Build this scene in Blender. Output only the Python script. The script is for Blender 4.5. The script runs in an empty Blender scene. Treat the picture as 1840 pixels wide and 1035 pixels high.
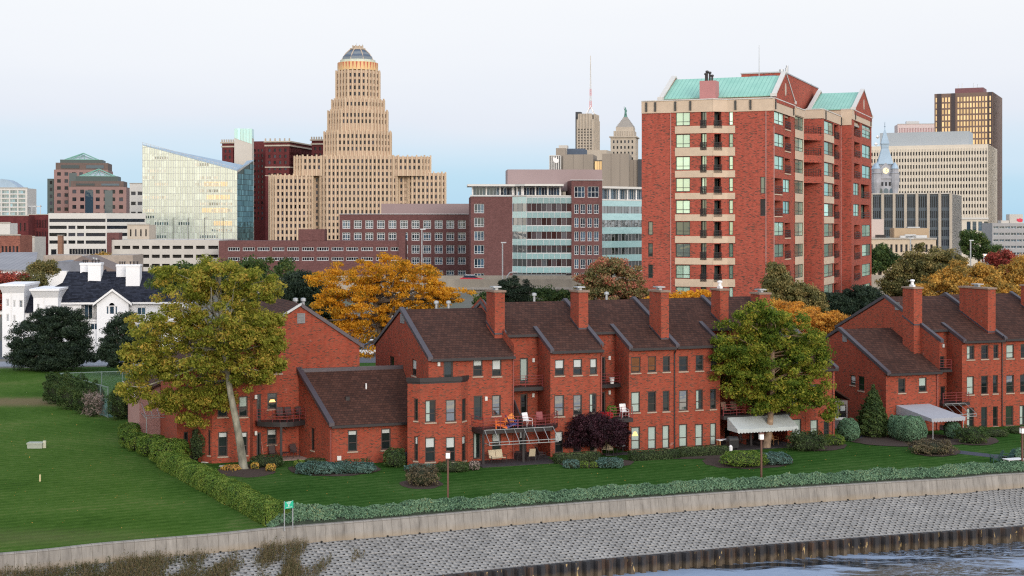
import bpy, math, random
import numpy as np
from mathutils import Vector, Matrix
R = math.radians
random.seed(7)
SC = bpy.context.scene
COL = SC.collection
# ------------------------------------------------------------------ camera model (photo is 1840 x 1035)
F, CX, HY, CAMZ = 2600.0, 920.0, 400.0, 19.0
def tx(px): return (px - CX) / F
def G(px, py, z=0.0):
    D = (CAMZ - z) * F / (py - HY)
    return Vector((tx(px) * D, D, z))
def at(px, py, D): return Vector((tx(px) * D, D, CAMZ - (py - HY) * D / F))
cam = bpy.data.cameras.new('camera'); camo = bpy.data.objects.new('camera', cam); COL.objects.link(camo)
camo.location = (0, 0, CAMZ); camo.rotation_euler = (R(90), 0, 0)
cam.sensor_width = 36; cam.lens = 36 * F / 1840; cam.shift_y = -(517.5 - HY) / 1840
cam.clip_start = 1; cam.clip_end = 20000
SC.camera = camo

# ------------------------------------------------------------------ materials
MATS = {}
class NT:
    def __init__(s, name):
        s.m = bpy.data.materials.new(name); s.m.use_nodes = True
        s.t = s.m.node_tree; s.n = s.t.nodes; s.l = s.t.links
        s.b = s.n['Principled BSDF']; s.out = s.n['Material Output']
    def add(s, typ, **kw):
        nd = s.n.new(typ)
        for k, v in kw.items(): setattr(nd, k, v)
        return nd
    def set(s, sock, v):
        if hasattr(v, 'is_output') or isinstance(v, bpy.types.NodeSocket): s.l.new(v, sock)
        elif isinstance(v, (tuple, list)) and len(v) == 3 and sock.type == 'RGBA': sock.default_value = (*v, 1)
        else: sock.default_value = v
    def math(s, op, a, b=0.0, c=None, clamp=False):
        nd = s.add('ShaderNodeMath', operation=op, use_clamp=clamp)
        s.set(nd.inputs[0], a); s.set(nd.inputs[1], b)
        if c is not None: s.set(nd.inputs[2], c)
        return nd.outputs[0]
    def mix(s, f, a, b, typ='MIX'):
        nd = s.add('ShaderNodeMix', data_type='RGBA', blend_type=typ)
        s.set(nd.inputs[0], f); s.set(nd.inputs[6], a); s.set(nd.inputs[7], b)
        return nd.outputs[2]
    def obj(s): return s.add('ShaderNodeTexCoord').outputs['Object']
    def mapped(s, v, scale): 
        nd = s.add('ShaderNodeMapping'); s.l.new(v, nd.inputs[0]); nd.inputs['Scale'].default_value = scale
        return nd.outputs[0]
    def noise(s, v, scale, detail=3, rough=.55, out='Fac'):
        nd = s.add('ShaderNodeTexNoise'); s.l.new(v, nd.inputs['Vector'])
        nd.inputs['Scale'].default_value = scale; nd.inputs['Detail'].default_value = detail
        nd.inputs['Roughness'].default_value = rough
        return nd.outputs[out]
    def ramp(s, f, stops, interp='LINEAR'):
        nd = s.add('ShaderNodeValToRGB'); s.set(nd.inputs[0], f); cr = nd.color_ramp; cr.interpolation = interp
        while len(cr.elements) < len(stops): cr.elements.new(.5)
        for e, (p, c) in zip(cr.elements, stops):
            e.position = p; e.color = (*c, 1) if len(c) == 3 else c
        return nd.outputs[0]
    def bump(s, h, strength=.3, dist=.02):
        nd = s.add('ShaderNodeBump'); s.set(nd.inputs['Height'], h)
        nd.inputs['Strength'].default_value = strength; nd.inputs['Distance'].default_value = dist
        s.l.new(nd.outputs[0], s.b.inputs['Normal'])
    def fin(s, col=None, rough=None, metal=None, spec=None):
        if col is not None: s.set(s.b.inputs['Base Color'], col)
        if rough is not None: s.set(s.b.inputs['Roughness'], rough)
        if metal is not None: s.set(s.b.inputs['Metallic'], metal)
        if spec is not None: s.set(s.b.inputs['Specular IOR Level'], spec)
        return s.m
def sc3(c, k): return tuple(min(1, x * k) for x in c)

def plain(name, c, rough=.7, metal=0, var=.18, scale=1.2, bump=0, stretch=(1, 1, 1), spec=.4):
    if name in MATS: return MATS[name]
    t = NT(name); o = t.mapped(t.obj(), stretch)
    f = t.noise(o, scale, 5, .6)
    col = t.ramp(f, [(.25, sc3(c, 1 - var)), (.55, c), (.8, sc3(c, 1 + var))])
    if bump: t.bump(t.noise(o, scale * 8, 3), bump)
    MATS[name] = t.fin(col, rough, metal, spec); return MATS[name]

def brick(name, reds, dark, mortar, bw=.215, bh=.075, ms=.012, darkp=.1, stain=.25, white=0):
    if name in MATS: return MATS[name]
    t = NT(name); o = t.obj(); sx = t.add('ShaderNodeSeparateXYZ'); t.l.new(o, sx.inputs[0])
    vt = t.add('ShaderNodeVectorTransform', vector_type='NORMAL', convert_from='WORLD', convert_to='OBJECT'); t.l.new(t.add('ShaderNodeNewGeometry').outputs['True Normal'], vt.inputs[0])
    ns_ = t.add('ShaderNodeSeparateXYZ'); t.l.new(vt.outputs[0], ns_.inputs[0])
    ln = t.math('SQRT', t.math('ADD', t.math('ADD', t.math('POWER', ns_.outputs[0], 2.0), t.math('POWER', ns_.outputs[1], 2.0)), 1e-5))
    u = t.math('DIVIDE', t.math('SUBTRACT', t.math('MULTIPLY', sx.outputs[1], ns_.outputs[0]), t.math('MULTIPLY', sx.outputs[0], ns_.outputs[1])), ln)
    cb = t.add('ShaderNodeCombineXYZ'); t.l.new(u, cb.inputs[0]); t.l.new(sx.outputs[2], cb.inputs[1])
    br = t.add('ShaderNodeTexBrick'); t.l.new(cb.outputs[0], br.inputs['Vector'])
    br.inputs['Color1'].default_value = (0, 0, 0, 1); br.inputs['Color2'].default_value = (1, 1, 1, 1)
    br.inputs['Mortar'].default_value = (.5, .5, .5, 1); br.inputs['Scale'].default_value = 1
    br.inputs['Mortar Size'].default_value = ms; br.inputs['Brick Width'].default_value = bw
    br.inputs['Row Height'].default_value = bh; br.inputs['Bias'].default_value = 0
    n2 = t.noise(t.mapped(cb.outputs[0], (2.0, 8.0, 1)), 1.0, 4, .65)
    n2w = t.math('MULTIPLY', t.math('SUBTRACT', n2, .5), .62)
    f = t.math('SUBTRACT', br.outputs['Color'], n2w, clamp=True)
    col = t.ramp(f, [(0, dark), (darkp, sc3(dark, 1.3)), (darkp + .06, sc3(reds, .8)), (.55, reds), (1, sc3(reds, 1.22))])
    col = t.mix(br.outputs['Fac'], col, mortar)
    n3 = t.noise(o, .22, 5, .6)
    col = t.mix(stain, col, t.ramp(n3, [(.3, (.55, .5, .5)), (.5, (1, 1, 1)), (.72, (1.25, 1.15, 1.1))]), 'MULTIPLY')
    n4 = t.noise(t.mapped(o, (1, 1, .12)), 1.6, 4, .6)
    col = t.mix(t.math('MULTIPLY', t.ramp(n4, [(.5, (0, 0, 0)), (.75, (1, 1, 1))]), .35), col, sc3(reds, .55))
    if white:
        n5 = t.noise(o, .55, 6, .7)
        col = t.mix(t.math('MULTIPLY', t.ramp(n5, [(.66, (0, 0, 0)), (.76, (1, 1, 1))]), white), col, (.55, .42, .38))
    t.bump(t.math('SUBTRACT', 1.0, br.outputs['Fac']), .35, .01)
    MATS[name] = t.fin(col, .92, 0, .12); return MATS[name]

def glass(name, base, refl=.25, rough=.04, var=.3, tint=(1, 1, 1), lit=None, wave=.0):
    """opaque reflective window pane: dark room colour that differs from window to window under a glossy coat"""
    if name in MATS: return MATS[name]
    t = NT(name)
    oi = t.add('ShaderNodeObjectInfo').outputs['Random']; gi = t.add('ShaderNodeNewGeometry').outputs['Random Per Island']
    r = t.math('FRACT', t.math('ADD', t.math('MULTIPLY', oi, 7.31), gi))
    col = t.ramp(r, [(0, sc3(base, 1 - var)), (.5, base), (.78, sc3(base, 1 + var)), (1, sc3(base, 1 + 3 * var))])
    df = t.add('ShaderNodeBsdfDiffuse'); t.l.new(col, df.inputs[0])
    gl = t.add('ShaderNodeBsdfGlossy'); gl.inputs[0].default_value = (*tint, 1); gl.inputs['Roughness'].default_value = rough
    bp = t.add('ShaderNodeBump'); bp.inputs['Strength'].default_value = .06; bp.inputs['Distance'].default_value = .3
    t.l.new(t.noise(t.obj(), .55, 2), bp.inputs['Height']); t.l.new(bp.outputs[0], gl.inputs['Normal'])
    fr = t.add('ShaderNodeLayerWeight'); fr.inputs[0].default_value = .25
    fac = t.math('ADD', t.math('MULTIPLY', fr.outputs['Fresnel'], .6), refl, clamp=True)
    if var > .2: fac = t.math('MULTIPLY', fac, t.math('ADD', .65, t.math('MULTIPLY', t.math('FRACT', t.math('MULTIPLY', r, 13.7)), .6)), clamp=True)
    ms = t.add('ShaderNodeMixShader'); t.l.new(fac, ms.inputs[0]); t.l.new(df.outputs[0], ms.inputs[1]); t.l.new(gl.outputs[0], ms.inputs[2])
    res = ms.outputs[0]
    t.l.new(res, t.out.inputs[0]); MATS[name] = t.m; return t.m

def emit(name, c, s):
    if name in MATS: return MATS[name]
    t = NT(name); t.fin(c, .5); t.set(t.b.inputs['Emission Color'], c); t.b.inputs['Emission Strength'].default_value = s
    MATS[name] = t.m; return t.m

def leafmat(name, stops, trans=.45, gloss=.2, k=1.9):
    """leaf colour differs from leaf to leaf and from clump to clump"""
    if name in MATS: return MATS[name]
    t = NT(name); gi = t.add('ShaderNodeNewGeometry').outputs['Random Per Island']
    at_ = t.add('ShaderNodeAttribute'); at_.attribute_name = 'clump'
    oi = t.add('ShaderNodeObjectInfo').outputs['Random']
    f = t.math('ADD', t.math('MULTIPLY', gi, .5), t.math('MULTIPLY', at_.outputs['Fac'], .5))
    f = t.math('ADD', f, t.math('MULTIPLY', t.math('SUBTRACT', oi, .5), .1), clamp=True)
    n = len(stops); col = t.ramp(f, [((i + .3) / (n - .4), tuple(min(.78, x * k) for x in c)) for i, c in enumerate(stops)])
    t.fin(col, .55, 0, gloss)
    tr = t.add('ShaderNodeBsdfTranslucent'); t.l.new(col, tr.inputs[0])
    ms = t.add('ShaderNodeMixShader'); ms.inputs[0].default_value = trans
    t.l.new(t.b.outputs[0], ms.inputs[1]); t.l.new(tr.outputs[0], ms.inputs[2]); t.l.new(ms.outputs[0], t.out.inputs[0])
    MATS[name] = t.m; return t.m

# ------------------------------------------------------------------ mesh building
class MB:
    def __init__(s): s.v = []; s.f = []; s.mi = []
    def poly(s, pts, m=0):
        i = len(s.v); s.v += [tuple(p) for p in pts]; s.f.append(tuple(range(i, i + len(pts)))); s.mi.append(m)
    def box(s, x0, x1, y0, y1, z0, z1, m=0):
        s.prism([(x0, y0), (x1, y0), (x1, y1), (x0, y1)], z0, z1, m)
    def prism(s, pts, z0, z1, m=0, top=None, scale=1.0):
        """vertical prism over a plan outline; scale shrinks the top about its centre"""
        n = len(pts); i = len(s.v)
        cx = sum(p[0] for p in pts) / n; cy = sum(p[1] for p in pts) / n
        s.v += [(x, y, z0) for x, y in pts] + [(cx + (x - cx) * scale, cy + (y - cy) * scale, z1) for x, y in pts]
        for k in range(n):
            a, b = k, (k + 1) % n
            s.f.append((i + a, i + b, i + n + b, i + n + a)); s.mi.append(m)
        s.f.append(tuple(i + n + k for k in range(n))); s.mi.append(m if top is None else top)
        s.f.append(tuple(i + n - 1 - k for k in range(n))); s.mi.append(m)
    def slab(s, pts, d, m=0):
        """a flat outline in space given thickness along the vector d"""
        n = len(pts); i = len(s.v); d = Vector(d)
        s.v += [tuple(p) for p in pts] + [tuple(Vector(p) + d) for p in pts]
        s.f.append(tuple(range(i, i + n))); s.f.append(tuple(i + 2 * n - 1 - k for k in range(n))); s.mi += [m, m]
        for k in range(n):
            a, b = k, (k + 1) % n
            s.f.append((i + b, i + a, i + n + a, i + n + b)); s.mi.append(m)
    def beam(s, a, b, w, h, m=0, up=(0, 0, 1)):
        a, b = Vector(a), Vector(b); d = (b - a).normalized(); up = Vector(up)
        if abs(d.dot(up)) > .98: up = Vector((0, 1, 0))
        sx = d.cross(up).normalized() * w / 2; sy = sx.cross(d).normalized() * h / 2
        i = len(s.v)
        for p in (a, b):
            s.v += [tuple(p - sx - sy), tuple(p + sx - sy), tuple(p + sx + sy), tuple(p - sx + sy)]
        for q in ((0, 1, 5, 4), (1, 2, 6, 5), (2, 3, 7, 6), (3, 0, 4, 7), (3, 2, 1, 0), (4, 5, 6, 7)):
            s.f.append(tuple(i + k for k in q)); s.mi.append(m)
    def tube(s, pts, r, n=6, m=0, cap=True):
        pts = [Vector(p) for p in pts]; rs = r if isinstance(r, (list, tuple)) else [r] * len(pts)
        i = len(s.v); K = len(pts); ref = None
        for k, p in enumerate(pts):
            d = (pts[min(k + 1, K - 1)] - pts[max(k - 1, 0)]).normalized()
            if ref is None: ref = d.orthogonal().normalized()
            x = (ref - d * ref.dot(d)); x = x.normalized() if x.length > 1e-6 else d.orthogonal().normalized(); ref = x; y = d.cross(x)
            for j in range(n):
                a = 2 * math.pi * j / n
                s.v.append(tuple(p + (x * math.cos(a) + y * math.sin(a)) * rs[k]))
        for k in range(K - 1):
            for j in range(n):
                a, b = i + k * n + j, i + k * n + (j + 1) % n
                s.f.append((a, b, b + n, a + n)); s.mi.append(m)
        if cap:
            s.f.append(tuple(i + n - 1 - j for j in range(n))); s.f.append(tuple(i + (K - 1) * n + j for j in range(n))); s.mi += [m, m]
    def lathe(s, prof, c=(0, 0, 0), n=12, m=0):
        s.tube([Vector(c) + Vector((0, 0, z + 1e-5 * k)) for k, (r, z) in enumerate(prof)], [r for r, z in prof], n, m)
    def mesh(s, name, mats, smooth=False):
        me = bpy.data.meshes.new(name); me.from_pydata(s.v, [], s.f)
        for m in (mats if isinstance(mats, (list, tuple)) else [mats]): me.materials.append(m)
        me.polygons.foreach_set('material_index', s.mi)
        if smooth: me.polygons.foreach_set('use_smooth', [True] * len(s.f))
        me.update(); return me
    def build(s, name, mats, parent=None, smooth=False, loc=None, **tags):
        return link(name, s.mesh(name, mats, smooth), parent, loc, **tags)
def link(name, me, parent=None, loc=None, rz=0, **tags):
    o = bpy.data.objects.new(name, me); COL.objects.link(o)
    if parent: o.parent = parent
    if loc is not None: o.location = loc
    if rz: o.rotation_euler = (0, 0, rz)
    for k, v in tags.items(): o[{'cat': 'category'}.get(k, k)] = v
    return o
def thing(name, label, cat, loc=(0, 0, 0), rz=0, group=None):
    o = bpy.data.objects.new(name, None); COL.objects.link(o); o.location = loc; o.rotation_euler = (0, 0, rz)
    o.empty_display_size = .2
    o['label'] = label; o['category'] = cat
    if group: o['group'] = group
    return o
def tag(o, label, cat, group=None):
    o['label'] = label; o['category'] = cat
    if group: o['group'] = group
    return o
def dup(o, loc=None, rz=None, label=None, parent=None, scale=None):
    c = o.copy(); COL.objects.link(c)
    if parent: c.parent = parent
    if loc is not None: c.location = loc
    if rz is not None: c.rotation_euler = (0, 0, rz)
    if scale is not None: c.scale = scale
    if label: c['label'] = label
    for ch in list(o.children): dup(ch, parent=c)
    return c
def struct(o): o['kind'] = 'structure'; return o
def stuff(o): o['kind'] = 'stuff'; return o

class Fr:
    """a building's own frame: u along its front (to the right), v away from the viewer"""
    def __init__(s, x, y, deg):
        s.o = Vector((x, y)); s.a = R(deg); s.c = math.cos(s.a); s.s = math.sin(s.a)
    def w(s, u, v): return (s.o.x + u * s.c - v * s.s, s.o.y + u * s.s + v * s.c)
    def l(s, x, y):
        dx, dy = x - s.o.x, y - s.o.y
        return (dx * s.c + dy * s.s, -dx * s.s + dy * s.c)
    def g(s, px, py, z=0):
        p = G(px, py, z); return s.l(p.x, p.y)
class Wall:
    """a vertical wall from p0 to p1 (left to right seen from outside) in frame fr"""
    def __init__(s, fr, p0, p1):
        s.fr = fr; s.p0 = Vector(p0); s.p1 = Vector(p1); d = s.p1 - s.p0; s.L = d.length; s.d = d / s.L
        s.n = Vector((s.d.y, -s.d.x)); s.ang = math.atan2(s.d.y, s.d.x)
    def s_(s, px):
        t = tx(px); a = s.fr.w(*s.p0); b = s.fr.w(*(s.p0 + s.d))
        return -(a[0] - t * a[1]) / ((b[0] - a[0]) - t * (b[1] - a[1]))
    def D(s, px):
        return s.fr.w(*(s.p0 + s.d * s.s_(px)))[1]
    def z(s, px, py): return CAMZ - (py - HY) * s.D(px) / F
    def rect(s, px0, py0, px1, py1):
        pm = (px0 + px1) / 2
        return (s.s_(px0), s.s_(px1), s.z(pm, py1), s.z(pm, py0))
    def P(s, t, z, dep=0.0):
        q = s.p0 + s.d * t - s.n * dep; return Vector((q.x, q.y, z))
def wallgrid(mb, W, s0, s1, z0, z1, holes=(), dep=.12, m=0, mr=None):
    """a wall pierced by its window openings, with reveals"""
    if mr is None: mr = m
    hs = [(max(a, s0), min(b, s1), max(c, z0), min(d, z1)) for a, b, c, d in holes]
    hs = [h for h in hs if h[1] - h[0] > .02 and h[3] - h[2] > .02]
    xs = sorted({round(x, 4) for x in [s0, s1] + [q for h in hs for q in h[:2]]})
    zs = sorted({round(x, 4) for x in [z0, z1] + [q for h in hs for q in h[2:]]})
    for i in range(len(xs) - 1):
        xm = (xs[i] + xs[i + 1]) / 2; start = None
        col = [h for h in hs if h[0] < xm < h[1]]
        for j in range(len(zs)):
            solid = j < len(zs) - 1 and not any(h[2] < (zs[j] + zs[j + 1]) / 2 < h[3] for h in col)
            if solid and start is None: start = zs[j]
            if not solid and start is not None:
                mb.poly([W.P(xs[i], start), W.P(xs[i + 1], start), W.P(xs[i + 1], zs[j]), W.P(xs[i], zs[j])], m); start = None
    for a, b, c, d in hs:
        q = [(a, c), (b, c), (b, d), (a, d)]
        for k in range(4):
            (x0, y0), (x1, y1) = q[k], q[(k + 1) % 4]
            mb.poly([W.P(x0, y0), W.P(x0, y0, dep), W.P(x1, y1, dep), W.P(x1, y1)], mr)
WCACHE = {}
def pane_mesh(w, h, style):
    """window unit in its own plane: x to the right, y inward, z up, origin at the middle of its foot"""
    key = (round(w, 2), round(h, 2), style[0])
    if key in WCACHE: return WCACHE[key]
    nm, fm, gm, fw, cols, rows = style
    mb = MB(); x0, x1 = -w / 2, w / 2
    if fw > 0:
        mb.box(x0, x0 + fw, -.03, .06, 0, h); mb.box(x1 - fw, x1, -.03, .06, 0, h)
        mb.box(x0 + fw, x1 - fw, -.028, .058, 0, fw); mb.box(x0 + fw, x1 - fw, -.028, .058, h - fw, h)
        for c in cols: 
            xc = x0 + w * c; mb.box(xc - fw * .35, xc + fw * .35, -.02, .05, fw, h - fw)
        for r in rows:
            zc = h * r; mb.box(x0 + fw, x1 - fw, -.016, .045, zc - fw * .35, zc + fw * .35)
    xs = [0] + sorted(cols) + [1]
    for a, b in zip(xs[:-1], xs[1:]):
        mb.poly([(x0 + w * a, .03, 0), (x0 + w * b, .03, 0), (x0 + w * b, .03, h), (x0 + w * a, .03, h)], 1)
    WCACHE[key] = mb.mesh('window', [fm, gm]); return WCACHE[key]
class Bld:
    """a building: an Empty at its foot, walls gathered into one wall part, windows as parts of their own"""
    def __init__(s, name, label, cat, fr, group=None):
        s.fr = fr; s.root = thing(name, label, cat, (fr.o.x, fr.o.y, 0), fr.a, group); s.wins = []; s.wall = MB(); s.name = name
    def win(s, W, r, style, dep=.12, name='window'):
        s.wins.append((W, r, style, dep, name))
    def face(s, W, z0, z1, rects, style, dep=.15, m=0, s0=0, s1=None, mr=None, name='window'):
        s1 = W.L if s1 is None else s1
        wallgrid(s.wall, W, s0, s1, z0, z1, rects, dep, m, mr)
        for r in rects: s.win(W, r, style, dep, name)
    def flush(s, mats, keep=98, wallname='wall'):
        if s.wall.f: s.wall.build(wallname, mats, s.root)
        def size(w):
            W, r = w[0], w[1]; q = W.p0 + W.d * ((r[0] + r[1]) / 2); D = max(1, W.fr.w(q.x, q.y)[1]); return -(r[1] - r[0]) * (r[3] - r[2]) / D / D
        per = {}
        for w in s.wins: per.setdefault(w[4], []).append(w)
        for nm, ws in per.items():
            ws = sorted(ws, key=size)
            for W, r, st, dep, n_ in ws[:keep]:
                p = W.P((r[0] + r[1]) / 2, r[2], dep)
                link(nm, pane_mesh(r[1] - r[0], r[3] - r[2], st), s.root, p, W.ang)
            if ws[keep:]:
                mbs = MB(); mats2 = []
                for W, r, st, dep, n_ in ws[keep:]:
                    me = pane_mesh(r[1] - r[0], r[3] - r[2], st); M = Matrix.Translation(W.P((r[0] + r[1]) / 2, r[2], dep)) @ Matrix.Rotation(W.ang, 4, 'Z')
                    off = []
                    for mm in me.materials:
                        if mm not in mats2: mats2.append(mm)
                        off.append(mats2.index(mm))
                    vs = [M @ v.co for v in me.vertices]
                    for pl in me.polygons: mbs.poly([vs[i] for i in pl.vertices], off[pl.material_index])
                stuff(mbs.build(nm, mats2, s.root))
        s.wins = []; s.wall = MB()
def gridrects(s0, s1, nx, wfrac, z0, z1, nz, hfrac, zoff=.5):
    out = []; pw = (s1 - s0) / nx; ph = (z1 - z0) / nz
    for i in range(nx):
        for j in range(nz):
            c = s0 + pw * (i + .5); zc = z0 + ph * (j + zoff)
            out.append((c - pw * wfrac / 2, c + pw * wfrac / 2, zc - ph * hfrac / 2, zc + ph * hfrac / 2))
    return out

# ------------------------------------------------------------------ leaves
def npmesh(name, verts, quads, mats, attr=None, mi=None):
    me = bpy.data.meshes.new(name); n = len(verts); m = len(quads)
    me.vertices.add(n); me.vertices.foreach_set('co', np.asarray(verts, np.float32).ravel())
    me.loops.add(4 * m); me.loops.foreach_set('vertex_index', np.asarray(quads, np.int32).ravel())
    me.polygons.add(m); me.polygons.foreach_set('loop_start', np.arange(0, 4 * m, 4, dtype=np.int32))
    for x in (mats if isinstance(mats, (list, tuple)) else [mats]): me.materials.append(x)
    if mi is not None: me.polygons.foreach_set('material_index', np.asarray(mi, np.int32))
    if attr is not None:
        a = me.attributes.new('clump', 'FLOAT', 'POINT'); a.data.foreach_set('value', np.asarray(attr, np.float32))
    me.update(calc_edges=True); return me
def leafquads(rng, pos, size, normal=None, nj=1.0, asp=.55, clump=None, droop=0.0, svar=.35):
    """small pointed leaves at pos; normal (optional) is the way they tend to face"""
    n = len(pos); d = rng.normal(size=(n, 3))
    if normal is not None: d = normal + d * nj * .6
    d /= np.linalg.norm(d, axis=1, keepdims=True) + 1e-9
    a = np.cross(d, rng.normal(size=(n, 3))); a /= np.linalg.norm(a, axis=1, keepdims=True) + 1e-9
    a[:, 2] -= droop; a /= np.linalg.norm(a, axis=1, keepdims=True) + 1e-9
    b = np.cross(d, a)
    s = size * (1 + svar * rng.normal(size=(n, 1))).clip(.4, 2)
    bend = d * s * .18
    v = np.stack([pos - a * s * .5, pos + b * s * asp * .5 + bend, pos + a * s * .5, pos - b * s * asp * .5 + bend], 1).reshape(-1, 3)
    q = np.arange(4 * n).reshape(n, 4)
    c = np.repeat(clump if clump is not None else rng.random(n), 4)
    return v, q, c
def ell_points(rng, ells, n, lo=.5):
    """points in a union of ellipsoids, crowded towards their outside"""
    w = np.array([(e[3] * e[4] + e[4] * e[5] + e[3] * e[5]) for e in ells]); w = w / w.sum()
    k = rng.choice(len(ells), n, p=w); E = np.array(ells, float)[k]
    d = rng.normal(size=(n, 3)); d /= np.linalg.norm(d, axis=1, keepdims=True)
    r = (lo + (1 - lo) * rng.random((n, 1)) ** .6)
    return E[:, :3] + d * r * E[:, 3:6], d
def crown_mesh(seed, ells, nclump, nleaf, cr, size, mat, flat=.8, lo=.5, asp=.6, droop=.2, face=.6):
    size *= .7; nleaf *= 1.9
    rng = np.random.default_rng(seed)
    cen, cd = ell_points(rng, ells, nclump, lo)
    ck = rng.random(nclump); rad = cr * (.6 + .8 * rng.random(nclump))
    idx = np.repeat(np.arange(nclump), rng.poisson(nleaf, nclump)); n = len(idx)
    d = rng.normal(size=(n, 3)); d /= np.linalg.norm(d, axis=1, keepdims=True)
    pos = cen[idx] + d * rad[idx][:, None] * (rng.random((n, 1)) ** .45) * np.array([1, 1, flat])
    v, q, c = leafquads(rng, pos, size, d + np.array([0, 0, .5]), 1 / face, asp, np.clip(ck[idx] + .12 * rng.normal(size=n), 0, 1), droop)
    return npmesh('crown', v, q, mat, c), cen
def branches(mb, rng, trunk, cen, nb, r0, sag=.15, start=.5):
    """limbs from the trunk out into the crown"""
    T = [Vector(p) for p in trunk]; 
    for i in rng.permutation(len(cen))[:nb]:
        c = Vector(cen[i]); f = start + (1 - start) * rng.random()
        # leave the trunk below the limb's end
        zt = T[0].z + (T[-1].z - T[0].z) * f
        if zt > c.z - .2: zt = max(T[0].z + (T[-1].z - T[0].z) * start, min(zt, c.z - .4))
        for a, b in zip(T[:-1], T[1:]):
            if a.z <= zt <= b.z or b is T[-1]:
                k = min(1, max(0, (zt - a.z) / max(.01, b.z - a.z))); p = a.lerp(b, k)
                if a.z <= zt <= b.z: break
        L = (c - p).length; m1 = p.lerp(c, .35) + Vector((rng.normal(), rng.normal(), rng.normal() + 1.2)) * L * .07
        m2 = p.lerp(c, .7) + Vector((rng.normal(), rng.normal(), rng.normal() + .8)) * L * .07
        rr = r0 * (.25 + .12 * L ** .5) * (.6 + .5 * rng.random())
        mb.tube([p, m1, m2, c], [rr, rr * .7, rr * .42, rr * .12], 5)
        for _ in range(2):
            c2 = Vector(cen[rng.integers(len(cen))]); 
            if (c2 - m2).length < L * .6: mb.tube([m1.lerp(m2, .6), m2.lerp(c2, .5) + Vector((0, 0, .15)), c2], [rr * .45, rr * .28, rr * .08], 4)
# ================================================================== sky and sun
w = bpy.data.worlds.new('World'); SC.world = w; w.use_nodes = True
t = w.node_tree; N = t.nodes; L_ = t.links; N.clear()
def wn(typ, **k):
    n = N.new(typ)
    for a, b in k.items(): setattr(n, a, b)
    return n
SUN_AZ, SUN_EL = 158.0, 16.0        # degrees clockwise from +Y (the view), height above the horizon
tc = wn('ShaderNodeTexCoord'); sx = wn('ShaderNodeSeparateXYZ'); L_.new(tc.outputs['Generated'], sx.inputs[0])
def wramp(stops):
    r = wn('ShaderNodeValToRGB'); cr = r.color_ramp
    while len(cr.elements) < len(stops): cr.elements.new(.5)
    for e, (p, c) in zip(cr.elements, stops): e.position = p; e.color = (*c, 1)
    # a cloud-thin unevenness bends the gradient a little
    nz = wn('ShaderNodeTexNoise'); mp = wn('ShaderNodeMapping'); mp.inputs['Scale'].default_value = (2, 2, 14)
    L_.new(tc.outputs['Generated'], mp.inputs[0]); L_.new(mp.outputs[0], nz.inputs['Vector']); nz.inputs['Scale'].default_value = 1.6; nz.inputs['Detail'].default_value = 4
    ma = wn('ShaderNodeMath', operation='MULTIPLY_ADD'); L_.new(nz.outputs['Fac'], ma.inputs[0]); ma.inputs[1].default_value = .035
    sb = wn('ShaderNodeMath', operation='SUBTRACT'); L_.new(sx.outputs[2], sb.inputs[0]); sb.inputs[1].default_value = .0175
    L_.new(sb.outputs[0], ma.inputs[2]); L_.new(ma.outputs[0], r.inputs[0]); return r
east = wramp([(0, (.44, .69, .88)), (.028, (.50, .73, .90)), (.046, (.63, .78, .92)), (.075, (.78, .82, .915)), (.11, (.87, .89, .945)), (.16, (.93, .94, .965)), (.4, (.8, .86, .95)), (1, (.55, .64, .8))])
west = wramp([(0, (1.0, .76, .52)), (.05, (1.0, .84, .64)), (.14, (1, .91, .78)), (.3, (.97, .92, .86)), (.55, (.82, .84, .88)), (1, (.55, .64, .8))])
mr = wn('ShaderNodeMapRange', interpolation_type='SMOOTHSTEP'); L_.new(sx.outputs[1], mr.inputs[0]); mr.inputs[1].default_value = .45; mr.inputs[2].default_value = -.7
mx = wn('ShaderNodeMix', data_type='RGBA'); L_.new(mr.outputs[0], mx.inputs[0]); L_.new(east.outputs[0], mx.inputs[6]); L_.new(west.outputs[0], mx.inputs[7])
st = wn('ShaderNodeMath', operation='MULTIPLY_ADD'); L_.new(mr.outputs[0], st.inputs[0]); st.inputs[1].default_value = 1.0; st.inputs[2].default_value = .97
b1 = wn('ShaderNodeBackground'); L_.new(mx.outputs[2], b1.inputs[0]); L_.new(st.outputs[0], b1.inputs[1])
ns = wn('ShaderNodeTexSky'); ns.sky_type = 'NISHITA'; ns.sun_disc = False; ns.sun_elevation = R(SUN_EL); ns.sun_rotation = R(SUN_AZ)
b2 = wn('ShaderNodeBackground'); L_.new(ns.outputs[0], b2.inputs[0]); b2.inputs[1].default_value = .008
ad = wn('ShaderNodeAddShader'); L_.new(b1.outputs[0], ad.inputs[0]); L_.new(b2.outputs[0], ad.inputs[1])
wo = wn('ShaderNodeOutputWorld'); L_.new(ad.outputs[0], wo.inputs[0])
sl = bpy.data.lights.new('sun', 'SUN'); so = bpy.data.objects.new('sun', sl); COL.objects.link(so)
sl.energy = 1.6; sl.angle = R(18); sl.color = (1, .9, .8)
sd = Vector((math.sin(R(SUN_AZ)) * math.cos(R(SUN_EL)), math.cos(R(SUN_AZ)) * math.cos(R(SUN_EL)), math.sin(R(SUN_EL))))
so.rotation_euler = sd.to_track_quat('Z', 'Y').to_euler(); so.location = sd * 300
SC.cycles.use_denoising = False; SC.cycles.pixel_filter_type = 'BLACKMAN_HARRIS'; SC.cycles.filter_width = 1.2
SC.view_settings.view_transform = 'Standard'; SC.view_settings.look = 'None'; SC.view_settings.gamma = 1; SC.view_settings.exposure = 0

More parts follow.
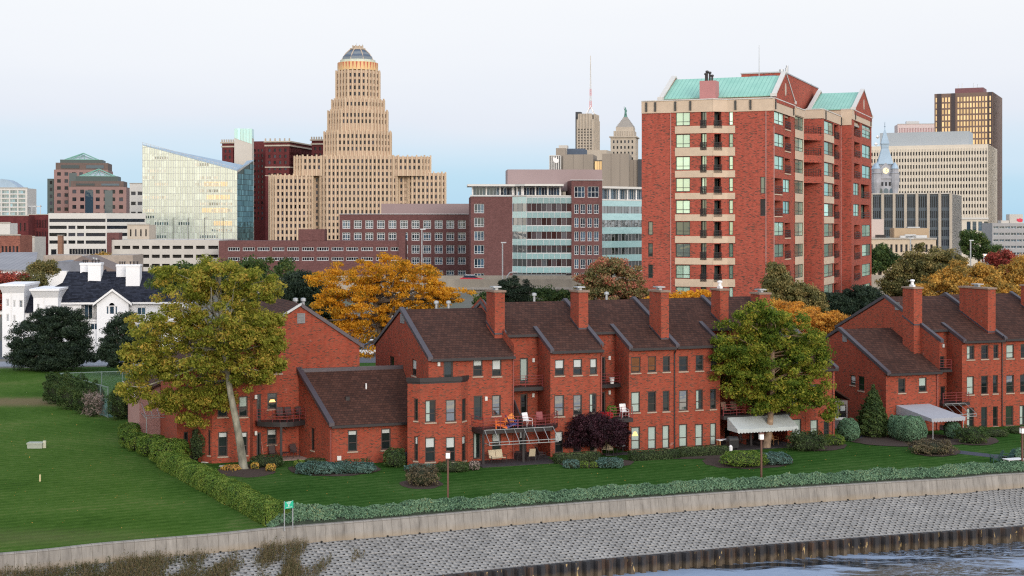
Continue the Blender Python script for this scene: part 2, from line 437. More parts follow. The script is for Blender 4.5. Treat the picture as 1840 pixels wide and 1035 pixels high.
# ================================================================== shared materials
M_BRICK = brick('town_brick', (.31, .046, .026), (.085, .03, .024), (.22, .105, .07), darkp=.1, white=.5)
M_BRICK2 = brick('tower_brick', (.355, .064, .045), (.085, .034, .03), (.28, .14, .10), bw=.3, bh=.1, darkp=.1)
M_HQBRICK = brick('plum_brick', (.135, .062, .062), (.1, .045, .045), (.13, .08, .075), bw=.4, bh=.13, darkp=.1, stain=.15)
M_ROOF = brick('roof_shingle', (.068, .033, .025), (.046, .024, .019), (.024, .014, .015), bw=.28, bh=.15, ms=.012, darkp=.25, stain=.4)
M_SLATE = brick('slate_shingle', (.024, .028, .042), (.012, .014, .022), (.012, .014, .02), bw=.45, bh=.2, ms=.012, darkp=.3, stain=.5)
M_RAKE = plain('rake_metal', (.07, .06, .072), .4, .3, .15)
M_DKMETAL = plain('dark_metal', (.03, .026, .028), .5, .2)
M_FRAME = plain('window_frame_bronze', (.045, .03, .027), .5, 0, .1)
M_SILL = plain('stone_sill', (.36, .28, .22), .85, 0, .15, 4)
M_STONECAP = plain('cap_stone', (.24, .17, .13), .85, 0, .2, 3)
M_WHITE = plain('white_paint', (.72, .72, .73), .5, 0, .06)
M_OFFW = plain('off_white', (.55, .54, .52), .6, 0, .08)
M_GALV = plain('galvanised_steel', (.38, .4, .42), .45, .5, .1)
M_REDRAIL = plain('red_rail_paint', (.2, .035, .04), .45, 0, .1)
M_CONC = plain('concrete', (.36, .34, .31), .9, 0, .18, 1.5, .2)
M_CANVAS = plain('grey_canvas', (.34, .35, .39), .85, 0, .08, 2)
M_WOOD = plain('wood', (.4, .2, .08), .7, 0, .2)
M_BLIND = plain('blind', (.34, .42, .39), .6, 0, .1, .8)
M_BLINDW = plain('white_blind', (.46, .5, .5), .6, 0, .06, .8)
M_TG = glass('house_glass', (.012, .016, .017), .035, .02, .5)
M_TGR = glass('house_glass_bright', (.02, .024, .024), .30, .03, .1)
M_INT = plain('orange_room', (.16, .06, .02), .8, 0, .5, 2)
M_AG = glass('tower_glass', (.27, .40, .33), .33, .03, .55, (.72, .98, .86))
M_AGD = glass('tower_glass_dark', (.025, .035, .035), .12, .03, .5, (.8, 1, .95))

# ================================================================== ground
def sheet(name, pts, z, mat, kind='structure'):
    mb = MB(); mb.poly([(p[0], p[1], z) for p in pts]); o = mb.build(name, mat); o['kind'] = kind; return o
# line of the river wall along its upper edge, read off the photograph and carried on past both edges
edge_px = [(0, 993), (191, 978), (381, 959), (511, 950), (750, 928), (1000, 907), (1250, 889), (1500, 872), (1700, 860), (1840, 853)]
E = [G(x, y) for x, y in edge_px]
d0 = (E[1] - E[0]).normalized(); d1 = (E[-1] - E[-2]).normalized()
E = [E[0] - d0 * 45, E[0] - d0 * 15] + E + [E[-1] + d1 * 20, E[-1] + d1 * 60]
def catmull(P, n=24):
    out = []
    for i in range(len(P) - 1):
        a, b, c, d = P[max(i - 1, 0)], P[i], P[i + 1], P[min(i + 2, len(P) - 1)]
        for k in range(n):
            u = k / n
            out.append(.5 * ((2 * b) + (c - a) * u + (2 * a - 5 * b + 4 * c - d) * u * u + (3 * b - a - 3 * c + d) * u ** 3))
    return out + [P[-1]]
EC = catmull(E)
EA = np.array([(p.x, p.y) for p in EC])
EA[:, 1] = np.convolve(np.pad(EA[:, 1], 20, mode='reflect', reflect_type='odd'), np.ones(41) / 41, 'valid')
seg = np.linalg.norm(np.diff(EA, axis=0), axis=1); ES = np.concatenate([[0], np.cumsum(seg)])
def edge(s, d=0.0):
    """point s metres along the river wall, d metres out over the water side"""
    x = np.interp(s, ES, EA[:, 0]); y = np.interp(s, ES, EA[:, 1]); e = .6
    vx = np.interp(s + e, ES, EA[:, 0]) - np.interp(s - e, ES, EA[:, 0]); vy = np.interp(s + e, ES, EA[:, 1]) - np.interp(s - e, ES, EA[:, 1])
    n = np.hypot(vx, vy) + 1e-9
    return x + vy / n * d, y - vx / n * d
SMAX = float(ES[-1]); SS = np.arange(1, SMAX - 1, .6)
def edge_s_at(px):
    best = min(SS, key=lambda s: abs((edge(s)[0] / edge(s)[1]) - tx(px))); return float(best)
def ribbon(name, prof, mat, step=1, smooth=False):
    """a profile (d, z) swept along the river wall, carrying its run as attribute s"""
    mb = MB(); ss = SS[::step]; sv = []
    for s in ss:
        for d, z in prof: 
            x, y = edge(s, d); mb.v.append((float(x), float(y), z)); sv.append(float(s))
    K = len(prof)
    for i in range(len(ss) - 1):
        for j in range(K - 1):
            mb.f.append((i * K + j, i * K + j + 1, (i + 1) * K + j + 1, (i + 1) * K + j)); mb.mi.append(0)
    o = mb.build(name, mat, smooth=smooth); a = o.data.attributes.new('s', 'FLOAT', 'POINT'); a.data.foreach_set('value', sv); return o
shore = [edge(s, .1) for s in SS[::3]]
def land(back): return [(float(x), float(y)) for x, y in shore] + back
t = NT('city_ground'); n1 = t.noise(t.obj(), .02, 6, .6); 
M_GROUND = t.fin(t.ramp(n1, [(.3, (.07, .075, .06)), (.5, (.12, .115, .1)), (.7, (.06, .085, .04))]), .95)
struct(sheet('ground', land([(9000, 60), (9000, 12000), (-9000, 12000), (-9000, 60)]), -.006, M_GROUND))
t = NT('lawn_grass'); o = t.obj()
sxy = t.add('ShaderNodeSeparateXYZ'); t.l.new(o, sxy.inputs[0])
n1 = t.noise(o, .09, 5, .6); n2 = t.noise(t.mapped(o, (1, 1, 1)), 1.4, 5, .65); n3 = t.noise(o, 9.0, 3, .7)
stripe = t.add('ShaderNodeTexWave'); t.l.new(t.add('ShaderNodeMapping').outputs[0], stripe.inputs[0])
mp = stripe.inputs[0].links[0].from_node; t.l.new(o, mp.inputs[0]); mp.inputs['Rotation'].default_value = (0, 0, R(62))
stripe.inputs['Scale'].default_value = .32; stripe.inputs['Distortion'].default_value = 2.5; stripe.inputs['Detail'].default_value = 2; stripe.inputs['Detail Scale'].default_value = .6
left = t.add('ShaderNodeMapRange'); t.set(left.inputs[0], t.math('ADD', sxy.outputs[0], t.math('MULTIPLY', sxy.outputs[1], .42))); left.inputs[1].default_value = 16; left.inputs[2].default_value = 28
f = t.math('ADD', t.math('MULTIPLY', n1, .4), t.math('ADD', t.math('MULTIPLY', n2, .3), t.math('MULTIPLY', n3, .3)))
f = t.math('ADD', t.math('MULTIPLY', t.math('SUBTRACT', f, .5), 2.1), .5)
f = t.math('ADD', f, t.math('MULTIPLY', t.math('SUBTRACT', stripe.outputs['Fac'], .5), .13))
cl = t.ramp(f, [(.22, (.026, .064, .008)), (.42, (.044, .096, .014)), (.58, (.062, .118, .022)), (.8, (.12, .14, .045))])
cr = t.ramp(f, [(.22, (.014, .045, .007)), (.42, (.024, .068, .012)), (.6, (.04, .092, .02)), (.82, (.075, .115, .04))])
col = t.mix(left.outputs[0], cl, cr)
# worn straw-coloured patch on the far left
wp = G(40, 722); vd = t.add('ShaderNodeVectorMath', operation='DISTANCE'); t.l.new(t.mapped(o, (.33, 1, 1)), vd.inputs[0]); vd.inputs[1].default_value = (wp.x * .33, wp.y, 0)
pf = t.add('ShaderNodeMapRange', interpolation_type='SMOOTHSTEP'); t.set(pf.inputs[0], t.math('ADD', vd.outputs['Value'], t.math('MULTIPLY', n2, 5))); pf.inputs[1].default_value = 8.2; pf.inputs[2].default_value = 3.6
col = t.mix(t.math('MULTIPLY', pf.outputs[0], .8), col, (.17, .125, .075))
wp = G(60, 965); vd = t.add('ShaderNodeVectorMath', operation='DISTANCE'); t.l.new(t.mapped(o, (.3, 1, 1)), vd.inputs[0]); vd.inputs[1].default_value = (wp.x * .3, wp.y, 0)
pf = t.add('ShaderNodeMapRange'); t.set(pf.inputs[0], t.math('ADD', vd.outputs['Value'], t.math('MULTIPLY', n2, 4))); pf.inputs[1].default_value = 5; pf.inputs[2].default_value = 2
col = t.mix(t.math('MULTIPLY', pf.outputs[0], .4), col, (.13, .12, .06))
t.bump(t.math('ADD', n3, t.noise(o, 30, 2)), .6, .04)
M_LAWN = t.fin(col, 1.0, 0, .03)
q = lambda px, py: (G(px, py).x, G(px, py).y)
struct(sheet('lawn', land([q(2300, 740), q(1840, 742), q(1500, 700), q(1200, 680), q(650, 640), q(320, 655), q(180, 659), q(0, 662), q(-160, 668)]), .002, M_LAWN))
M_ASPH = plain('asphalt', (.075, .082, .1), .9, 0, .15, 1.5)
struct(sheet('parking_lot', [q(380, 652), q(790, 652), q(790, 606), q(380, 606)], .012, M_ASPH))
M_PAVE = plain('pale_paving', (.23, .25, .29), .9, 0, .1, 1)
struct(sheet('road', [q(-160, 650), q(0, 645), q(150, 642), q(330, 640), q(330, 628), q(150, 628), q(0, 612), q(-160, 600)], .006, M_ASPH))
struct(sheet('sidewalk', [q(-160, 664), q(0, 659), q(135, 657.5), q(330, 656), q(330, 645), q(150, 647), q(0, 650), q(-160, 655)], .010, M_PAVE))
M_PATH = plain('slate_path', (.045, .05, .075), .85, 0, .2, 2)
pth = [(1545, 784), (1600, 794), (1650, 803), (1720, 812), (1790, 820), (1850, 828)]
struct(sheet('path', [q(x, y - 3) for x, y in pth] + [q(x, y + 3) for x, y in pth[::-1]], .008, M_PATH))
M_MULCH = plain('mulch', (.05, .032, .026), .95, 0, .4, 6, .4)
def mulch(cx, cy, rx, ry, seed=1):
    rng = random.Random(seed); pts = []
    for k in range(28):
        a = 2 * math.pi * k / 28; f = 1 + rng.uniform(-.06, .06); pts.append(q(cx + rx * f * math.cos(a), cy + ry * f * math.sin(a)))
    o = sheet('mulch_bed', pts, .012 + .003 * seed, M_MULCH); return o
mulch(443, 846, 52, 12, 1); mulch(757, 870, 38, 9, 2); mulch(1345, 828, 82, 15, 3); mulch(1070, 832, 70, 9, 4); mulch(1240, 819, 112, 6, 5)
mulch(600, 843, 82, 13, 6); mulch(1470, 802, 52, 9, 7); mulch(1640, 792, 110, 11, 8); mulch(1684, 813, 42, 8, 9); mulch(1755, 793, 40, 8, 10); mulch(335, 812, 40, 18, 11)

# ================================================================== river wall, paver slope, sheet piling, water
t = NT('seawall_concrete'); o = t.obj(); a = t.add('ShaderNodeAttribute'); a.attribute_name = 's'
sxy = t.add('ShaderNodeSeparateXYZ'); t.l.new(o, sxy.inputs[0])
cb = t.add('ShaderNodeCombineXYZ'); t.l.new(a.outputs['Fac'], cb.inputs[0]); t.l.new(sxy.outputs[2], cb.inputs[1])
jn = t.add('ShaderNodeTexBrick'); t.l.new(cb.outputs[0], jn.inputs[0]); jn.inputs['Scale'].default_value = 1; jn.offset = 0
jn.inputs['Brick Width'].default_value = .62; jn.inputs['Row Height'].default_value = 40; jn.inputs['Mortar Size'].default_value = .018
jn.inputs['Color1'].default_value = (.8, .8, .8, 1); jn.inputs['Color2'].default_value = (1.08, 1.08, 1.08, 1); jn.inputs['Mortar'].default_value = (.45, .43, .4, 1)
n1 = t.noise(t.mapped(cb.outputs[0], (2.2, .5, 1)), 1, 5, .7); n2 = t.noise(o, .3, 5, .6)
col = t.ramp(n1, [(.3, (.15, .138, .125)), (.5, (.235, .218, .198)), (.75, (.31, .29, .265))])
col = t.mix(.75, col, jn.outputs['Color'], 'MULTIPLY')
low = t.add('ShaderNodeMapRange'); t.l.new(sxy.outputs[2], low.inputs[0]); low.inputs[1].default_value = -.55; low.inputs[2].default_value = -1.05
col = t.mix(t.math('MULTIPLY', low.outputs[0], t.math('MULTIPLY', n2, 1.1), clamp=True), col, (.27, .2, .12))
n4 = t.noise(t.mapped(cb.outputs[0], (.9, 1.6, 1)), 2.2, 4, .6)
col = t.mix(t.ramp(n4, [(.73, (0, 0, 0)), (.77, (1, 1, 1))]), col, (.62, .6, .57))
t.bump(n1, .4, .03)
M_SEAWALL = t.fin(col, .9)
SW = ribbon('seawall', [(-.12, -.02), (-.1, .07), (.22, .075), (.30, .03), (.50, -.95), (.54, -1.2)], M_SEAWALL)
tag(SW, 'long curving grey concrete river wall with board marks and white stains', 'seawall')
k = 0
for s_ in np.arange(edge_s_at(330), edge_s_at(1838), 2.15):
    x, y = edge(s_, .53); mb = MB(); mb.lathe([(.0, -.07), (.07, -.03), (.075, .0), (.06, .06), (0, .08)], n=8); mb.build('weep_hole', plain('weep_black', (.01, .01, .01), .9), SW, loc=(float(x), float(y), -.99))
# pavers: one bedded sheet of blocks, each with its planting hole
M_SOIL_SHADE = plain('soil_and_hole_shade', (.035, .032, .028), .95, 0, .4, 5)
ribbon('slope_soil', [(.5, -1.06), (5.75, -2.62)], M_SOIL_SHADE)['kind'] = 'structure'
t = NT('paver_concrete'); gi = t.add('ShaderNodeNewGeometry').outputs['Random Per Island']; o = t.obj(); n1 = t.noise(o, .35, 5, .65); n2 = t.noise(o, 14, 3)
f = t.math('ADD', t.math('MULTIPLY', gi, .16), t.math('ADD', t.math('MULTIPLY', n1, .5), t.math('MULTIPLY', n2, .34)))
t.bump(n2, .5, .02); M_PAVER = t.fin(t.ramp(f, [(.25, (.15, .147, .142)), (.5, (.25, .243, .235)), (.75, (.35, .34, .325))]), .92)
rng = np.random.default_rng(3); V = []; Q = []; rows = 17; pv = .54
s_lo, s_hi = edge_s_at(-60), SMAX - 16
for r in range(rows):
    w0 = .5 + (5.25) * r / rows; w1 = .5 + 5.25 * (r + 1) / rows
    nn = int((s_hi - s_lo) / pv)
    for k in range(nn):
        s0 = s_lo + (k + (.5 if r % 2 else 0)) * pv; s1 = s0 + pv * .985; jz = rng.normal() * .008; g = .006
        hs = (s0 + s1) / 2 + rng.normal() * .015; hw = .5 * (w0 + w1); 
        def P(s, d, dz=0): x, y = edge(s, d); return (float(x), float(y), -1.0 - (d - .5) / 5.25 * 1.55 + jz + dz)
        o4 = [P(s0, w1 - g), P(s1, w1 - g), P(s1, w0 + g), P(s0, w0 + g)]
        a, b = .09 + rng.random() * .025, .075
        i4 = [P(hs - a * .45, hw + b), P(hs + a * .45, hw + b), P(hs + a, hw - b), P(hs - a, hw - b)]
        l4 = [(x, y, z - .1) for x, y, z in i4]; e4 = [(x, y, z - .06) for x, y, z in o4]
        i = len(V); V += o4 + i4 + l4 + e4
        for e in range(4):
            f_ = (e + 1) % 4
            Q += [(i + e, i + f_, i + 4 + f_, i + 4 + e), (i + 4 + e, i + 4 + f_, i + 8 + f_, i + 8 + e), (i + e, i + 12 + e, i + 12 + f_, i + f_)]
o = link('pavement', npmesh('pavement', V, Q, [M_PAVER, M_SOIL_SHADE], None, np.tile([0, 1, 0], len(Q) // 3))); struct(o)  # hole walls take the dark soil colour as painted shade
# sheet piling
t = NT('rusty_pile'); o = t.obj(); sxy = t.add('ShaderNodeSeparateXYZ'); t.l.new(o, sxy.inputs[0])
n1 = t.noise(t.mapped(o, (1.6, 1.6, .35)), 1.5, 5, .65); n2 = t.noise(t.mapped(o, (1.2, 1.2, .4)), 2.3, 4, .6)
col = t.ramp(n1, [(.3, (.010, .011, .015)), (.5, (.022, .021, .024)), (.64, (.06, .034, .022)), (.78, (.13, .08, .05))])
zz = t.add('ShaderNodeMapRange'); t.l.new(sxy.outputs[2], zz.inputs[0]); zz.inputs[1].default_value = -2.95; zz.inputs[2].default_value = -3.25
col = t.mix(t.math('MULTIPLY', zz.outputs[0], .8), col, t.ramp(n2, [(.3, (.04, .03, .02)), (.6, (.12, .09, .058))]))
n5 = t.noise(t.mapped(o, (2.5, 2.5, .9)), 1.3, 3, .5)
col = t.mix(t.ramp(n5, [(.66, (0, 0, 0)), (.7, (1, 1, 1))]), col, (.38, .27, .12))
t.bump(n1, .4, .03); M_PILE = t.fin(col, .75, .1)
mb = MB(); per = .86; k = 0; s = s_lo - 4; prof = []
while s < s_hi + 4:
    for ds, d in ((0, 5.82), (.26, 5.82), (.4, 6.18), (.66, 6.18)):
        prof.append((s + ds, d))
    s += per * .93
for z0, z1, m in ((-4.2, -2.46, 0),):
    pts = [edge(a, b) for a, b in prof]
    for p, q_ in zip(pts[:-1], pts[1:]):
        mb.poly([(float(p[0]), float(p[1]), z0), (float(q_[0]), float(q_[1]), z0), (float(q_[0]), float(q_[1]), z1), (float(p[0]), float(p[1]), z1)])
    inn = [edge(a, 5.66) for a, b in prof]
    for j in range(len(pts) - 1):
        mb.poly([(float(x), float(y), z1) for x, y in (pts[j], pts[j + 1], inn[j + 1], inn[j])])
tag(mb.build('sheet_pile_wall', M_PILE), 'rusty dark corrugated steel piling along the water below the pavers', 'pile wall')
# water
t = NT('river_water'); o = t.obj()
wr = t.noise(t.mapped(o, (.16, .3, 1)), 1, 3, .5, 'Color'); vm_ = t.add('ShaderNodeVectorMath', operation='MULTIPLY_ADD'); t.l.new(wr, vm_.inputs[0]); vm_.inputs[1].default_value = (5, 3, 0); t.l.new(o, vm_.inputs[2]); ow = vm_.outputs[0]
t.bump(t.noise(t.mapped(o, (.6, 1.8, 1)), 1.1, 4, .6), .12, .12)
patch = t.noise(t.mapped(ow, (.055, .22, 1)), 1, 5, .55); fine = t.noise(t.mapped(ow, (.9, 2.4, 1)), 2.4, 5, .75); mid = t.noise(t.mapped(ow, (.3, 1.1, 1)), 1, 6, .7)
film = t.ramp(t.math('ADD', patch, t.math('MULTIPLY', t.math('SUBTRACT', mid, .5), .35)), [(.47, (0, 0, 0)), (.52, (1, 1, 1))])
speck = t.math('MULTIPLY', t.ramp(fine, [(.5, (0, 0, 0)), (.56, (1, 1, 1))]), t.ramp(t.noise(t.mapped(ow, (.05, .15, 1)), 1, 2, .5), [(.42, (0, 0, 0)), (.55, (1, 1, 1))]))
cover = t.math('MAXIMUM', film, t.math('MULTIPLY', speck, .75))
col = t.mix(cover, t.mix(t.ramp(mid, [(.5, (0, 0, 0)), (.7, (1, 1, 1))]), (.012, .016, .02), (.06, .055, .04)), t.mix(fine, (.15, .21, .32), (.32, .40, .53)))
t.fin(col, t.math('ADD', .05, t.math('MULTIPLY', cover, .4)), 0, .5); M_WATER = t.m
lo = [edge(s, 5.7) for s in SS[::3]]
struct(sheet('water', [(float(x), float(y)) for x, y in lo] + [(900, 120), (900, -900), (-900, -900), (-900, 60)], -3.5, M_WATER))
# ================================================================== brick townhouses
T = Fr(10.61, 119.9, 20)
def U(px, v=0.0): return Wall(T, (0, v), (1, v)).s_(px)
def ZF(px, py, v=0.0): return Wall(T, (0, v), (1, v)).z(px, py)
def Vat(px, u): return 40 - Wall(T, (u, 40), (u, 0)).s_(px)     # depth at which the plane u is met by a column
S_DH = ('dh', M_FRAME, M_TG, .085, [], [.4]); S_DHR = ('dhr', M_FRAME, M_TGR, .085, [], [.4])
S_DOOR = ('door', M_FRAME, M_TG, .11, [], [])
M_LAMPSH = emit('lamp_shade_glow', (1, .52, .16), 1.6)
M_FIX = plain('wall_lamp_white', (.6, .6, .58), .4, 0, .05)
def twin(root, W, px, code='d', name='window', sill=True, dep=.09, holes=None, st=None):
    r = W.rect(*px); w, h = r[1] - r[0], r[3] - r[2]
    if holes is not None: holes.append(r)
    st = st or (S_DOOR if name == 'door' else S_DHR if code[0] == 's' else S_DH)
    o = link(name, pane_mesh(w, h, st), root, W.P((r[0] + r[1]) / 2, r[2], dep), W.ang)
    if sill:
        mb = MB(); mb.box(-w / 2 - .06, w / 2 + .06, -dep - .06, -.035, -.11, -.004); mb.build('sill', M_SILL, o)
    c = code[0]; f = float(code[1:] or 1)
    if c in 'bgowkh':
        m = {'b': M_BLINDW, 'g': M_BLIND, 'o': M_INT, 'w': M_BLINDW, 'k': M_BLIND, 'h': M_BLINDW}[c]
        mb = MB(); y = .022
        if c == 'k': mb.box(-w / 2 + .06, -w / 2 + w * .45, y, .028, .06, h - .06)       # half-drawn curtain
        else: mb.box(-w / 2 + .06, w / 2 - .06, y, .028, h - .06 - (h - .12) * f, h - .06)
        mb.build('blind' if c != 'o' else 'room_panel', m, o)  # the orange panel stands in for the room seen through the pane
    if c == 'L':
        mb = MB(); mb.box(-w / 2 + .06, w / 2 - .06, .024, .028, .06, h - .06); mb.build('blind', M_BLIND, o)
        mb = MB(); mb.prism([(.0 + .27 * math.cos(a * .785), .008 + .018 * math.sin(a * .785)) for a in range(8)], h * .60, h * .78, 0, None, .35)
        mb.build('table_lamp_shade', M_LAMPSH, o)
    if c == 'l':
        mb = MB(); mb.prism([(.02 + .28 * math.cos(a * .785), .008 + .018 * math.sin(a * .785)) for a in range(8)], h * .40, h * .58, 0, None, .55)
        mb.build('table_lamp_shade', M_LAMPSH, o)
    return o
def rail(mb, path, z0, h, n=4, post=1.3, r=.022):
    P = [Vector((x, y, 0)) for x, y in path]
    for a, b in zip(P[:-1], P[1:]):
        L = (b - a).length; k = max(1, round(L / post))
        for i in range(k + 1):
            p = a.lerp(b, i / k); mb.box(p.x - r, p.x + r, p.y - r, p.y + r, z0, z0 + h)
        for j in range(n):
            z = z0 + h * (j + 1) / n - .02; mb.beam((a.x, a.y, z), (b.x, b.y, z), r * 1.5, r * 1.5)
def balcony(root, plan, z0, th, rpath, rh=1.0, posts=()):
    mb = MB(); mb.prism(plan, z0, z0 + th); b = mb.build('balcony', M_DKMETAL, root)
    mb = MB(); rail(mb, rpath, z0 + th, rh); mb.build('railing', M_REDRAIL, b)
    for x, y in posts:
        mb = MB(); mb.box(x - .09, x + .09, y - .09, y + .09, 0, z0); mb.build('post', M_DKMETAL, b)
    return b
def lampfix(root, px, py, v):
    u, z = U(px, v), ZF(px, py, v); mb = MB(); mb.box(u - .1, u + .1, v - .14, v - .003, z - .16, z + .16); mb.build('wall_lamp', M_FIX, root)
def spout(root, px, v, z1, col=None):
    u = U(px, v); mb = MB(); mb.tube([(u, v - .3, z1 + .05), (u, v - .07, z1 - .25), (u, v - .07, .1), (u, v - .25, .04)], .055, 6); mb.build('downspout', col or M_SPOUT, root)
M_SPOUT = plain('downspout_red', (.22, .06, .05), .5, 0, .1)
class House:
    def __init__(s, label, u0, u1, vf, vrg, zr, k, vb, name='brick_townhouse', group='brick townhouses by the river', fr=T):
        s.u0, s.u1, s.vf, s.vrg, s.zr, s.k, s.vb = u0, u1, vf, vrg, zr, k, vb
        s.root = thing(name, label, 'townhouse', (fr.o.x, fr.o.y, 0), fr.a, group); s.wall = MB(); s.holes = {}
        s.roofmb = MB(); s.rk = MB(); s.gut = MB(); s.fr = fr
    def zroof(s, v): return s.zr - s.k * abs(v - s.vrg)
    def front(s, a, b, v, wins=(), doors=(), z0=0):
        W = Wall(s.fr, (a, v), (b, v)); hs = []; off = 0
        for x0, y0, x1, y1, c in wins: twin(s.root, W, (x0, y0, x1, y1), c, holes=hs)
        for x0, y0, x1, y1, c in doors: twin(s.root, W, (x0, y0, x1, y1), c, 'door', False, holes=hs)
        wallgrid(s.wall, W, 0, W.L, z0, s.zroof(v) - .02, hs, .1); return W
    def side(s, u, v0, v1, wins=(), over=0.0, flip=False, vent=None, z0=0):
        """wall across the roof, v0 the back end, v1 the front end; seen from the left (or from the right when flip)"""
        W = Wall(s.fr, (u, v0), (u, v1)) if not flip else Wall(s.fr, (u, v1), (u, v0)); hs = []
        for x0, y0, x1, y1, c in wins: twin(s.root, W, (x0, y0, x1, y1), c, holes=hs)
        ze = min(s.zroof(v0), s.zroof(v1)) + over - .02
        if hs: ze = max(ze, 0)
        wallgrid(s.wall, W, 0, W.L, z0, ze, hs, .1)
        vs = [v for v in sorted({v0, v1, s.vrg}) if min(v0, v1) <= v <= max(v0, v1)]
        top = [(u, v, s.zroof(v) + over - .02) for v in vs]
        if len(top) > 1: s.wall.poly([(u, vs[0], ze), (u, vs[-1], ze)] + top[::-1])
        return W
    def roof(s, ivals, back=True, th=.2, ov=.35):
        for a, b, v in ivals:
            e = v - ov; q = [(a, e, s.zroof(e)), (b, e, s.zroof(e)), (b, s.vrg, s.zr), (a, s.vrg, s.zr)]
            s.roofmb.slab(q, (0, 0, -th)); g_ = MB(); g_.beam((a, e - .07, s.zroof(e) - .1), (b, e - .07, s.zroof(e) - .1), .13, .2); g_.build('gutter', M_DKMETAL, s.root)
        if back:
            e = s.vb + ov; s.roofmb.slab([(s.u1, e, s.zroof(e)), (s.u0, e, s.zroof(e)), (s.u0, s.vrg, s.zr), (s.u1, s.vrg, s.zr)], (0, 0, -th))
    def rake(s, u, va, vb, w=.34, h=.3, up=.06):
        s.rk.beam((u, va, s.zroof(va) + up), (u, vb, s.zroof(vb) + up), w, h, up=(1, 0, 0)) if False else s.rk.slab(
            [(u - w / 2, va, s.zroof(va) + up - h / 2), (u + w / 2, va, s.zroof(va) + up - h / 2), (u + w / 2, vb, s.zroof(vb) + up - h / 2), (u - w / 2, vb, s.zroof(vb) + up - h / 2)], (0, 0, h))
    def chimney(s, u0, u1, v0, v1, ztop, cap='dark', drop=.5):
        mb = MB(); zb = min(s.zroof(v0), s.zroof(v1)) - drop; mb.box(u0, u1, v0, v1, zb, ztop - .16); c = mb.build('chimney', M_BRICK, s.root)
        mb = MB(); mb.box(u0 - .1, u1 + .1, v0 - .1, v1 + .1, ztop - .16, ztop); mb.build('cap', M_STONECAP, c)
        um, vm = (u0 + u1) / 2, (v0 + v1) / 2; mb = MB(); mb.box(um - .12, um + .12, vm - .3, vm + .3, ztop, ztop + .2)
        if cap == 'white': mb.lathe([(.16, ztop + .2), (.13, ztop + .5), (.24, ztop + .52), (.2, ztop + .66), (.02, ztop + .7)], (um, vm, 0), 10)
        else: mb.box(um - .34, um + .34, vm - .5, vm + .5, ztop + .2, ztop + .3)
        mb.build('flue_cap', M_GALV if cap != 'white' else M_WHITE, c)
        fl = MB(); w = .07
        a, b = v0 - .05, v1
        fl.slab([(u0 - w, a, s.zroof(a) + .02), (u1, a, s.zroof(a) + .02), (u1, a, s.zroof(a) + .16), (u0 - w, a, s.zroof(a) + .16)], (0, .045, 0))
        fl.slab([(u0 - w, a, s.zroof(a) + .02), (u0 - w, b, s.zroof(b) + .02), (u0 - w, b, s.zroof(b) + .16), (u0 - w, a, s.zroof(a) + .16)], (.065, 0, 0)); fl.build('flashing', M_RAKE, s.root)
    def stack(s, px, py, v):
        u = U(px, v); z = s.zroof(v); zt = ZF(px, py, v); mb = MB(); mb.tube([(u, v, z - .1), (u, v, zt - .25)], .11, 8); mb.lathe([(.11, zt - .25), (.22, zt - .2), (.2, zt), (.05, zt + .05)], (u, v, 0), 10)
        mb.build('vent_pipe', M_GALV, s.root)
    def done(s):
        s.wall.build('wall', M_BRICK, s.root)
        if s.roofmb.f: s.roofmb.build('roof', M_ROOF, s.root)
        if s.rk.f: s.rk.build('rake_trim', M_RAKE, s.root)
        if s.gut.f: s.gut.build('gutter', M_DKMETAL, s.root)
VR, K = 8.3, .45
ZR = ZF(1000, 541, VR)
K = (ZR - ZF(1035, 630, -.35)) / (VR + .35)
ub = [U(770), U(923.5), U(1082), U(1212), U(1341), U(1447), U(1500)]
VREC = Vat(966, U(989))
# ---- the middle row, first house: gable end with the two-storey bay
h = House('left end townhouse of the middle row, gable wall and two storey bay with terrace', ub[0], ub[1], 0, 8.0, ZR - .42, K, 16.4)
h.front(ub[0], ub[1] - .004, 0, [(850, 646, 867, 676, 'b.35'), (884, 646, 901, 676, 'b.65'), (884, 710, 900, 747, 's'), (884, 775, 900, 811, 'b.5')],
        [(797, 648, 814, 681, 'd'), (851, 711, 867, 755, 'd'), (850, 777, 864, 825, 'k')])
h.side(ub[0], h.vb, 0, [(700, 640, 708, 669, 'd'), (740, 646, 748, 675, 'b.6')], .1)
W = Wall(T, (ub[0], h.vb), (ub[0], 0)); r = W.rect(720, 565, 727, 581)
mb = MB(); a, b = W.P(r[0], r[2], -.05), W.P(r[1], r[3], .02); mb.box(a.x, b.x, b.y, a.y, a.z, b.z)
for i in range(6): z = a.z + (b.z - a.z) * (i + .5) / 6; mb.box(a.x - .03, a.x, b.y + .08, a.y - .08, z - .03, z + .03)
mb.build('gable_vent', plain('vent_grey', (.2, .2, .21), .6), h.root)
h.side(ub[1] - .01, h.vb, 0, flip=True)
h.roof([(ub[0] + .1, ub[1] - .01, 0)]); h.rake(ub[0] + .05, -.45, h.vrg, .4); h.rake(ub[0] + .05, h.vb + .35, h.vrg, .3)
for px in (784, 806): h.stack(px, 541, 8.6)
p = .8; zt = ZF(790, 681, -p); uL, uR = U(755, -p), U(829, -p)
plan = [(uL - p, -.004), (uL, -p), (uR, -p), (uR + p, -.004)]
bw = MB(); spec = [[(744, 716, 751, 756, 'd'), (744, 784, 751, 828, 'b.3')],
    [(764, 719, 783, 759, 'k'), (801, 718, 819, 758, 's'), (764, 786, 782, 830, 'b.4'), (801, 785, 818, 830, 'b.42')], [(830.5, 716, 837.5, 756, 'd'), (830.5, 783, 837.5, 828, 'b.3')]]
for i in range(3):
    W = Wall(T, plan[i], plan[i + 1]); hs = []
    for x0, y0, x1, y1, c in spec[i]: twin(h.root, W, (x0, y0, x1, y1), c, holes=hs)
    wallgrid(bw, W, 0, W.L, 0, zt - .35, hs, .1)
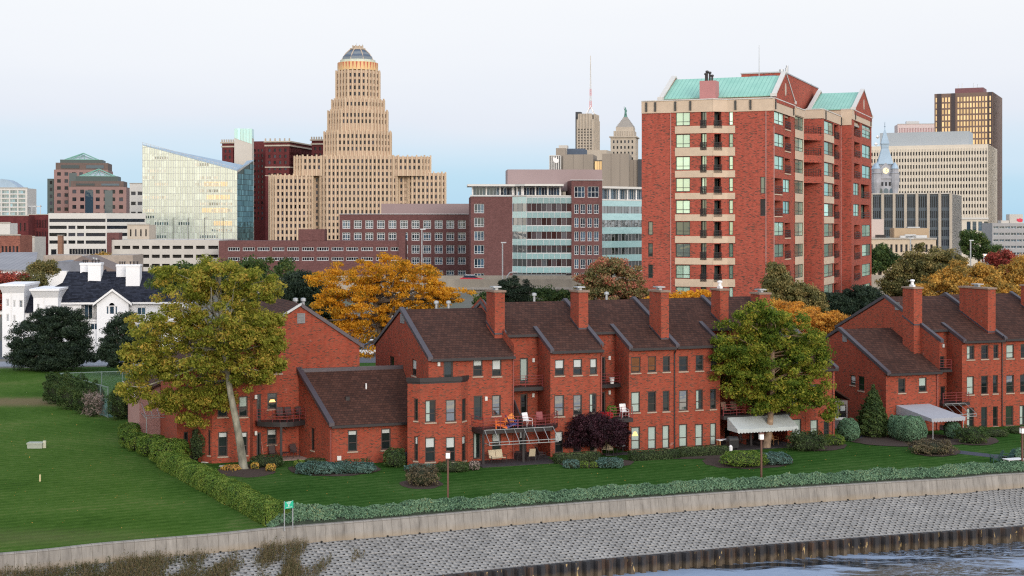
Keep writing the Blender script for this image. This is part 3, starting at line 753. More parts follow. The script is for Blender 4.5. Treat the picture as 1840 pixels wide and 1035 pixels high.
bw.build('bay_wall', M_BRICK, h.root)
def grow(pl, d): 
    return [(pl[0][0] - d, pl[0][1]), (pl[1][0] - d * .5, pl[1][1] - d), (pl[2][0] + d * .5, pl[2][1] - d), (pl[3][0] + d, pl[3][1])]
mb = MB(); mb.prism(plan, zt - .35, zt - .2); ou, ii = grow(plan, .1), grow(plan, -.14)
for i in range(3): mb.prism([ou[i], ou[i + 1], ii[i + 1], ii[i]], zt - .2, zt + .12)
mb.build('terrace_coping', M_DKMETAL, h.root)
# deck shared by the first two houses
u0, u1 = U(841, 0), U(997, 0); zd = ZF(900, 771, -1.9)
pl = [(u0 + .3, -.02), (U(868, -1.9), -1.9), (U(992, -1.9), -1.9), (u1 + .25, -.02)]
balcony(h.root, pl, zd - .35, .35, [pl[0], pl[1], pl[2], pl[3]], .95, [(U(868, -1.75), -1.75), (U(940, -1.75), -1.75)])
lampfix(h.root, 788, 654, 0); lampfix(h.root, 873, 716, 0); spout(h.root, 922, 0, 8.3)
h.done(); B1 = h
# ---- second to fourth houses
def chim(h, up, xl, xc, xr, ytop, cap='dark', w=None):
    """chimney on the party wall up; pixel columns of its left edge, corner and right edge give its depth and place"""
    w = w or .95; ul = up - w; v0 = Vat(xc, ul)
    w2 = U(xr, v0) - ul
    v1 = min(max(Vat(xl, ul), v0 + .9), v0 + 2.6); h.chimney(ul, ul + w2, v0, v1, ZF(xc, ytop, v0), cap)
def gable_face(h, u, over=.14): h.side(u, h.vb, h.vf, over=over)
h = House('second townhouse of the middle row, behind the orange and blue chairs deck', ub[1], ub[2], 0, VR, ZR, K, 16.6)
uf = U(989); h.front(uf, ub[2] - .004, 0,
    [(997, 646, 1014, 675, 'b.55'), (1030, 645, 1046, 674, 'b.5'), (1060, 644, 1073, 673, 'b.55'), (996, 710, 1014, 748, 's'), (1030, 709, 1046, 746, 's'), (1059, 707, 1072, 742, 'k'),
     (997, 775, 1012, 814, 'b.45'), (1030, 774, 1044, 813, 'd'), (1060, 773, 1072, 811, 'd')])
h.front(ub[1], uf, VREC, [(933, 773, 946, 812, 'b.35')], [(934, 643, 949, 689, 'g.9'), (935, 708, 948, 750, 'd')])
h.side(uf, VREC, 0); gable_face(h, ub[1], .5); h.side(ub[2] - .01, h.vb, 0, flip=True)
h.roof([(uf, ub[2] - .01, 0), (ub[1] + .1, uf, VREC)]); h.rake(ub[1] + .12, VREC - .3, VR, .34, .34, .1); h.rake(uf, -.45, VREC + .6)
h.rake(ub[1] + .12, h.vb + .3, VR)
chim(h, ub[1] + .25, 874, 889, 907, 522)
zb = ZF(950, 702, 1.6); balcony(h.root, [(ub[1] + .05, VREC - .02), (ub[1] + .05, 1.5), (uf - .02, 1.5), (uf - .02, VREC - .02)], zb, .3, [(ub[1] + .1, 1.6), (uf - .05, 1.6)], .95)
mb = MB(); zz = ZF(930, 738, -.9); mb.slab([(ub[1], 0, zd), (ub[1], -1.85, zd), (ub[1], -1.85, zd + .5), (ub[1], 0, zd + 2.0)], (.09, 0, 0)); mb.build('privacy_screen', M_DKMETAL, h.root)
lampfix(h.root, 958, 647, VREC); lampfix(h.root, 957.5, 710, VREC); spout(h.root, 1080, 0, 8.3)
h.stack(960, 527, 9.5); h.done()
h = House('third townhouse of the middle row, behind the small purple tree', ub[2], ub[3], 0, VR, ZR + .03, K, 16.6)
uf = U(1130); h.front(uf, ub[3] - .004, 0,
    [(1134, 641, 1151, 670, 'o.95'), (1164, 640, 1179, 669, 'o.9'), (1191, 640, 1204, 668, 'd'), (1134, 704, 1150, 741, 'g'), (1164, 703, 1179, 740, 'd'), (1191, 702, 1203, 739, 'd'),
     (1134, 767, 1150, 808, 'L'), (1164, 766, 1179, 807, 'g'), (1190, 764, 1203, 806, 'g')])
h.front(ub[2], uf, VREC, [], [(1079, 641, 1088, 688, 'd'), (1079, 704, 1088, 748, 'd'), (1086, 772, 1098, 818, 'd')])
h.side(uf, VREC, 0); gable_face(h, ub[2], .16); h.side(ub[3] - .01, h.vb, 0, flip=True)
h.roof([(uf, ub[3] - .01, 0), (ub[2] + .1, uf, VREC)]); h.rake(ub[2] + .1, VREC - 2.6, VR); h.rake(uf, -.45, VREC + .6); h.rake(ub[2] + .1, h.vb + .3, VR)
chim(h, ub[2] + .15, 1025, 1040, 1057, 522)
zb = ZF(1100, 696, 1.6); balcony(h.root, [(ub[2] + .05, VREC - .02), (ub[2] + .05, 1.6), (ub[2] + .9, 1.2), (uf - .02, 1.6), (uf - .02, VREC - .02)], zb, .3, [(ub[2] + .1, 1.7), (ub[2] + .9, 1.32), (uf - .05, 1.7)], .9)
zb2 = ZF(1105, 760, -.9); balcony(h.root, [(ub[2] + .3, VREC - .02), (ub[2] + .3, -.9), (uf - .02, -.9), (uf - .02, VREC - .02)], zb2, .32, [(ub[2] + .35, -.8), (uf - .05, -.8)], .95)
lampfix(h.root, 1094.5, 643, VREC); lampfix(h.root, 1094.5, 705, VREC); h.stack(1090, 525, 10.5); h.done()
h = House('fourth townhouse of the middle row, bare brick front between the drain pipe and the awning', ub[3], ub[4], 0, VR, ZR + .06, K, 16.6)
uf = U(1294); h.front(ub[3], uf, 0,
    [(1220, 640, 1236, 667, 'd'), (1250, 638, 1264, 666, 'd'), (1277, 637, 1289, 664, 'd'), (1220, 701, 1236, 738, 's'), (1250, 700, 1263, 736, 'k'), (1276, 699, 1287, 735, 'd'),
     (1220, 762, 1235, 803, 'g'), (1249, 762, 1263, 802, 'g'), (1276, 760, 1287, 800, 'g')])
h.front(uf, ub[4], VREC, [(1302, 768, 1316, 808, 'd')], [(1322, 705, 1340, 745, 'd'), (1322, 768, 1338, 812, 'd')])
gable_face(h, ub[3], .14); h.side(uf, VREC, 0, flip=True); h.side(ub[4] - .01, h.vb, VREC, flip=True)
h.roof([(ub[3] + .1, uf, 0), (uf, ub[4] - .01, VREC)]); h.rake(ub[3] + .1, -.45, VR); h.rake(uf - .05, -.45, VREC + .6); h.rake(ub[3] + .1, h.vb + .3, VR)
chim(h, ub[3] + .3, 1167, 1188, 1202, 522, w=1.1); spout(h.root, 1211.5, 0, 8.3, M_DKMETAL)
zb = ZF(1350, 751, -.3); bx0, bx1 = uf + .02, U(1415)
balcony(h.root, [(bx0, VREC - .02), (bx0, -.6), (bx1 - .02, -.6), (bx1 - .02, VREC - .02)], zb, .32, [(bx0, -.5), (bx1 - .05, -.5)], .95, [(U(1349, -.4), -.4)]); h.done()
h = House('fifth townhouse of the middle row, mostly hidden by the leafy tree on the lawn', ub[4], ub[5], 0, VR, ZR + .09, K, 16.6)
uf = U(1415); h.front(uf, ub[5] - .004, 0, [(1423, 640, 1440, 668, 'd'), (1423, 700, 1440, 736, 'k'), (1423, 753, 1440, 789, 'g')])
h.front(ub[4], uf, VREC, [(1385, 705, 1400, 742, 'k')], [(1352, 702, 1376, 744, 'd'), (1354, 764, 1372, 808, 'd'), (1388, 764, 1402, 806, 'd')])
h.side(uf, VREC, 0); gable_face(h, ub[4], .14); h.side(ub[5] - .01, h.vb, 0, flip=True)
h.roof([(uf, ub[5] - .01, 0), (ub[4] + .1, uf, VREC)]); h.rake(ub[4] + .1, VREC - .3, VR); h.rake(uf, -.45, VREC + .6); h.rake(ub[5] - .1, -.45, VR)
chim(h, ub[4] + .3, 1278, 1294, 1309, 519, 'white', 1.0); h.chimney(ub[5] - 1.3, ub[5] - .2, 5.6, 7.2, ZF(1368, 526, 5.6)); h.done()
h = House('low end townhouse at the right end of the middle row, drain pipe on its corner', ub[5] + .02, ub[6], 0, VR - 1, ZF(1497, 662, -.3) + (VR - .7) * K, K, 14.5)
h.front(ub[5] + .02, ub[6], 0, [(1456, 690, 1470, 716, 'd'), (1456, 754, 1470, 782, 'g'), (1480, 756, 1490, 784, 'd')]); h.side(ub[6], h.vb, 0, flip=True)
h.side(ub[5] + .02, h.vb, 0); h.roof([(ub[5] + .05, ub[6] + .1, 0)]); h.rake(ub[6] - .05, -.45, h.vrg); spout(h.root, 1496, 0, 6.4)
mb = MB(); u = U(1490, .2); mb.box(u, u + 2.3, .1, .9, 0, 2.5, 0); 
h.done()
# ---- the right-hand row
vC = T.g(1735, 770)[1]
uc = [U(1592, vC), U(1688, vC), U(1801, vC), U(1926, vC), U(1990, vC)]
vrC = vC + 8.6
h = House('low townhouse at the left end of the right row, beside the pointed evergreen', uc[0], uc[1], vC, vC + 7.6, 0, .5, vC + 16)
zr1 = ZF(1555, 590, vC + 7.6); ze1 = ZF(1640, 670, vC - .35); h.zr = zr1; h.k = (zr1 - ze1) / 7.95
h.vb = Vat(1485, uc[0])
h.front(uc[0], uc[1] - .004, vC, [(1614, 680, 1627, 706, 'd'), (1651, 678, 1665, 704, 'g.6')])
h.side(uc[0], h.vb, vC, [(1527.5, 674, 1537, 692, 'b.8'), (1542, 676, 1553, 702, 'd'), (1551, 733, 1561, 768, 'g')], .1)
h.roof([(uc[0] + .1, uc[1] - .01, vC)]); h.rake(uc[0] + .05, vC - .45, h.vrg, .4); h.rake(uc[0] + .05, h.vb + .35, h.vrg, .3); spout(h.root, 1683, vC, ze1 - .1)
W = Wall(T, (uc[0], h.vb), (uc[0], vC)); r = W.rect(1514.5, 600, 1522, 614); a, b = W.P(r[0], r[2], -.05), W.P(r[1], r[3], .02)
mb = MB(); mb.box(a.x, b.x, b.y, a.y, a.z, b.z); mb.build('gable_vent', MATS['vent_grey'], h.root); h.done()
VRC = vC + Vat(1701, U(1728.6, vC)) - vC
VRC = Vat(1701, U(1728.6, vC))
h = House('right row townhouse with tall chimney over its neighbour and small recessed balconies', uc[1], uc[2], vC, vrC, 0, K, vC + 17)
h.zr = ZF(1700, 531, vrC); h.k = (h.zr - ZF(1770, 612, vC - .35)) / (vrC - vC + .35)
uf = U(1728.6, vC)
h.front(uf, uc[2] - .004, vC, [(1737, 621, 1751, 646, 'k'), (1763, 620, 1776, 645, 'd'), (1785, 619, 1794, 644, 'd'), (1737, 676, 1750, 709, 'g'), (1763, 675, 1775, 708, 'd'), (1784, 674, 1793, 707, 'd'),
    (1737, 733, 1750, 768, 'k'), (1763, 731, 1774, 768, 'd'), (1784, 730, 1793, 766, 'd')])
h.front(uc[1], uf, VRC, [], [(1689, 640, 1697, 668, 'd'), (1690, 694, 1698, 722, 'd')])
h.side(uf, VRC, vC)
h.side(uc[1], h.vb, vC, over=.16)
r = Wall(T, (uc[1], h.vb), (uc[1], vC)).rect(1608.5, 543, 1616, 557); W = Wall(T, (uc[1], h.vb), (uc[1], vC)); a, b = W.P(r[0], r[2], -.05), W.P(r[1], r[3], .02)
mb = MB(); mb.box(a.x, b.x, b.y, a.y, a.z, b.z); mb.build('gable_vent', MATS['vent_grey'], h.root)
h.roof([(uf, uc[2] - .01, vC), (uc[1] + .1, uf, VRC)]); h.rake(uc[1] + .1, vC - .3, vrC); h.rake(uf, vC - .45, VRC + .6); h.rake(uc[1] + .1, h.vb + .3, vrC)
w = 1.1; ul = uc[1] - .75; v0 = Vat(1642, ul); h.chimney(ul, ul + (U(1657, v0) - ul), v0, min(Vat(1622, ul), v0 + 2.6), ZF(1642, 516, v0), 'white', 5.0)
zb = ZF(1705, 668, VRC - 1.3); balcony(h.root, [(uc[1] + .05, VRC - .02), (uc[1] + .05, VRC - 1.5), (uf - .5, VRC - 1.5), (uf - .02, VRC - .02)], zb, .22, [(uc[1] + .1, VRC - 1.4), (uf - .55, VRC - 1.4)], .95)
zb = ZF(1715, 727, vC + .2); balcony(h.root, [(uc[1] + .05, VRC - .02), (uc[1] + .05, vC - .5), (uf + .5, vC - .5), (uf + .5, vC - .02), (uf - .02, vC - .02), (uf - .02, VRC - .02)], zb, .25, [(uc[1] + .1, vC - .4), (uf + .45, vC - .4)], .95)
lampfix(h.root, 1694, 621, VRC); spout(h.root, 1800, vC, 8.4, M_DKMETAL); h.done()
h = House('right row townhouse with the widest chimney, cut by the right edge', uc[2], uc[3], vC, vrC, B1.zr, K, vC + 17)
h.zr = ZF(1800, 527, vrC); h.k = (h.zr - ZF(1820, 609, vC - .35)) / (vrC - vC + .35)
h.front(uc[2], uc[3], vC, [(1808, 619, 1822, 644, 'g'), (1834, 618, 1847, 643, 'd'), (1808, 674, 1822, 706, 's'), (1833, 673, 1847, 705, 'd'), (1807, 729, 1821, 765, 's'), (1832, 728, 1846, 764, 'k'), (1858, 727, 1870, 763, 'd')])
h.side(uc[2], h.vb, vC, over=.14); h.side(uc[3] - .01, h.vb, vC, flip=True); h.roof([(uc[2] + .1, uc[3], vC)]); h.rake(uc[2] + .1, vC - .45, vrC); h.rake(uc[2] + .1, h.vb + .3, vrC)
ul = uc[2] - .9; v0 = Vat(1775, ul); h.chimney(ul, ul + max(.7, U(1789, v0) - ul), v0, v0 + 4.2, ZF(1775, 517, v0)); h.rake(uc[3] - .1, vC - .45, vrC)
ul = uc[3] - 1.0; h.chimney(ul, ul + .9, vC + 4, vC + 6, ZF(1775, 517, v0)); h.done()
# ---- the left-hand row
vA = 7.6
M_BR = M_BRICK
A = House('tall gabled townhouse behind the big plane tree, curved balcony over a small patio', U(425, vA), U(646, vA), vA, 0, 0, K, 0)
fr = T
uA0, uA1, upk = A.u0, A.u1, U(541, vA); zpk, zr_, zl_ = ZF(541, 550, vA), ZF(645, 620, vA), ZF(430, 622, vA)
W = Wall(T, (uA0, vA), (uA1, vA)); hs = []
twin(A.root, W, (490.5, 643, 507, 671, 'd')[:4], 'd', holes=hs); twin(A.root, W, (480.5, 706, 498, 735), 'l', holes=hs); twin(A.root, W, (480, 771, 497, 799), 'b.35', holes=hs)
twin(A.root, W, (461, 708, 469, 756), 'd', 'door', False, holes=hs); twin(A.root, W, (461, 777, 469, 821), 'd', 'door', False, holes=hs)
ze = min(zr_, zl_) - .05; wallgrid(A.wall, W, 0, W.L, 0, ze, hs, .1)
A.wall.poly([(uA0, vA, ze), (uA1, vA, ze), (uA1, vA, zr_), (upk, vA, zpk), (uA0, vA, zl_)])
dA = 14.0
A.wall.poly([(uA0, vA + dA, 0), (uA0, vA, 0), (uA0, vA, zl_), (uA0, vA + dA, zl_)]); A.wall.poly([(uA1, vA, 0), (uA1, vA + dA, 0), (uA1, vA + dA, zr_), (uA1, vA, zr_)])
A.wall.poly([(uA1, vA + dA, 0), (uA0, vA + dA, 0), (uA0, vA + dA, zl_), (upk, vA + dA, zpk), (uA1, vA + dA, zr_)])
sl_, sr_ = (zpk - zl_) / (upk - uA0), (zpk - zr_) / (uA1 - upk)
A.roofmb.slab([(upk, vA - .15, zpk + .2), (upk, vA + dA, zpk + .2), (uA0 - .3, vA + dA, zl_ + .2 - sl_ * .3), (uA0 - .3, vA - .15, zl_ + .2 - sl_ * .3)], (0, 0, -.18))
A.roofmb.slab([(upk, vA + dA, zpk + .2), (upk, vA - .15, zpk + .2), (uA1 + .3, vA - .15, zr_ + .2 - sr_ * .3), (uA1 + .3, vA + dA, zr_ + .2 - sr_ * .3)], (0, 0, -.18))
A.rk.slab([(upk, vA - .2, zpk + .26), (uA1 + .35, vA - .2, zr_ + .26 - sr_ * .35), (uA1 + .35, vA - .2, zr_ - .06 - sr_ * .35), (upk, vA - .2, zpk - .06)], (0, .12, 0))
mb = MB(); mb.slab([(uA0 - .3, vA - .2, zl_ + .28 - sl_ * .3), (upk, vA - .2, zpk + .28), (upk, vA - .2, zpk + .08), (uA0 - .3, vA - .2, zl_ + .08 - sl_ * .3)], (0, .2, 0)); mb.build('rake_flashing', M_GALV, A.root)
r = W.rect(534, 563, 548, 581); a, b = W.P(r[0], r[2], -.05), W.P(r[1], r[3], .02); mb = MB(); mb.box(a.x, b.x, a.y, b.y, a.z, b.z)
for i in range(7): z = a.z + (b.z - a.z) * (i + .5) / 7; mb.box(a.x + .08, b.x - .08, a.y - .03, a.y, z - .03, z + .03)
mb.build('gable_vent', MATS['vent_grey'], A.root)
for px, du in ((531, 0), (545, .3)):
    u = U(px, vA + 7); mb = MB(); z0 = zpk - 1; zt = ZF(px, 536, vA + 7); mb.tube([(u, vA + 7, z0), (u, vA + 7, zt - .3)], .13, 8); mb.lathe([(.14, zt - .3), (.24, zt - .25), (.22, zt), (.05, zt + .05)], (u, vA + 7, 0), 10); mb.build('vent_pipe', M_GALV, A.root)
# bay left of the doors
p = 1.3; zt = ZF(410, 690, vA - p); uL, uR = U(381, vA - p), U(449, vA - p); plan = [(uL - .9, vA - .004), (uL, vA - p), (uR, vA - p), (uR + .45, vA - .004)]
bw = MB(); spec = [[(373.5, 773, 378, 818, 'd')], [(391, 710, 409, 749, 'd'), (429, 712, 445, 749, 'g.5'), (392, 776, 409, 820, 'b.2'), (428, 776, 445, 818, 'b.2')], []]
for i in range(3):
    Wb = Wall(T, plan[i], plan[i + 1]); hs = []
    for x0, y0, x1, y1, c in spec[i]: twin(A.root, Wb, (x0, y0, x1, y1), c, holes=hs)
    wallgrid(bw, Wb, 0, Wb.L, 0, zt, hs, .1)
bw.build('bay_wall', M_BRICK, A.root); mb = MB(); mb.prism(plan, zt, zt + .1); mb.prism(grow(plan, .15), zt + .1, zt + .22); mb.build('bay_roof', M_DKMETAL, A.root)
zb = ZF(510, 767, vA - 1.8); arc = [(U(459, vA) + (U(556, vA - .3) - U(459, vA)) * i / 8, vA - .35 - 1.6 * math.sin(math.pi * (i + .7) / 9.4)) for i in range(9)]
balcony(A.root, [(arc[0][0], vA - .02)] + arc + [(arc[-1][0], vA - .02)], zb, .38, arc, 1.0, [(U(505, vA - 1.7), vA - 1.7)])
lampfix(A.root, 459.5, 713, vA - .3); lampfix(A.root, 459.5, 778, vA - .3); A.done()
# low house in front of it, its left wall set askew
vL = T.g(600, 836)[1]; uL0, uL1 = U(592, vL), U(738, vL) + .3; vTop = vA - .03; uT0, uT1 = U(537, vTop), U(738, vTop) + .6
h = House('low single storey brick house with one long brown roof slope, between two gables', uL0, uL1, vL, 0, 0, K, 0)
zT, zE = ZF(600, 663, vTop), ZF(660, 762, vL - .35)
h.vrg, h.zr = vTop, zT; h.k = (zT - zE) / (vTop - vL + .35); h.vb = vTop + .01
h.front(uL0, uL1, vL, [(625, 773, 642, 811, 'b.2'), (685, 770, 702, 808, 'b.2')])
W = Wall(T, (uT0, vTop), (uL0, vL)); hs = []; twin(h.root, W, (558.5, 769, 565, 809), 'd', holes=hs); zs_ = h.zroof(vL); wallgrid(h.wall, W, 0, W.L, 0, zs_, hs, .1); h.wall.poly([W.P(0, zs_), W.P(W.L, zs_), W.P(W.L, zs_ + .1), W.P(0, zT + .1)])
e = vL - .35; ue = uL0 - (uT0 - uL0) * -.0; k_ = (uT0 - uL0) / (vTop - vL); uE0 = uL0 + k_ * (e - vL)
h.roofmb.slab([(uE0 + .1, e, h.zroof(e)), (uL1 + .1, e, h.zroof(e)), (uT1, vTop, zT), (uT0 + .1, vTop, zT)], (0, 0, -.2)); h.gut.beam((uE0, e - .07, h.zroof(e) - .1), (uL1, e - .07, h.zroof(e) - .1), .13, .2)
h.rk.slab([(uE0 - .2, e - .1, h.zroof(e) - .05), (uE0 + .22, e - .1, h.zroof(e) - .05), (uT0 + .22, vTop, zT - .05), (uT0 - .2, vTop, zT - .05)], (0, 0, .3))
mb = MB(); mb.box(uT0 + .1, uT1, vTop - .25, vTop - .01, zT - .3, zT + .14); mb.build('ridge_trim', M_RAKE, h.root)
mb = MB(); mb.box(U(646, vA), uT1, vA + .02, vA + 4, 0, zT - .35); mb.build('rear_wall', M_BRICK, h.root)
for px, py, wdt in ((658, 690, .09), (624, 706, .2)):
    v = vL + 3.2 if px > 640 else vL + 2.2; u = U(px, v); z = h.zroof(v); mb = MB()
    if px > 640: mb.tube([(u, v, z - .1), (u, v, z + .42)], .07, 8)
    else: mb.box(u - .16, u + .16, v - .16, v + .16, z - .1, z + .2)
    mb.build('roof_vent', M_WHITE if px > 640 else M_DKMETAL, h.root)
spout(h.root, 594, vL, zE - .1); mb = MB(); u, z = U(609, vL), ZF(609, 823, vL); mb.box(u - .16, u + .16, vL - .12, vL - .003, z - .17, z + .17); mb.build('meter_box', M_FIX, h.root); h.done()
# wing further left, stepping down behind the tree
vB = vA + 3.2; h = House('lower brick wing with stepped grey roofs left of the tall gable, seen through the tree', U(318, vB), U(432, vB), vB, 0, 0, K, 0)
za, zb_ = ZF(313, 672, vB), ZF(432, 592, vB); W = Wall(T, (h.u0, vB), (h.u1, vB)); hs = []
for px in ((330, 776, 338, 800), (345, 776, 353, 800)): twin(h.root, W, px, 'd', holes=hs)
wallgrid(h.wall, W, 0, W.L, 0, za - .1, hs, .1); h.wall.poly([(h.u0, vB, za - .1), (h.u1, vB, za - .1), (h.u1, vB, zb_)])
h.wall.poly([(h.u0, vB + 12, 0), (h.u0, vB, 0), (h.u0, vB, za - .1), (h.u0, vB + 12, za - .1)]); h.wall.poly([(h.u1, vB, 0), (h.u1, vB + 12, 0), (h.u1, vB + 12, zb_), (h.u1, vB, zb_)])
h.roofmb.slab([(h.u0 - .4, vB - .2, za - .1), (h.u1, vB - .2, zb_ + .15), (h.u1, vB + 12, zb_ + .15), (h.u0 - .4, vB + 12, za - .1)], (0, 0, .16))
mb = MB(); mb.slab([(h.u0 - .45, vB - .32, za - .15), (h.u1, vB - .32, zb_ + .1), (h.u1, vB - .32, zb_ + .32), (h.u0 - .45, vB - .32, za + .08)], (0, .1, 0)); mb.build('rake_flashing', M_GALV, h.root); h.done()
# pink clad garage
M_PINK = t_ = None
t = NT('pink_siding'); o = t.obj(); s3 = t.add('ShaderNodeSeparateXYZ'); t.l.new(o, s3.inputs[0])
wv = t.math('FRACT', t.math('MULTIPLY', s3.outputs[2], 6.5)); t.bump(wv, .6, .03)
M_PINK = t.fin(t.ramp(t.math('ADD', wv, t.math('MULTIPLY', t.noise(o, .8), .2)), [(.02, (.2, .1, .1)), (.12, (.38, .2, .19)), (.95, (.42, .235, .22))]), .7)
g0 = T.g(226, 757); ug = g0[0] + .2; vg1 = g0[1]; 
R_ = thing('garage', 'low garage with pink lap siding and dark roof left of the plane tree', 'garage', (T.o.x, T.o.y, 0), T.a)
W = Wall(T, (ug, vg1), (ug, vg1 - 11)); z1 = W.z(259, 721)
mb = MB(); mb.box(ug, ug + 7, vg1 - 11, vg1, 0, z1); mb.build('wall', M_PINK, R_)
mb = MB(); mb.slab([(ug - .4, vg1 - 11.3, z1), (ug - .4, vg1 + .3, z1), (ug + 3.6, vg1 + .3, z1 + 1.7), (ug + 3.6, vg1 - 11.3, z1 + 1.7)], (0, 0, .16)); mb.slab([(ug + 3.6, vg1 - 11.3, z1 + 1.7), (ug + 3.6, vg1 + .3, z1 + 1.7), (ug + 7.4, vg1 + .3, z1), (ug + 7.4, vg1 - 11.3, z1)], (0, 0, .16)); mb.build('roof', M_ROOF, R_)
mb = MB(); mb.box(ug - .5, ug - .4, vg1 - 11.3, vg1 + .3, z1 - .02, z1 + .16); mb.build('gutter', M_OFFW, R_)
mb = MB(); mb.slab([(ug, vg1 - 11.006, z1 + .01), (ug + 3.6, vg1 - 11.006, z1 + 1.68), (ug + 7, vg1 - 11.006, z1 + .01)], (0, .12, 0)); mb.build('gable', M_PINK, R_)
# ================================================================== brick apartment tower
DC = 183.0
c0 = at(1390, 400, DC); PF = Fr(c0.x, c0.y, -22)
AP = Bld('apartment_tower', 'tall red brick apartment tower with beige bands and green metal gable roofs', 'apartment tower', PF)
M_BEIGE = plain('beige_block', (.53, .42, .32), .85, 0, .1, 1.2)
def uP(px, v): return Wall(PF, (0, v), (1, v)).s_(px)          # u where a column meets a plane facing the viewer
def vP(px, u): return Wall(PF, (u, 0), (u, 1)).s_(px)          # v where a column meets a plane facing right
M_AF = plain('tower_frame', (.05, .05, .048), .5, 0, .1)
S2 = ('ap2', M_AF, M_AG, .09, [.5], [.3]); S2L = ('ap2l', M_AF, M_AG, .09, [.55], [.3]); S1 = ('ap1', M_AF, M_AG, .09, [], [.3]); S2D = ('ap2d', M_AF, M_AGD, .09, [.5], [.3]); SD = ('apd', M_AF, M_AGD, .08, [.5], []); S1D = ('ap1d', M_AF, M_AGD, .09, [], [.3])
yT = 181
# --- plan of the walls, left to right as seen
vF, uL = -1.3, uP(1153, -1.3); uA, uB = uP(1281, -1.3), uP(1307, 0)
W1 = Wall(PF, (uL, vF), (uA, vF)); W2 = Wall(PF, (uA, vF), (uB, 0)); W3 = Wall(PF, (uB, 0), (0, 0))
ztop = W3.z(1388, 175); zband = W3.z(1380, 199); FH = (W3.z(1312, 242 - 40) - W3.z(1312, 517 - 40)) / 7.0
zrow = lambda W, px, y0: W.z(px, y0)
rows_top = [201.5, 241, 281, 320, 359.5, 398, 437.3, 476, 515.5]     # tops of the window rows, read at x = 1230
brows = [(226.5, 240), (265, 280.5), (306.5, 319), (346.5, 358), (385, 397), (424, 436.5), (463, 475), (501, 515)]
zt = [W1.z(1230, y) for y in rows_top]; zh = zt[0] - W1.z(1230, 226)
h1, h2, h3 = [], [], []
def aw(W, hs, x0, x1, z0, z1, st, dep=.14, nm='window'):
    r = (W.s_(x0), W.s_(x1), z0, z1); hs.append(r); AP.win(W, r, st, dep, nm)
rng = random.Random(5)
def juliet(W, x0, x1, z, h):
    mb = MB(); a, b = W.P(W.s_(x0), z, -.1), W.P(W.s_(x1), z, -.1)
    for k in range(3): mb.beam(a + Vector((0, 0, h * (k + 1) / 3)), b + Vector((0, 0, h * (k + 1) / 3)), .05, .05)
    n = 9
    for k in range(n + 1): p = a.lerp(b, k / n); mb.box(p.x - .02, p.x + .02, p.y - .02, p.y + .02, z, z + h)
    mb.build('railing', M_DKMETAL, AP.root)
recess = []
for i, z in enumerate(zt):
    dk = i in (5, 6)
    aw(W1, h1, 1214, 1240, z - zh, z, S2D if dk else S2)
    aw(W1, h1, 1259, 1269.5, z - zh - .35, z + .05, SD if i in (0, 4, 5, 6, 7) else ('apq', M_AF, M_AG, .08, [.5], []), .5, 'door'); juliet(W1, 1259, 1269.5, z - zh - .35, 1.0)
    aw(W2, h2, 1283.5, 1296, z - zh - .4, z - .05, SD, 1.0, 'door'); juliet(W2, 1282.5, 1296.5, z - zh - .4, 1.0)
    aw(W3, h3, 1309.5, 1317.5, z - zh, z, S1 if not dk else S1)
for i in (5, 6, 7): aw(W1, h1, 1164.5, 1173, zt[i] - zh, zt[i], S1D)
for i in (3, 4): aw(W3, h3, 1366, 1376, zt[i] - zh - .3, zt[i] + .1, S1D if i == 3 else ('apblack', M_AF, M_DKMETAL, .08, [], [.4]))
for W, hs in ((W1, h1), (W2, h2), (W3, h3)): wallgrid(AP.wall, W, 0, W.L, 0, zband, hs, .5 if W is W2 else .25)
# beige storey bands under each row of windows and the beige parapet
z_b = [(W1.z(1230, b), W1.z(1230, a)) for a, b in brows]
bm = MB()
def strip(mb, W, s0, s1, z0, z1, pr=.05, m=0):
    a, b = W.P(s0, z0, -pr), W.P(s1, z0, -pr); c, d = W.P(s1, z0, .0), W.P(s0, z0, .0)
    mb.prism([(a.x, a.y), (b.x, b.y), (c.x, c.y), (d.x, d.y)], z0, z1, m)
for z0, z1 in z_b:
    bm = MB(); strip(bm, W1, W1.s_(1213), W1.L, z0, z1 - .02, .06); strip(bm, W2, 0, W2.L, z0, z1 - .02, .06); strip(bm, W3, 0, W3.s_(1321), z0, z1 - .02, .06); bm.build('stone_band', M_BEIGE, AP.root)
# --- right-hand side: stepped plan
v1 = vP(1427, 0); uS = .12; v2 = vP(1444.5, uS); uR = -2.3
vX = None
# the wall that closes the recess faces the viewer; it starts where column 1459 meets the recess back
for k in range(400):
    v = v2 + k * .05
    if Wall(PF, (0, v), (1, v)).s_(1459) <= uR + .03: vX = v
    else: break
vX = vX or v2 + 3
uC = uP(1478, vX); v3 = vP(1511, uC); uD = uP(1530, v3); v4 = vP(1566, uD)
Wa = Wall(PF, (0, 0), (0, v1)); Wb = Wall(PF, (uS, v1), (uS, v2)); Wbf = Wall(PF, (0, v1), (uS, v1)); Wr = Wall(PF, (uR, v2), (uR, vX)); Wc = Wall(PF, (uR, vX), (uC, vX)); Wd = Wall(PF, (uC, vX), (uC, v3)); We = Wall(PF, (uC, v3), (uD, v3)); Wf = Wall(PF, (uD, v3), (uD, v4))
ha, hb, hd, hf, hr = [], [], [], [], []
ya = [(201, 224), (240.5, 264), (280.5, 305), (320.5, 344.5), (360.5, 384), (399, 423.5), (438.5, 462), (477, 501), (516, 540)]
zsa = [(Wa.z(1400, b), Wa.z(1400, a)) for a, b in ya]
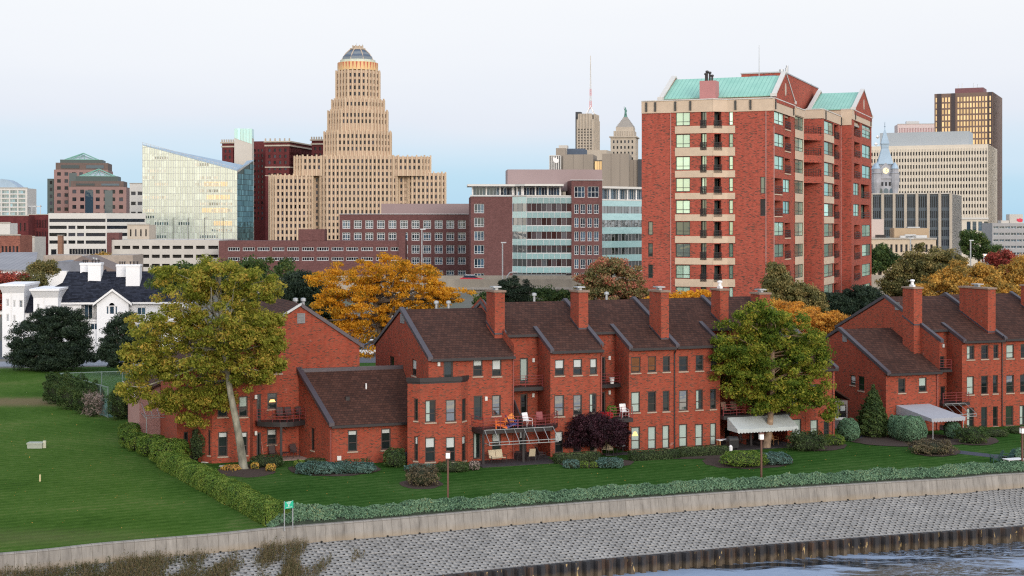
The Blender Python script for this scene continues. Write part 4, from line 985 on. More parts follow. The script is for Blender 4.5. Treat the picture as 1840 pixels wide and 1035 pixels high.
for i, (z0, z1) in enumerate(zsa):
    sw = i in (3, 4)
    if sw: aw(Wa, ha, 1407, 1419.5, z0, z1, S2); aw(Wa, ha, 1389.8 + .6, 1405, z0 - .3, z1, ('apq', M_AF, M_AG, .08, [.5], []), 1.2, 'door'); juliet(Wa, 1390.5, 1405, z0 - .3, 1.0)
    else: aw(Wa, ha, 1391, 1409, z0, z1, S2L); aw(Wa, ha, 1410, 1420, z0 - .3, z1 - .1, SD, 1.2, 'door'); juliet(Wa, 1410, 1420, z0 - .3, 1.0)
    strip(AP.wall, Wa, Wa.s_(1391 if sw else 1410), Wa.s_(1405 if sw else 1420.5), z0 - .45, z0 - .31, .08, 1)
zpa = Wa.z(1391, 199); wallgrid(AP.wall, Wa, 0, Wa.L, 0, zpa, ha, .9)
wallgrid(AP.wall, Wbf, 0, Wbf.L, 0, zpa)
yb = [(210, 234), (248.5, 272), (287, 311), (324.5, 348), (362.5, 386), (400, 424), (438, 461), (475, 499), (513, 537)]
zsb = [(Wb.z(1436, b), Wb.z(1436, a)) for a, b in yb]
for z0, z1 in zsb: aw(Wb, hb, 1428, 1443.5, z0, z1, S2L)
wallgrid(AP.wall, Wb, 0, Wb.L, 0, zsb[0][1] + .1, hb, .12, 1, 1)
# recess
yr = [(219, 243), (254, 280), (290, 317), (330, 352), (366, 388), (402, 424), (438.5, 460), (475, 497)]
for i, (a, b) in enumerate(yr):
    z0, z1 = Wr.z(1452, b), Wr.z(1452, a)
    aw(Wr, hr, 1446, 1456.5, z0 - (.3 if i < 3 else 0), z1, SD if i < 3 else S2D, .12, 'door' if i < 3 else 'window')
zsd0 = Wd.z(1490, 219); wallgrid(AP.wall, Wr, 0, Wr.L, 0, ztop - .3, hr, .12); wallgrid(AP.wall, Wc, 0, Wc.L, 0, zsd0 + .15)
def vAt(u): return v2 + (vX - v2) * (u - .2) / (uC - .2)
for i, (ytop, ybot) in enumerate([(240.5, 252), (279, 292), (317, 329)]):
    Wq = Wall(PF, (.15, v2), (uC - .1, vX)); z1, z0 = Wq.z(1462, ytop), Wq.z(1462, ybot)
    mb = MB(); mb.prism([(uR, v2 + .01), (.15, v2 + .01), (uC - .1, vX - .02), (uR, vX - .02)], z0, z1); b = mb.build('balcony', M_BRICK2, AP.root)
    mb = MB(); rail(mb, [(.05, v2 + .1), (uC - .2, vX - .1)], z1, 1.0, 3, .5, .025); mb.build('railing', M_DKMETAL, b)
yd = [(219, 242), (256, 279), (293, 316.5), (329.5, 352.5), (366, 389), (402, 425), (438, 461), (474.5, 497), (511, 534)]
zsd = [(Wd.z(1490, b), Wd.z(1490, a)) for a, b in yd]
for z0, z1 in zsd:
    aw(Wd, hd, 1481, 1497.5, z0, z1, S2L); aw(Wd, hd, 1499, 1507, z0 - .3, z1 - .05, SD, .9, 'door'); juliet(Wd, 1499, 1507, z0 - .3, 1.0)
wallgrid(AP.wall, Wd, 0, Wd.L, 0, zsd[0][1] + .15, hd, .5)
for (z0, z1), (y0, y1) in zip(zsd[1:], zsd[:-1]): strip(AP.wall, Wd, Wd.s_(1480.5), Wd.s_(1498.2), z1 + .05, y0 - .05, .05, 1)
wallgrid(AP.wall, We, 0, We.L, 0, zsd[0][1] + .15)
yf = [(226, 248), (261, 284), (298, 320.5), (332, 353), (368, 389), (404, 425), (439, 460), (474, 496), (510, 532)]
zsf = [(Wf.z(1556, b), Wf.z(1556, a)) for a, b in yf]
for i, (z0, z1) in enumerate(zsf):
    if i in (3, 4): aw(Wf, hf, 1533.5, 1544, z0, z1, S2); aw(Wf, hf, 1547, 1562, z0 - .35, z1, ('apq', M_AF, M_AG, .08, [.5], []), 1.0, 'door'); juliet(Wf, 1547, 1562, z0 - .35, 1.0)
    else: aw(Wf, hf, 1549, 1564.5, z0, z1, S2L); aw(Wf, hf, 1535, 1545, z0 - .3, z1, SD, 1.0, 'door'); juliet(Wf, 1535, 1545, z0 - .3, 1.0)
wallgrid(AP.wall, Wf, 0, Wf.L, 0, zsf[0][1] + .1, hf, .8)
vBk = v4; AP.wall.poly([(uD, v4, 0), (uL, v4, 0), (uL, v4, ztop - .4), (uD, v4, ztop - .4)]); AP.wall.poly([(uL, v4, 0), (uL, vF, 0), (uL, vF, ztop - .4), (uL, v4, ztop - .4)])
AP.wall.poly([(uS, v2, 0), (uR, v2, 0), (uR, v2, ztop - 1), (uS, v2, ztop - 1)])
# flat roof, parapets
roof = MB(); roof.prism([(uL + .1, vF + .1), (uA, vF + .1), (uB, .1), (-.1, .1), (-.1, v1), (uS - .1, v1 + .1), (uS - .1, v2 - .1), (uR, v2), (uR, vX), (uC - .1, vX + .1), (uC - .1, v3), (uD - .1, v3 + .1), (uD - .1, v4 - .1), (uL + .1, v4 - .1)], ztop - 1.1, ztop - .8); roof.build('flat_roof', M_CONC, AP.root)
par = MB()
def parap(W, z0, z1, s0=0, s1=None, pr=.1):
    s1 = W.L if s1 is None else s1
    a, b = W.P(s0, 0, -pr), W.P(s1, 0, -pr); c, d = W.P(s1, 0, .25), W.P(s0, 0, .25)
    par.prism([(a.x, a.y), (b.x, b.y), (c.x, c.y), (d.x, d.y)], z0, z1 - .12, 0); 
    a, b = W.P(s0, 0, -pr - .08), W.P(s1, 0, -pr - .08); c, d = W.P(s1, 0, .3), W.P(s0, 0, .3); par.prism([(a.x, a.y), (b.x, b.y), (c.x, c.y), (d.x, d.y)], z1 - .12, z1, 1)
parap(W1, zband, ztop); parap(W2, zband, ztop, -.04, W2.L + .04); parap(W3, zband, ztop); parap(Wa, zpa, ztop, .1)
parap(Wbf, zsb[0][1] + .1, ztop - .15); parap(Wb, zsb[0][1] + .1, ztop - .15, .1)
zc1 = Wd.z(1479, 195.5); parap(Wc, zsd[0][1] + .15, zc1); parap(Wd, zsd[0][1] + .15, zc1, .1); zf1 = Wf.z(1550, 204.5); parap(We, zsd[0][1] + .15, zf1); parap(Wf, zsf[0][1] + .1, zf1, .1)
for W, xs in ((W1, (1162, 1178, 1214, 1241)), (W3, (1322, 1349)), (Wa, (1391.5, 1424)), (Wd, (1482, 1510)), (Wf, (1535.5, 1563))):
    for x in xs: s = W.s_(x); z = (zc1 if W is Wd else zf1 if W is Wf else ztop); a = W.P(s, 0, -.13); par.box(a.x - .12, a.x + .12, a.y - .12, a.y + .12, z - 1.45, z - .25, 2)
par.build('parapet', [M_BEIGE, M_OFFW, M_AF], AP.root)
# white drain lines
for W, x, y0 in ((W1, 1205.5, 204), (W3, 1376.5, 200), (Wa, 1390.2, 226), (Wd, 1511, 222)):
    mb = MB(); s = W.s_(x); a = W.P(s, 0, -.05); mb.box(a.x - .045, a.x + .045, a.y - .045, a.y + .045, 2, W.z(x, y0)); mb.build('drain_line', plain('drain_pink', (.42, .24, .22), .6), AP.root)
# green gabled roofs with brick gable walls
t = NT('green_copper'); o = t.obj(); s3 = t.add('ShaderNodeSeparateXYZ'); t.l.new(o, s3.inputs[0])
sm = t.math('FRACT', t.math('MULTIPLY', s3.outputs[0], 1.9)); rib = t.math('LESS_THAN', sm, .14)
col = t.mix(rib, t.ramp(t.noise(o, .5, 4), [(.3, (.23, .48, .40)), (.7, (.29, .55, .46))]), (.18, .40, .34)); t.bump(rib, .6, .05); M_GREEN = t.fin(col, .55, .1)
def greenroof(ua, ub, va, vb, zb, zp, gx, name):
    vm = (va + vb) / 2; mb = MB()
    mb.slab([(ua, va, zb), (ub - .25, va, zb), (ub - .25, vm, zp), (ua, vm, zp)], (0, 0, .12)); mb.slab([(ub - .25, vb, zb), (ua, vb, zb), (ua, vm, zp), (ub - .25, vm, zp)], (0, 0, .12)); g = mb.build('green_roof', M_GREEN, AP.root)
    mb = MB(); mb.box(ua, ub - .3, va + .25, vb - .25, zb - 2.2, zb + .02); mb.build('attic_wall', M_BEIGE, AP.root)
    for u in (ua - .25, ub - .25):
        mb = MB(); mb.slab([(u, va - .5, zb - .8), (u, vb + .5, zb - .8), (u, vb + .5, zb + .05), (u, vm, zp + .35), (u, va - .5, zb + .05)], (.4, 0, 0)); gw = mb.build('gable_wall', M_BRICK2, AP.root)
        mb = MB()
        for v0, v1_ in ((va - .6, vm), (vb + .6, vm)):
            e = zb - .03; mb.slab([(u - .12, v0, e), (u + .5, v0, e), (u + .5, v1_, zp + .42), (u - .12, v1_, zp + .42)], (0, 0, .22))
            mb.box(u - .16, u + .56, v0 - .3, v0 + .3, zb - .12, zb + .28)
        mb.build('gable_coping', M_OFFW, gw)
    zc = zb + (zp - zb) * .42; mb = MB(); n = 16; mb.slab([(ub + .155, vm + .42 * math.cos(a * 6.2832 / n), zc + .85 * math.sin(a * 6.2832 / n)) for a in range(n)], (.05, 0, 0)); mb.build('round_vent', M_STONECAPL, AP.root)
M_STONECAPL = plain('pale_stone', (.5, .45, .38), .8, 0, .1)
va_, vb_ = vP(1391.5, 0) + .4, vP(1425.5, 0) - .2; Wg = Wall(PF, (0, 0), (0, 1)); zb_ = Wg.z(1392, 172); zp_ = Wg.z(1407, 136)
greenroof(uP(1190, va_) - 0, 0, va_, vb_, zb_, zp_, 0, 'a')
va2, vb2 = vP(1535, uD) , vP(1564.5, uD); Wg2 = Wall(PF, (uD, 0), (uD, 1)); zb2_, zp2_ = zf1 + .1, Wg2.z(1549, 166)
greenroof(uP(1455, va2), uD, va2, vb2, zb2_, zp2_, 0, 'b')
# penthouse, pink chimney, plant, mast
vm = (v1 + vX) / 2 + 2.5
Wp_ = Wall(PF, (-4.2, 0), (-4.2, 1)); pv0 = Wp_.s_(1409); pv1 = Wp_.s_(1470); zpt = (Wp_.z(1415, 142) + Wp_.z(1470, 152)) / 2
mb = MB(); mb.box(-10.5, -4.2, pv0, pv1, ztop - .8, zpt, 0); mb.build('penthouse', M_BRICK2, AP.root)
mb = MB(); mb.box(-10.6, -4.1, pv0 - .1, pv1 + .1, zpt, zpt + .18); 
for v, hh, r in ((pv0 + 2, .5, .35), (pv0 + 5.5, 1.1, .15), (pv0 + 6.2, 1.5, .18), (pv1 - 3, .4, .3)): mb.tube([(-5, v, zpt + .18), (-5, v, zpt + .18 + hh)], r, 8)
mb.build('penthouse_vents', M_GALV, AP.root)
M_PINKCH = plain('pink_render', (.42, .19, .19), .8, 0, .06)
Wq = Wall(PF, (0, vF + .7), (1, vF + .7)); x0, x1 = Wq.s_(1257), Wq.s_(1285.5); zq = Wq.z(1270, 145)
mb = MB(); mb.box(x0, x1, vF + .7, vF + 2.6, ztop - .8, zq); mb.build('chimney', M_PINKCH, AP.root)
mb = MB()
for k, (fx, hh) in enumerate(((.3, .8), (.38, 1.1), (.55, .95), (.7, .55))): u = x0 + (x1 - x0) * fx; mb.tube([(u, vF + 1.5, zq - .05), (u, vF + 1.5, zq + hh)], .13, 8); mb.lathe([(.1, zq + hh), (.24, zq + hh + .06), (.2, zq + hh + .25), (.05, zq + hh + .3)], (u, vF + 1.5, 0), 8)
mb.build('flue', M_DKMETAL, AP.root)
Wq = Wall(PF, (0, vb_ + 1.5), (1, vb_ + 1.5)); x0, x1 = Wq.s_(1350), Wq.s_(1393); zq = Wq.z(1370, 136); mb = MB(); mb.box(x0, x1, vb_ + 1.5, vb_ + 4.5, ztop - .8, zq)
mb.build('plant_unit', plain('blue_steel', (.13, .18, .28), .5, .3), AP.root)
u = uP(1364, vb_ + 1.0); mb = MB(); mb.tube([(u, vb_ + 1.0, ztop), (u, vb_ + 1.0, Wq.z(1364, 82))], [.09, .03], 6); mb.build('mast', M_GALV, AP.root)
# sloping hose hung down the recess
AP.flush([M_BRICK2, M_BEIGE], keep=100)
# ================================================================== downtown
def frame_at(px, D, deg): p = at(px, HY, D); return Fr(p.x, p.y, deg)
def UU(fr, px, v=0.0): return Wall(fr, (0, v), (1, v)).s_(px)
def WF(fr, px0, px1, v=0.0): return Wall(fr, (UU(fr, px0, v), v), (UU(fr, px1, v), v))
def colrow(W, cols, rows, pxref=None):
    """windows from pixel columns and pixel rows read on the photograph; the rows are taken at the wall's middle or at pxref"""
    out = []
    for a, b in cols:
        for c, d in rows:
            x = pxref or (a + b) / 2; out.append((W.s_(a), W.s_(b), W.z(x, d), W.z(x, c)))
    return out
def every(x0, w, step, n): return [(x0 + i * step, x0 + i * step + w) for i in range(n)]
def closebox(b, u0, u1, v0, v1, z, m=0, mt=None, z0=0):
    """side, back and roof of a block whose front is built apart"""
    mb = b.wall; mt = m if mt is None else mt
    mb.poly([(u1, v0, z0), (u1, v1, z0), (u1, v1, z), (u1, v0, z)], m); mb.poly([(u0, v1, z0), (u0, v0, z0), (u0, v0, z), (u0, v1, z)], m)
    mb.poly([(u1, v1, z0), (u0, v1, z0), (u0, v1, z), (u1, v1, z)], m); mb.poly([(u0, v0, z - .05), (u1, v0, z - .05), (u1, v1, z - .05), (u0, v1, z - .05)], mt)
M_SAND = plain('sandstone', (.53, .415, .30), .9, 0, .14, .08, .1, (1, 1, .3)); M_SAND2 = plain('sandstone_grey', (.42, .35, .28), .9, 0, .15, .1)
M_FG = glass('far_dark_glass', (.016, .017, .024), .018, .05, .9, (.7, .85, 1)); M_FGB = glass('far_blue_glass', (.024, .045, .07), .07, .04, .6, (.7, .88, 1))
M_GOLDG = glass('gold_glass', (.12, .07, .03), .5, .06, .35, (1, .80, .52)); M_AQUA = glass('aqua_spandrel', (.24, .40, .42), .22, .12, .12, (.9, 1, 1)); M_PALEG = glass('pale_glass', (.3, .36, .32), .3, .1, .3, (1, .98, .9))
M_WFR = plain('pale_frame', (.5, .52, .54), .5, 0, .08); M_LTCONC = plain('light_concrete', (.47, .45, .42), .88, 0, .1, .3); M_GREYC = plain('grey_concrete', (.27, .235, .2), .9, 0, .15, .15, 0, (1, 1, .2))
M_MAUVE = plain('mauve_panel', (.26, .195, .2), .6, 0, .05, .2); M_DKRED = brick('dark_red_brick', (.12, .03, .032), (.07, .02, .024), (.1, .04, .04), bw=.6, bh=.2, stain=.3)
M_PINKG = plain('pink_granite', (.245, .15, .14), .7, 0, .1, .2); M_DKGREEN = plain('green_grey_cladding', (.05, .075, .075), .5, 0, .1); M_LEADBL = plain('lead_roof', (.3, .4, .5), .6, .1, .12, .3); M_LIME = plain('limestone', (.42, .37, .31), .9, 0, .14, .2)
FW = ('fw', M_FRAME, M_FG, 0, [], []); FWB = ('fwb', M_WFR, M_FGB, .22, [.36, .64], [.26, .74])
# ---- plum brick office: low wing, long wing, glazed block
fr = frame_at(880, 400, 3)
O = Bld('office_building', 'plum brick office block with aqua glass bands under a thin white canopy', 'office building', fr)
W = WF(fr, 846, 921); rows = [(366, 383), (391, 408), (415, 432), (440, 456.5), (464.5, 481.5), (491, 503)]
O.face(W, 0, W.z(880, 353), colrow(W, [(852, 870)], rows), ('ofw', M_WFR, M_FGB, .16, [.33, .67], [.25]), .3)
D0 = W.p0; uE = W.p1.x; z1 = W.z(880, 353)
# glazed part: a canted face then a long face
vG = 3.2; Wc_ = Wall(fr, (uE, 0.0), (UU(fr, 946, -vG), -vG)); Wm = WF(fr, 946, 1027, -vG)
per = 24.67; bands = [(353.5, 365.5)] + [(380 + i * per, 391.5 + i * per) for i in range(5)]
mbg = None
for W_ in (Wc_, Wm):
    for i in range(6):
        ya, yb = bands[i]; zt_, zb_ = Wm.z(985, ya), Wm.z(985, yb)
        mb = MB(); s = 0; q = [W_.P(0, zb_), W_.P(W_.L, zb_), W_.P(W_.L, zt_), W_.P(0, zt_)]; mb.poly(q); 
        n = max(3, int(W_.L / 1.5))
        mb.build('glass_spandrel', M_AQUA, O.root)
        mb = MB()
        for k in range(n + 1): a = W_.P(W_.L * k / n, 0, -.03); mb.box(a.x - .05, a.x + .05, a.y - .05, a.y + .05, zb_, zt_)
        mb.box(W_.P(0, 0).x, W_.P(W_.L, 0).x, min(W_.P(0, 0).y, W_.P(W_.L, 0).y) - .04, max(W_.P(0, 0).y, W_.P(W_.L, 0).y) - .01, zt_ - .25, zt_) if W_ is Wm else None
        mb.build('mullions', M_WFR, O.root)
        zn = Wm.z(985, bands[i + 1][0]) if i < 5 else Wm.z(985, 493); n2 = int(W_.L / 1.3)
        mb = MB()
        for k in range(n2): s0, s1 = W_.L * k / n2, W_.L * (k + 1) / n2; mb.poly([W_.P(s0 + .06, zn, .25), W_.P(s1 - .06, zn, .25), W_.P(s1 - .06, zb_, .25), W_.P(s0 + .06, zb_, .25)])
        mb.build('window_band', glass('office_band', (.03, .035, .04), .25, .04, .8), O.root)
        mb = MB(); q = [W_.P(0, zn, .3), W_.P(W_.L, zn, .3), W_.P(W_.L, zb_, .3), W_.P(0, zb_, .3)]; mb.poly(q)
        for k in range(n2 + 1): a = W_.P(W_.L * k / n2, 0, .2); mb.box(a.x - .07, a.x + .07, a.y - .07, a.y + .07, zn, zb_)
        mb.build('band_frame', plain('band_frame_grey', (.2, .21, .22), .5), O.root)
zg = Wm.z(985, 353); mb = MB(); mb.prism([(D0.x + .2, .4), (uE, .3), (Wm.p0.x, -vG + .3), (Wm.p1.x, -vG + .3), (Wm.p1.x, 20), (D0.x + .2, 20)], zg, zg + .3); mb.build('roof_slab', M_OFFW, O.root)
# top storey under the canopy
zk = Wm.z(985, 334.5)
Wt1, Wt2 = WF(fr, 849, 923, 1.2), WF(fr, 940, 1006, -1.4); Wt3 = Wall(fr, tuple(Wt1.p1), tuple(Wt2.p0))
for W_ in (Wt1, Wt3, Wt2):
    n = max(2, round(W_.L / 3.6))
    for k in range(n): r = (W_.L * k / n + .12, W_.L * (k + 1) / n - .12, zg + .3, zk - .2); O.win(W_, r, ('ofk', M_WFR, M_FGB, .12, [.25, .5, .75], []), 0)
    mb = MB()
    for k in range(n + 1): a = W_.P(W_.L * k / n, 0, -.5); mb.tube([(a.x, a.y, zg + .3), (a.x, a.y, zk)], .22, 8)
    mb.build('columns', M_WHITE, O.root)
mb = MB(); mb.prism([(UU(fr, 840, -1.5), -1.8), (UU(fr, 925, -1.5), -1.8), (UU(fr, 943, -5.5), -5.2), (UU(fr, 1013, -5.5), -5.0), (UU(fr, 1013, 3), 12), (UU(fr, 840, 3), 12)], zk, zk + .55); mb.build('canopy', M_OFFW, O.root)
# brick core
vK = -3.6; Wk = WF(fr, 1027, 1082, vK); hs = colrow(Wk, [(1032, 1051), (1056, 1076)], [(335, 355)]) 
cols4 = [(1032, 1040), (1043, 1052), (1055.5, 1064), (1067, 1076)]
h4 = colrow(Wk, cols4, [(366.5 + i * per * 1.0, 384 + i * per) for i in range(6)])
wallgrid(O.wall, Wk, 0, Wk.L, 0, Wk.z(1050, 324), hs + h4, .3)
for r in hs: O.win(Wk, r, ('ofb', M_WFR, M_FGB, .15, [.33, .67], [.5]), .3)
for r in h4: O.win(Wk, r, ('ofn', M_WFR, M_FGB, .15, [.5], [.3]), .3)
closebox(O, Wk.p0.x, Wk.p1.x, vK, 14, Wk.z(1050, 324)); closebox(O, D0.x, uE, 0, 24, z1)
mb = MB(); mb.box(Wk.p0.x - .3, Wk.p1.x + .3, vK - .3, vK + 1, Wk.z(1050, 324), Wk.z(1050, 323)); mb.box(D0.x - .2, uE, -.2, .3, z1, z1 + .4); mb.build('coping', M_WFR, O.root)
# right glazed wing, running back
Wr = Wall(fr, tuple(Wk.p1 + Vector((.05, 2.2))), tuple(Wk.p1 + Vector((9.9, 10.0)))); Wr = Wall(fr, tuple(Wr.p0), tuple(Wr.p0 + Wr.d * (Wr.s_(1160))))
for i in range(6):
    zt_, zb_ = Wr.z(1084, 358.5 + i * 24.9), Wr.z(1084, 370.5 + i * 24.9); zn = Wr.z(1084, 383.4 + i * 24.9)
    mb = MB(); mb.poly([Wr.P(0, zb_), Wr.P(Wr.L, zb_), Wr.P(Wr.L, zt_), Wr.P(0, zt_)]); mb.build('glass_spandrel', M_AQUA, O.root)
    n = int(Wr.L / 1.3); mb = MB()
    for k in range(n): s0, s1 = Wr.L * k / n, Wr.L * (k + 1) / n; mb.poly([Wr.P(s0 + .06, zn, .25), Wr.P(s1 - .06, zn, .25), Wr.P(s1 - .06, zb_, .25), Wr.P(s0 + .06, zb_, .25)])
    mb.build('window_band', MATS['office_band'], O.root)
    mb = MB(); mb.poly([Wr.P(0, zn, .3), Wr.P(Wr.L, zn, .3), Wr.P(Wr.L, zb_, .3), Wr.P(0, zb_, .3)])
    for k in range(n + 1): a = Wr.P(Wr.L * k / n, 0, .2); mb.box(a.x - .07, a.x + .07, a.y - .07, a.y + .07, zn, zb_)
    mb.build('band_frame', MATS['band_frame_grey'], O.root)
zt_ = Wr.z(1084, 358); zk2 = Wr.z(1084, 338.5); n = int(Wr.L / 3)
mb = MB()
for k in range(n + 1): a = Wr.P(Wr.L * k / n, 0, .3); mb.tube([(a.x, a.y, zt_), (a.x, a.y, zk2)], .26, 8)
mb.build('columns', M_WHITE, O.root)
for k in range(n): O.win(Wr, (Wr.L * k / n + .1, Wr.L * (k + 1) / n - .1, zt_, zk2 - .1), ('ofk', M_WFR, M_FGB, .12, [.25, .5, .75], []), 1.2)
a, b = Wr.P(-.5, 0, -.9), Wr.P(Wr.L, 0, -.9); c, d = Wr.P(Wr.L, 0, 9), Wr.P(-.5, 0, 9)
mb = MB(); mb.prism([(a.x, a.y), (b.x, b.y), (c.x, c.y), (d.x, d.y)], zk2, zk2 + .6); mb.prism([(a.x, a.y + 1), (b.x, b.y + 1), (c.x, c.y), (d.x, d.y)], zt_ - .3, zt_); mb.build('canopy', M_OFFW, O.root)
vp_ = 9; Wp = WF(fr, 912, 1082, vp_); mb = MB(); mb.box(Wp.p0.x, Wp.p1.x, vp_, vp_ + 12, zk - 1, Wp.z(950, 304.5)); mb.build('plant_room', M_MAUVE, O.root)
O.flush([M_HQBRICK])
fr2 = frame_at(730, 430, 2); O2 = Bld('office_wing', 'plum brick office wing with rows of square white framed windows and mauve penthouse', 'office wing', fr2)
W = WF(fr2, 610, 847); cols = every(615, 14.4, 20.75, 11) + [(843, 845.5)]
O2.face(W, 0, W.z(720, 385), colrow(W, cols, [(395.5, 411), (417.5, 432.5), (440, 455.5), (462, 475.5), (485, 497)], 720), FWB, .3)
closebox(O2, W.p0.x, W.p1.x, 0, 26, W.z(720, 385)); Wp = WF(fr2, 685, 847, 3)
mb = MB(); mb.box(W.p0.x, W.p1.x, -.2, .3, W.z(720, 385), W.z(720, 384)); mb.build('coping', M_WFR, O2.root)
mb = MB(); mb.box(Wp.p0.x, Wp.p1.x, 3, 20, W.z(720, 385) - .2, Wp.z(760, 366)); mb.build('plant_room', M_MAUVE, O2.root); O2.flush([M_HQBRICK])
fr3 = frame_at(560, 400, 2); O3 = Bld('low_office', 'long low plum brick building with two rows of ribbon windows before the limestone tower', 'office building', fr3)
W = WF(fr3, 393, 727); O3.face(W, 0, W.z(560, 433), colrow(W, every(409.5, 21.5, 26.6, 12), [(444, 451), (462, 468.5)], 560), ('low', M_WFR, M_FG, .14, [.2, .4, .6, .8], []), .2)
closebox(O3, W.p0.x, W.p1.x, 0, 18, W.z(560, 433)); Wq = WF(fr3, 536, 583, 4); mb = MB(); mb.box(Wq.p0.x, Wq.p1.x, 4, 12, W.z(560, 433), Wq.z(560, 412)); mb.build('roof_box', M_HQBRICK, O3.root)
Wq = WF(fr3, 716, 728, -.3); mb = MB(); mb.box(Wq.p0.x, Wq.p1.x, -.4, 4, 0, Wq.z(720, 418)); mb.build('stair_block', M_HQBRICK, O3.root); O3.flush([M_HQBRICK])
# ---- parking garage
fr = frame_at(300, 415, 2); PG = Bld('parking_garage', 'pale concrete open deck parking garage with lamp poles on its roof', 'parking garage', fr)
W = WF(fr, 199, 394); cols = [(205, 216), (219, 234), (238, 250), (255, 268), (272.5, 287), (291, 305), (310, 326), (330.5, 347), (352, 368), (374, 392)]
PG.face(W, 0, W.z(300, 431), colrow(W, cols, [(441.5, 447.5), (457.5, 463.5), (474, 480)], 300), ('pgv', M_CONC, plain('garage_dark', (.025, .024, .024), .9, 0, .4, .4), 0, [], []), .9, name='opening')
closebox(PG, W.p0.x, W.p1.x, 0, 30, W.z(300, 431)); Wq = WF(fr, 192, 200, -.5); mb = MB(); mb.box(Wq.p0.x, Wq.p1.x, -.5, 5, 0, Wq.z(196, 428)); mb.build('stair_tower', M_HQBRICK, PG.root)
Wq = WF(fr, 192, 214, 3); mb = MB(); mb.box(Wq.p0.x, Wq.p1.x, 3, 7, W.z(300, 431), Wq.z(200, 418)); mb.build('roof_box', M_HQBRICK, PG.root)
for px in (311, 338, 368, 401):
    Wq = WF(fr, px, px + 1, 8); mb = MB(); u = Wq.p0.x; mb.tube([(u, 8, W.z(300, 431) - .2), (u, 8, Wq.z(px, 392))], .1, 6); mb.box(u - .1, u + .9, 7.9, 8.1, Wq.z(px, 392), Wq.z(px, 392) + .12); mb.build('lamp_pole', M_DKMETAL, PG.root)
PG.flush([M_LTCONC])
# ---- limestone city hall
CHD = 800.0; fr = frame_at(640, CHD, 3); CH = Bld('city_hall', 'sandstone art deco city hall with stepped tower and tiled dome', 'city hall', fr)
def octa(u0, u1, v0, v1, c): return [(u0 + c, v0), (u1 - c, v0), (u1, v0 + c), (u1, v1 - c), (u1 - c, v1), (u0 + c, v1), (u0, v1 - c), (u0, v0 + c)]
def tier(px0, px1, v0, dep, ch, ytop, ybot, sp, rows=True, crown=.9, w=.42):
    W = WF(fr, px0, px1, v0); u0, u1 = W.p0.x, W.p1.x; pl = octa(u0, u1, v0, v0 + dep, ch) if ch else [(u0, v0), (u1, v0), (u1, v0 + dep), (u0, v0 + dep)]
    xr = (px0 + px1) / 2; Wf0 = WF(fr, px0, px1, v0); z1 = Wf0.z(xr, ytop); z0 = Wf0.z(xr, ybot); n = len(pl)
    for k in range(n):
        W_ = Wall(fr, pl[k], pl[(k + 1) % n])
        if W_.n.y > .3 or W_.n.x < -.95: CH.wall.poly([W_.P(0, z0), W_.P(W_.L, z0), W_.P(W_.L, z1), W_.P(0, z1)])
        else:
            nn = max(1, round(W_.L / sp)); p = W_.L / nn; fh = 3.5; nz = max(0, int((z1 - 2.0 - z0) / fh)); rs = []
            if rows:
                for i in range(nn):
                    for j in range(nz): c = p * (i + .5); zc = z1 - 2.6 - fh * j; rs.append((c - p * w / 2, c + p * w / 2, zc - 1.05, zc + 1.05))
            CH.face(W_, z0, z1, rs, FW, .5, m=1)
            ca, sa = math.cos(W_.ang), math.sin(W_.ang)
            for i in range(nn + 1):
                a = W_.P(p * i, 0, -.22); bb = p * .17; pq = [(a.x + (x * ca - y * sa), a.y + (x * sa + y * ca)) for x, y in ((-bb, -.34), (bb, -.34), (bb, .3), (-bb, .3))]; CH.wall.prism(pq, z0, z1 + crown * (1 if i % 2 else .5))
    CH.wall.poly([(x, y, z1 - .1) for x, y in pl])
tier(482, 800, 6, 40, 7, 315, 440, 2.35)
tier(486, 560, -3, 20, 3, 317, 440, 2.35)
tier(728, 800, 3, 20, 4, 311, 440, 2.35)
tier(528, 773, 1, 34, 5, 281, 316, 2.5)
tier(575, 712, -2, 30, 4, 281, 440, 2.3)
tier(581, 700, 0, 34, 8, 236, 282, 2.3)
tier(588, 694, 1.5, 31, 8, 198, 237, 2.2)
tier(595, 688, 3, 28, 8, 178, 199, 2.2)
tier(603, 680, 5, 23.5, 7, 126, 179, 2.3)
CH.flush([M_SAND, plain('sandstone_recess_shade', (.47, .35, .26), .9, 0, .2, .15, .1)], keep=100)  # wall between the ribs is darker stone, recess shade put into the colour
Wq = WF(fr, 606, 676, 6); u0, u1 = Wq.p0.x, Wq.p1.x; c_, dv = (u0 + u1) / 2, (u1 - u0); vm = 6 + dv / 2; hw = dv / 2
def ring(r, n=8, off=.3927): return [(c_ + r * math.cos(off + 2 * math.pi * k / n), vm + r * math.sin(off + 2 * math.pi * k / n)) for k in range(n)]
Z = lambda y: WF(fr, 606, 676, 12).z(640, y)
t = NT('frieze_tiles'); o = t.obj(); s3 = t.add('ShaderNodeSeparateXYZ'); t.l.new(o, s3.inputs[0]); an = t.math('ARCTAN2', t.math('SUBTRACT', s3.outputs[1], vm), t.math('SUBTRACT', s3.outputs[0], c_))
fz = t.math('ABSOLUTE', t.math('SUBTRACT', t.math('FRACT', t.math('MULTIPLY', an, 5.4)), .5)); hz = t.math('DIVIDE', t.math('SUBTRACT', s3.outputs[2], Z(126)), Z(110) - Z(126))
tri = t.math('LESS_THAN', fz, t.math('MULTIPLY', hz, .3)); tri = t.math('MULTIPLY', tri, t.math('LESS_THAN', hz, .85)); M_FRIEZE = t.fin(t.mix(tri, (.62, .42, .2), (.42, .09, .05)), .6)
mb = MB(); mb.prism(ring(hw * 1.06, 16), Z(126.5), Z(112)); mb.build('frieze', M_FRIEZE, CH.root)
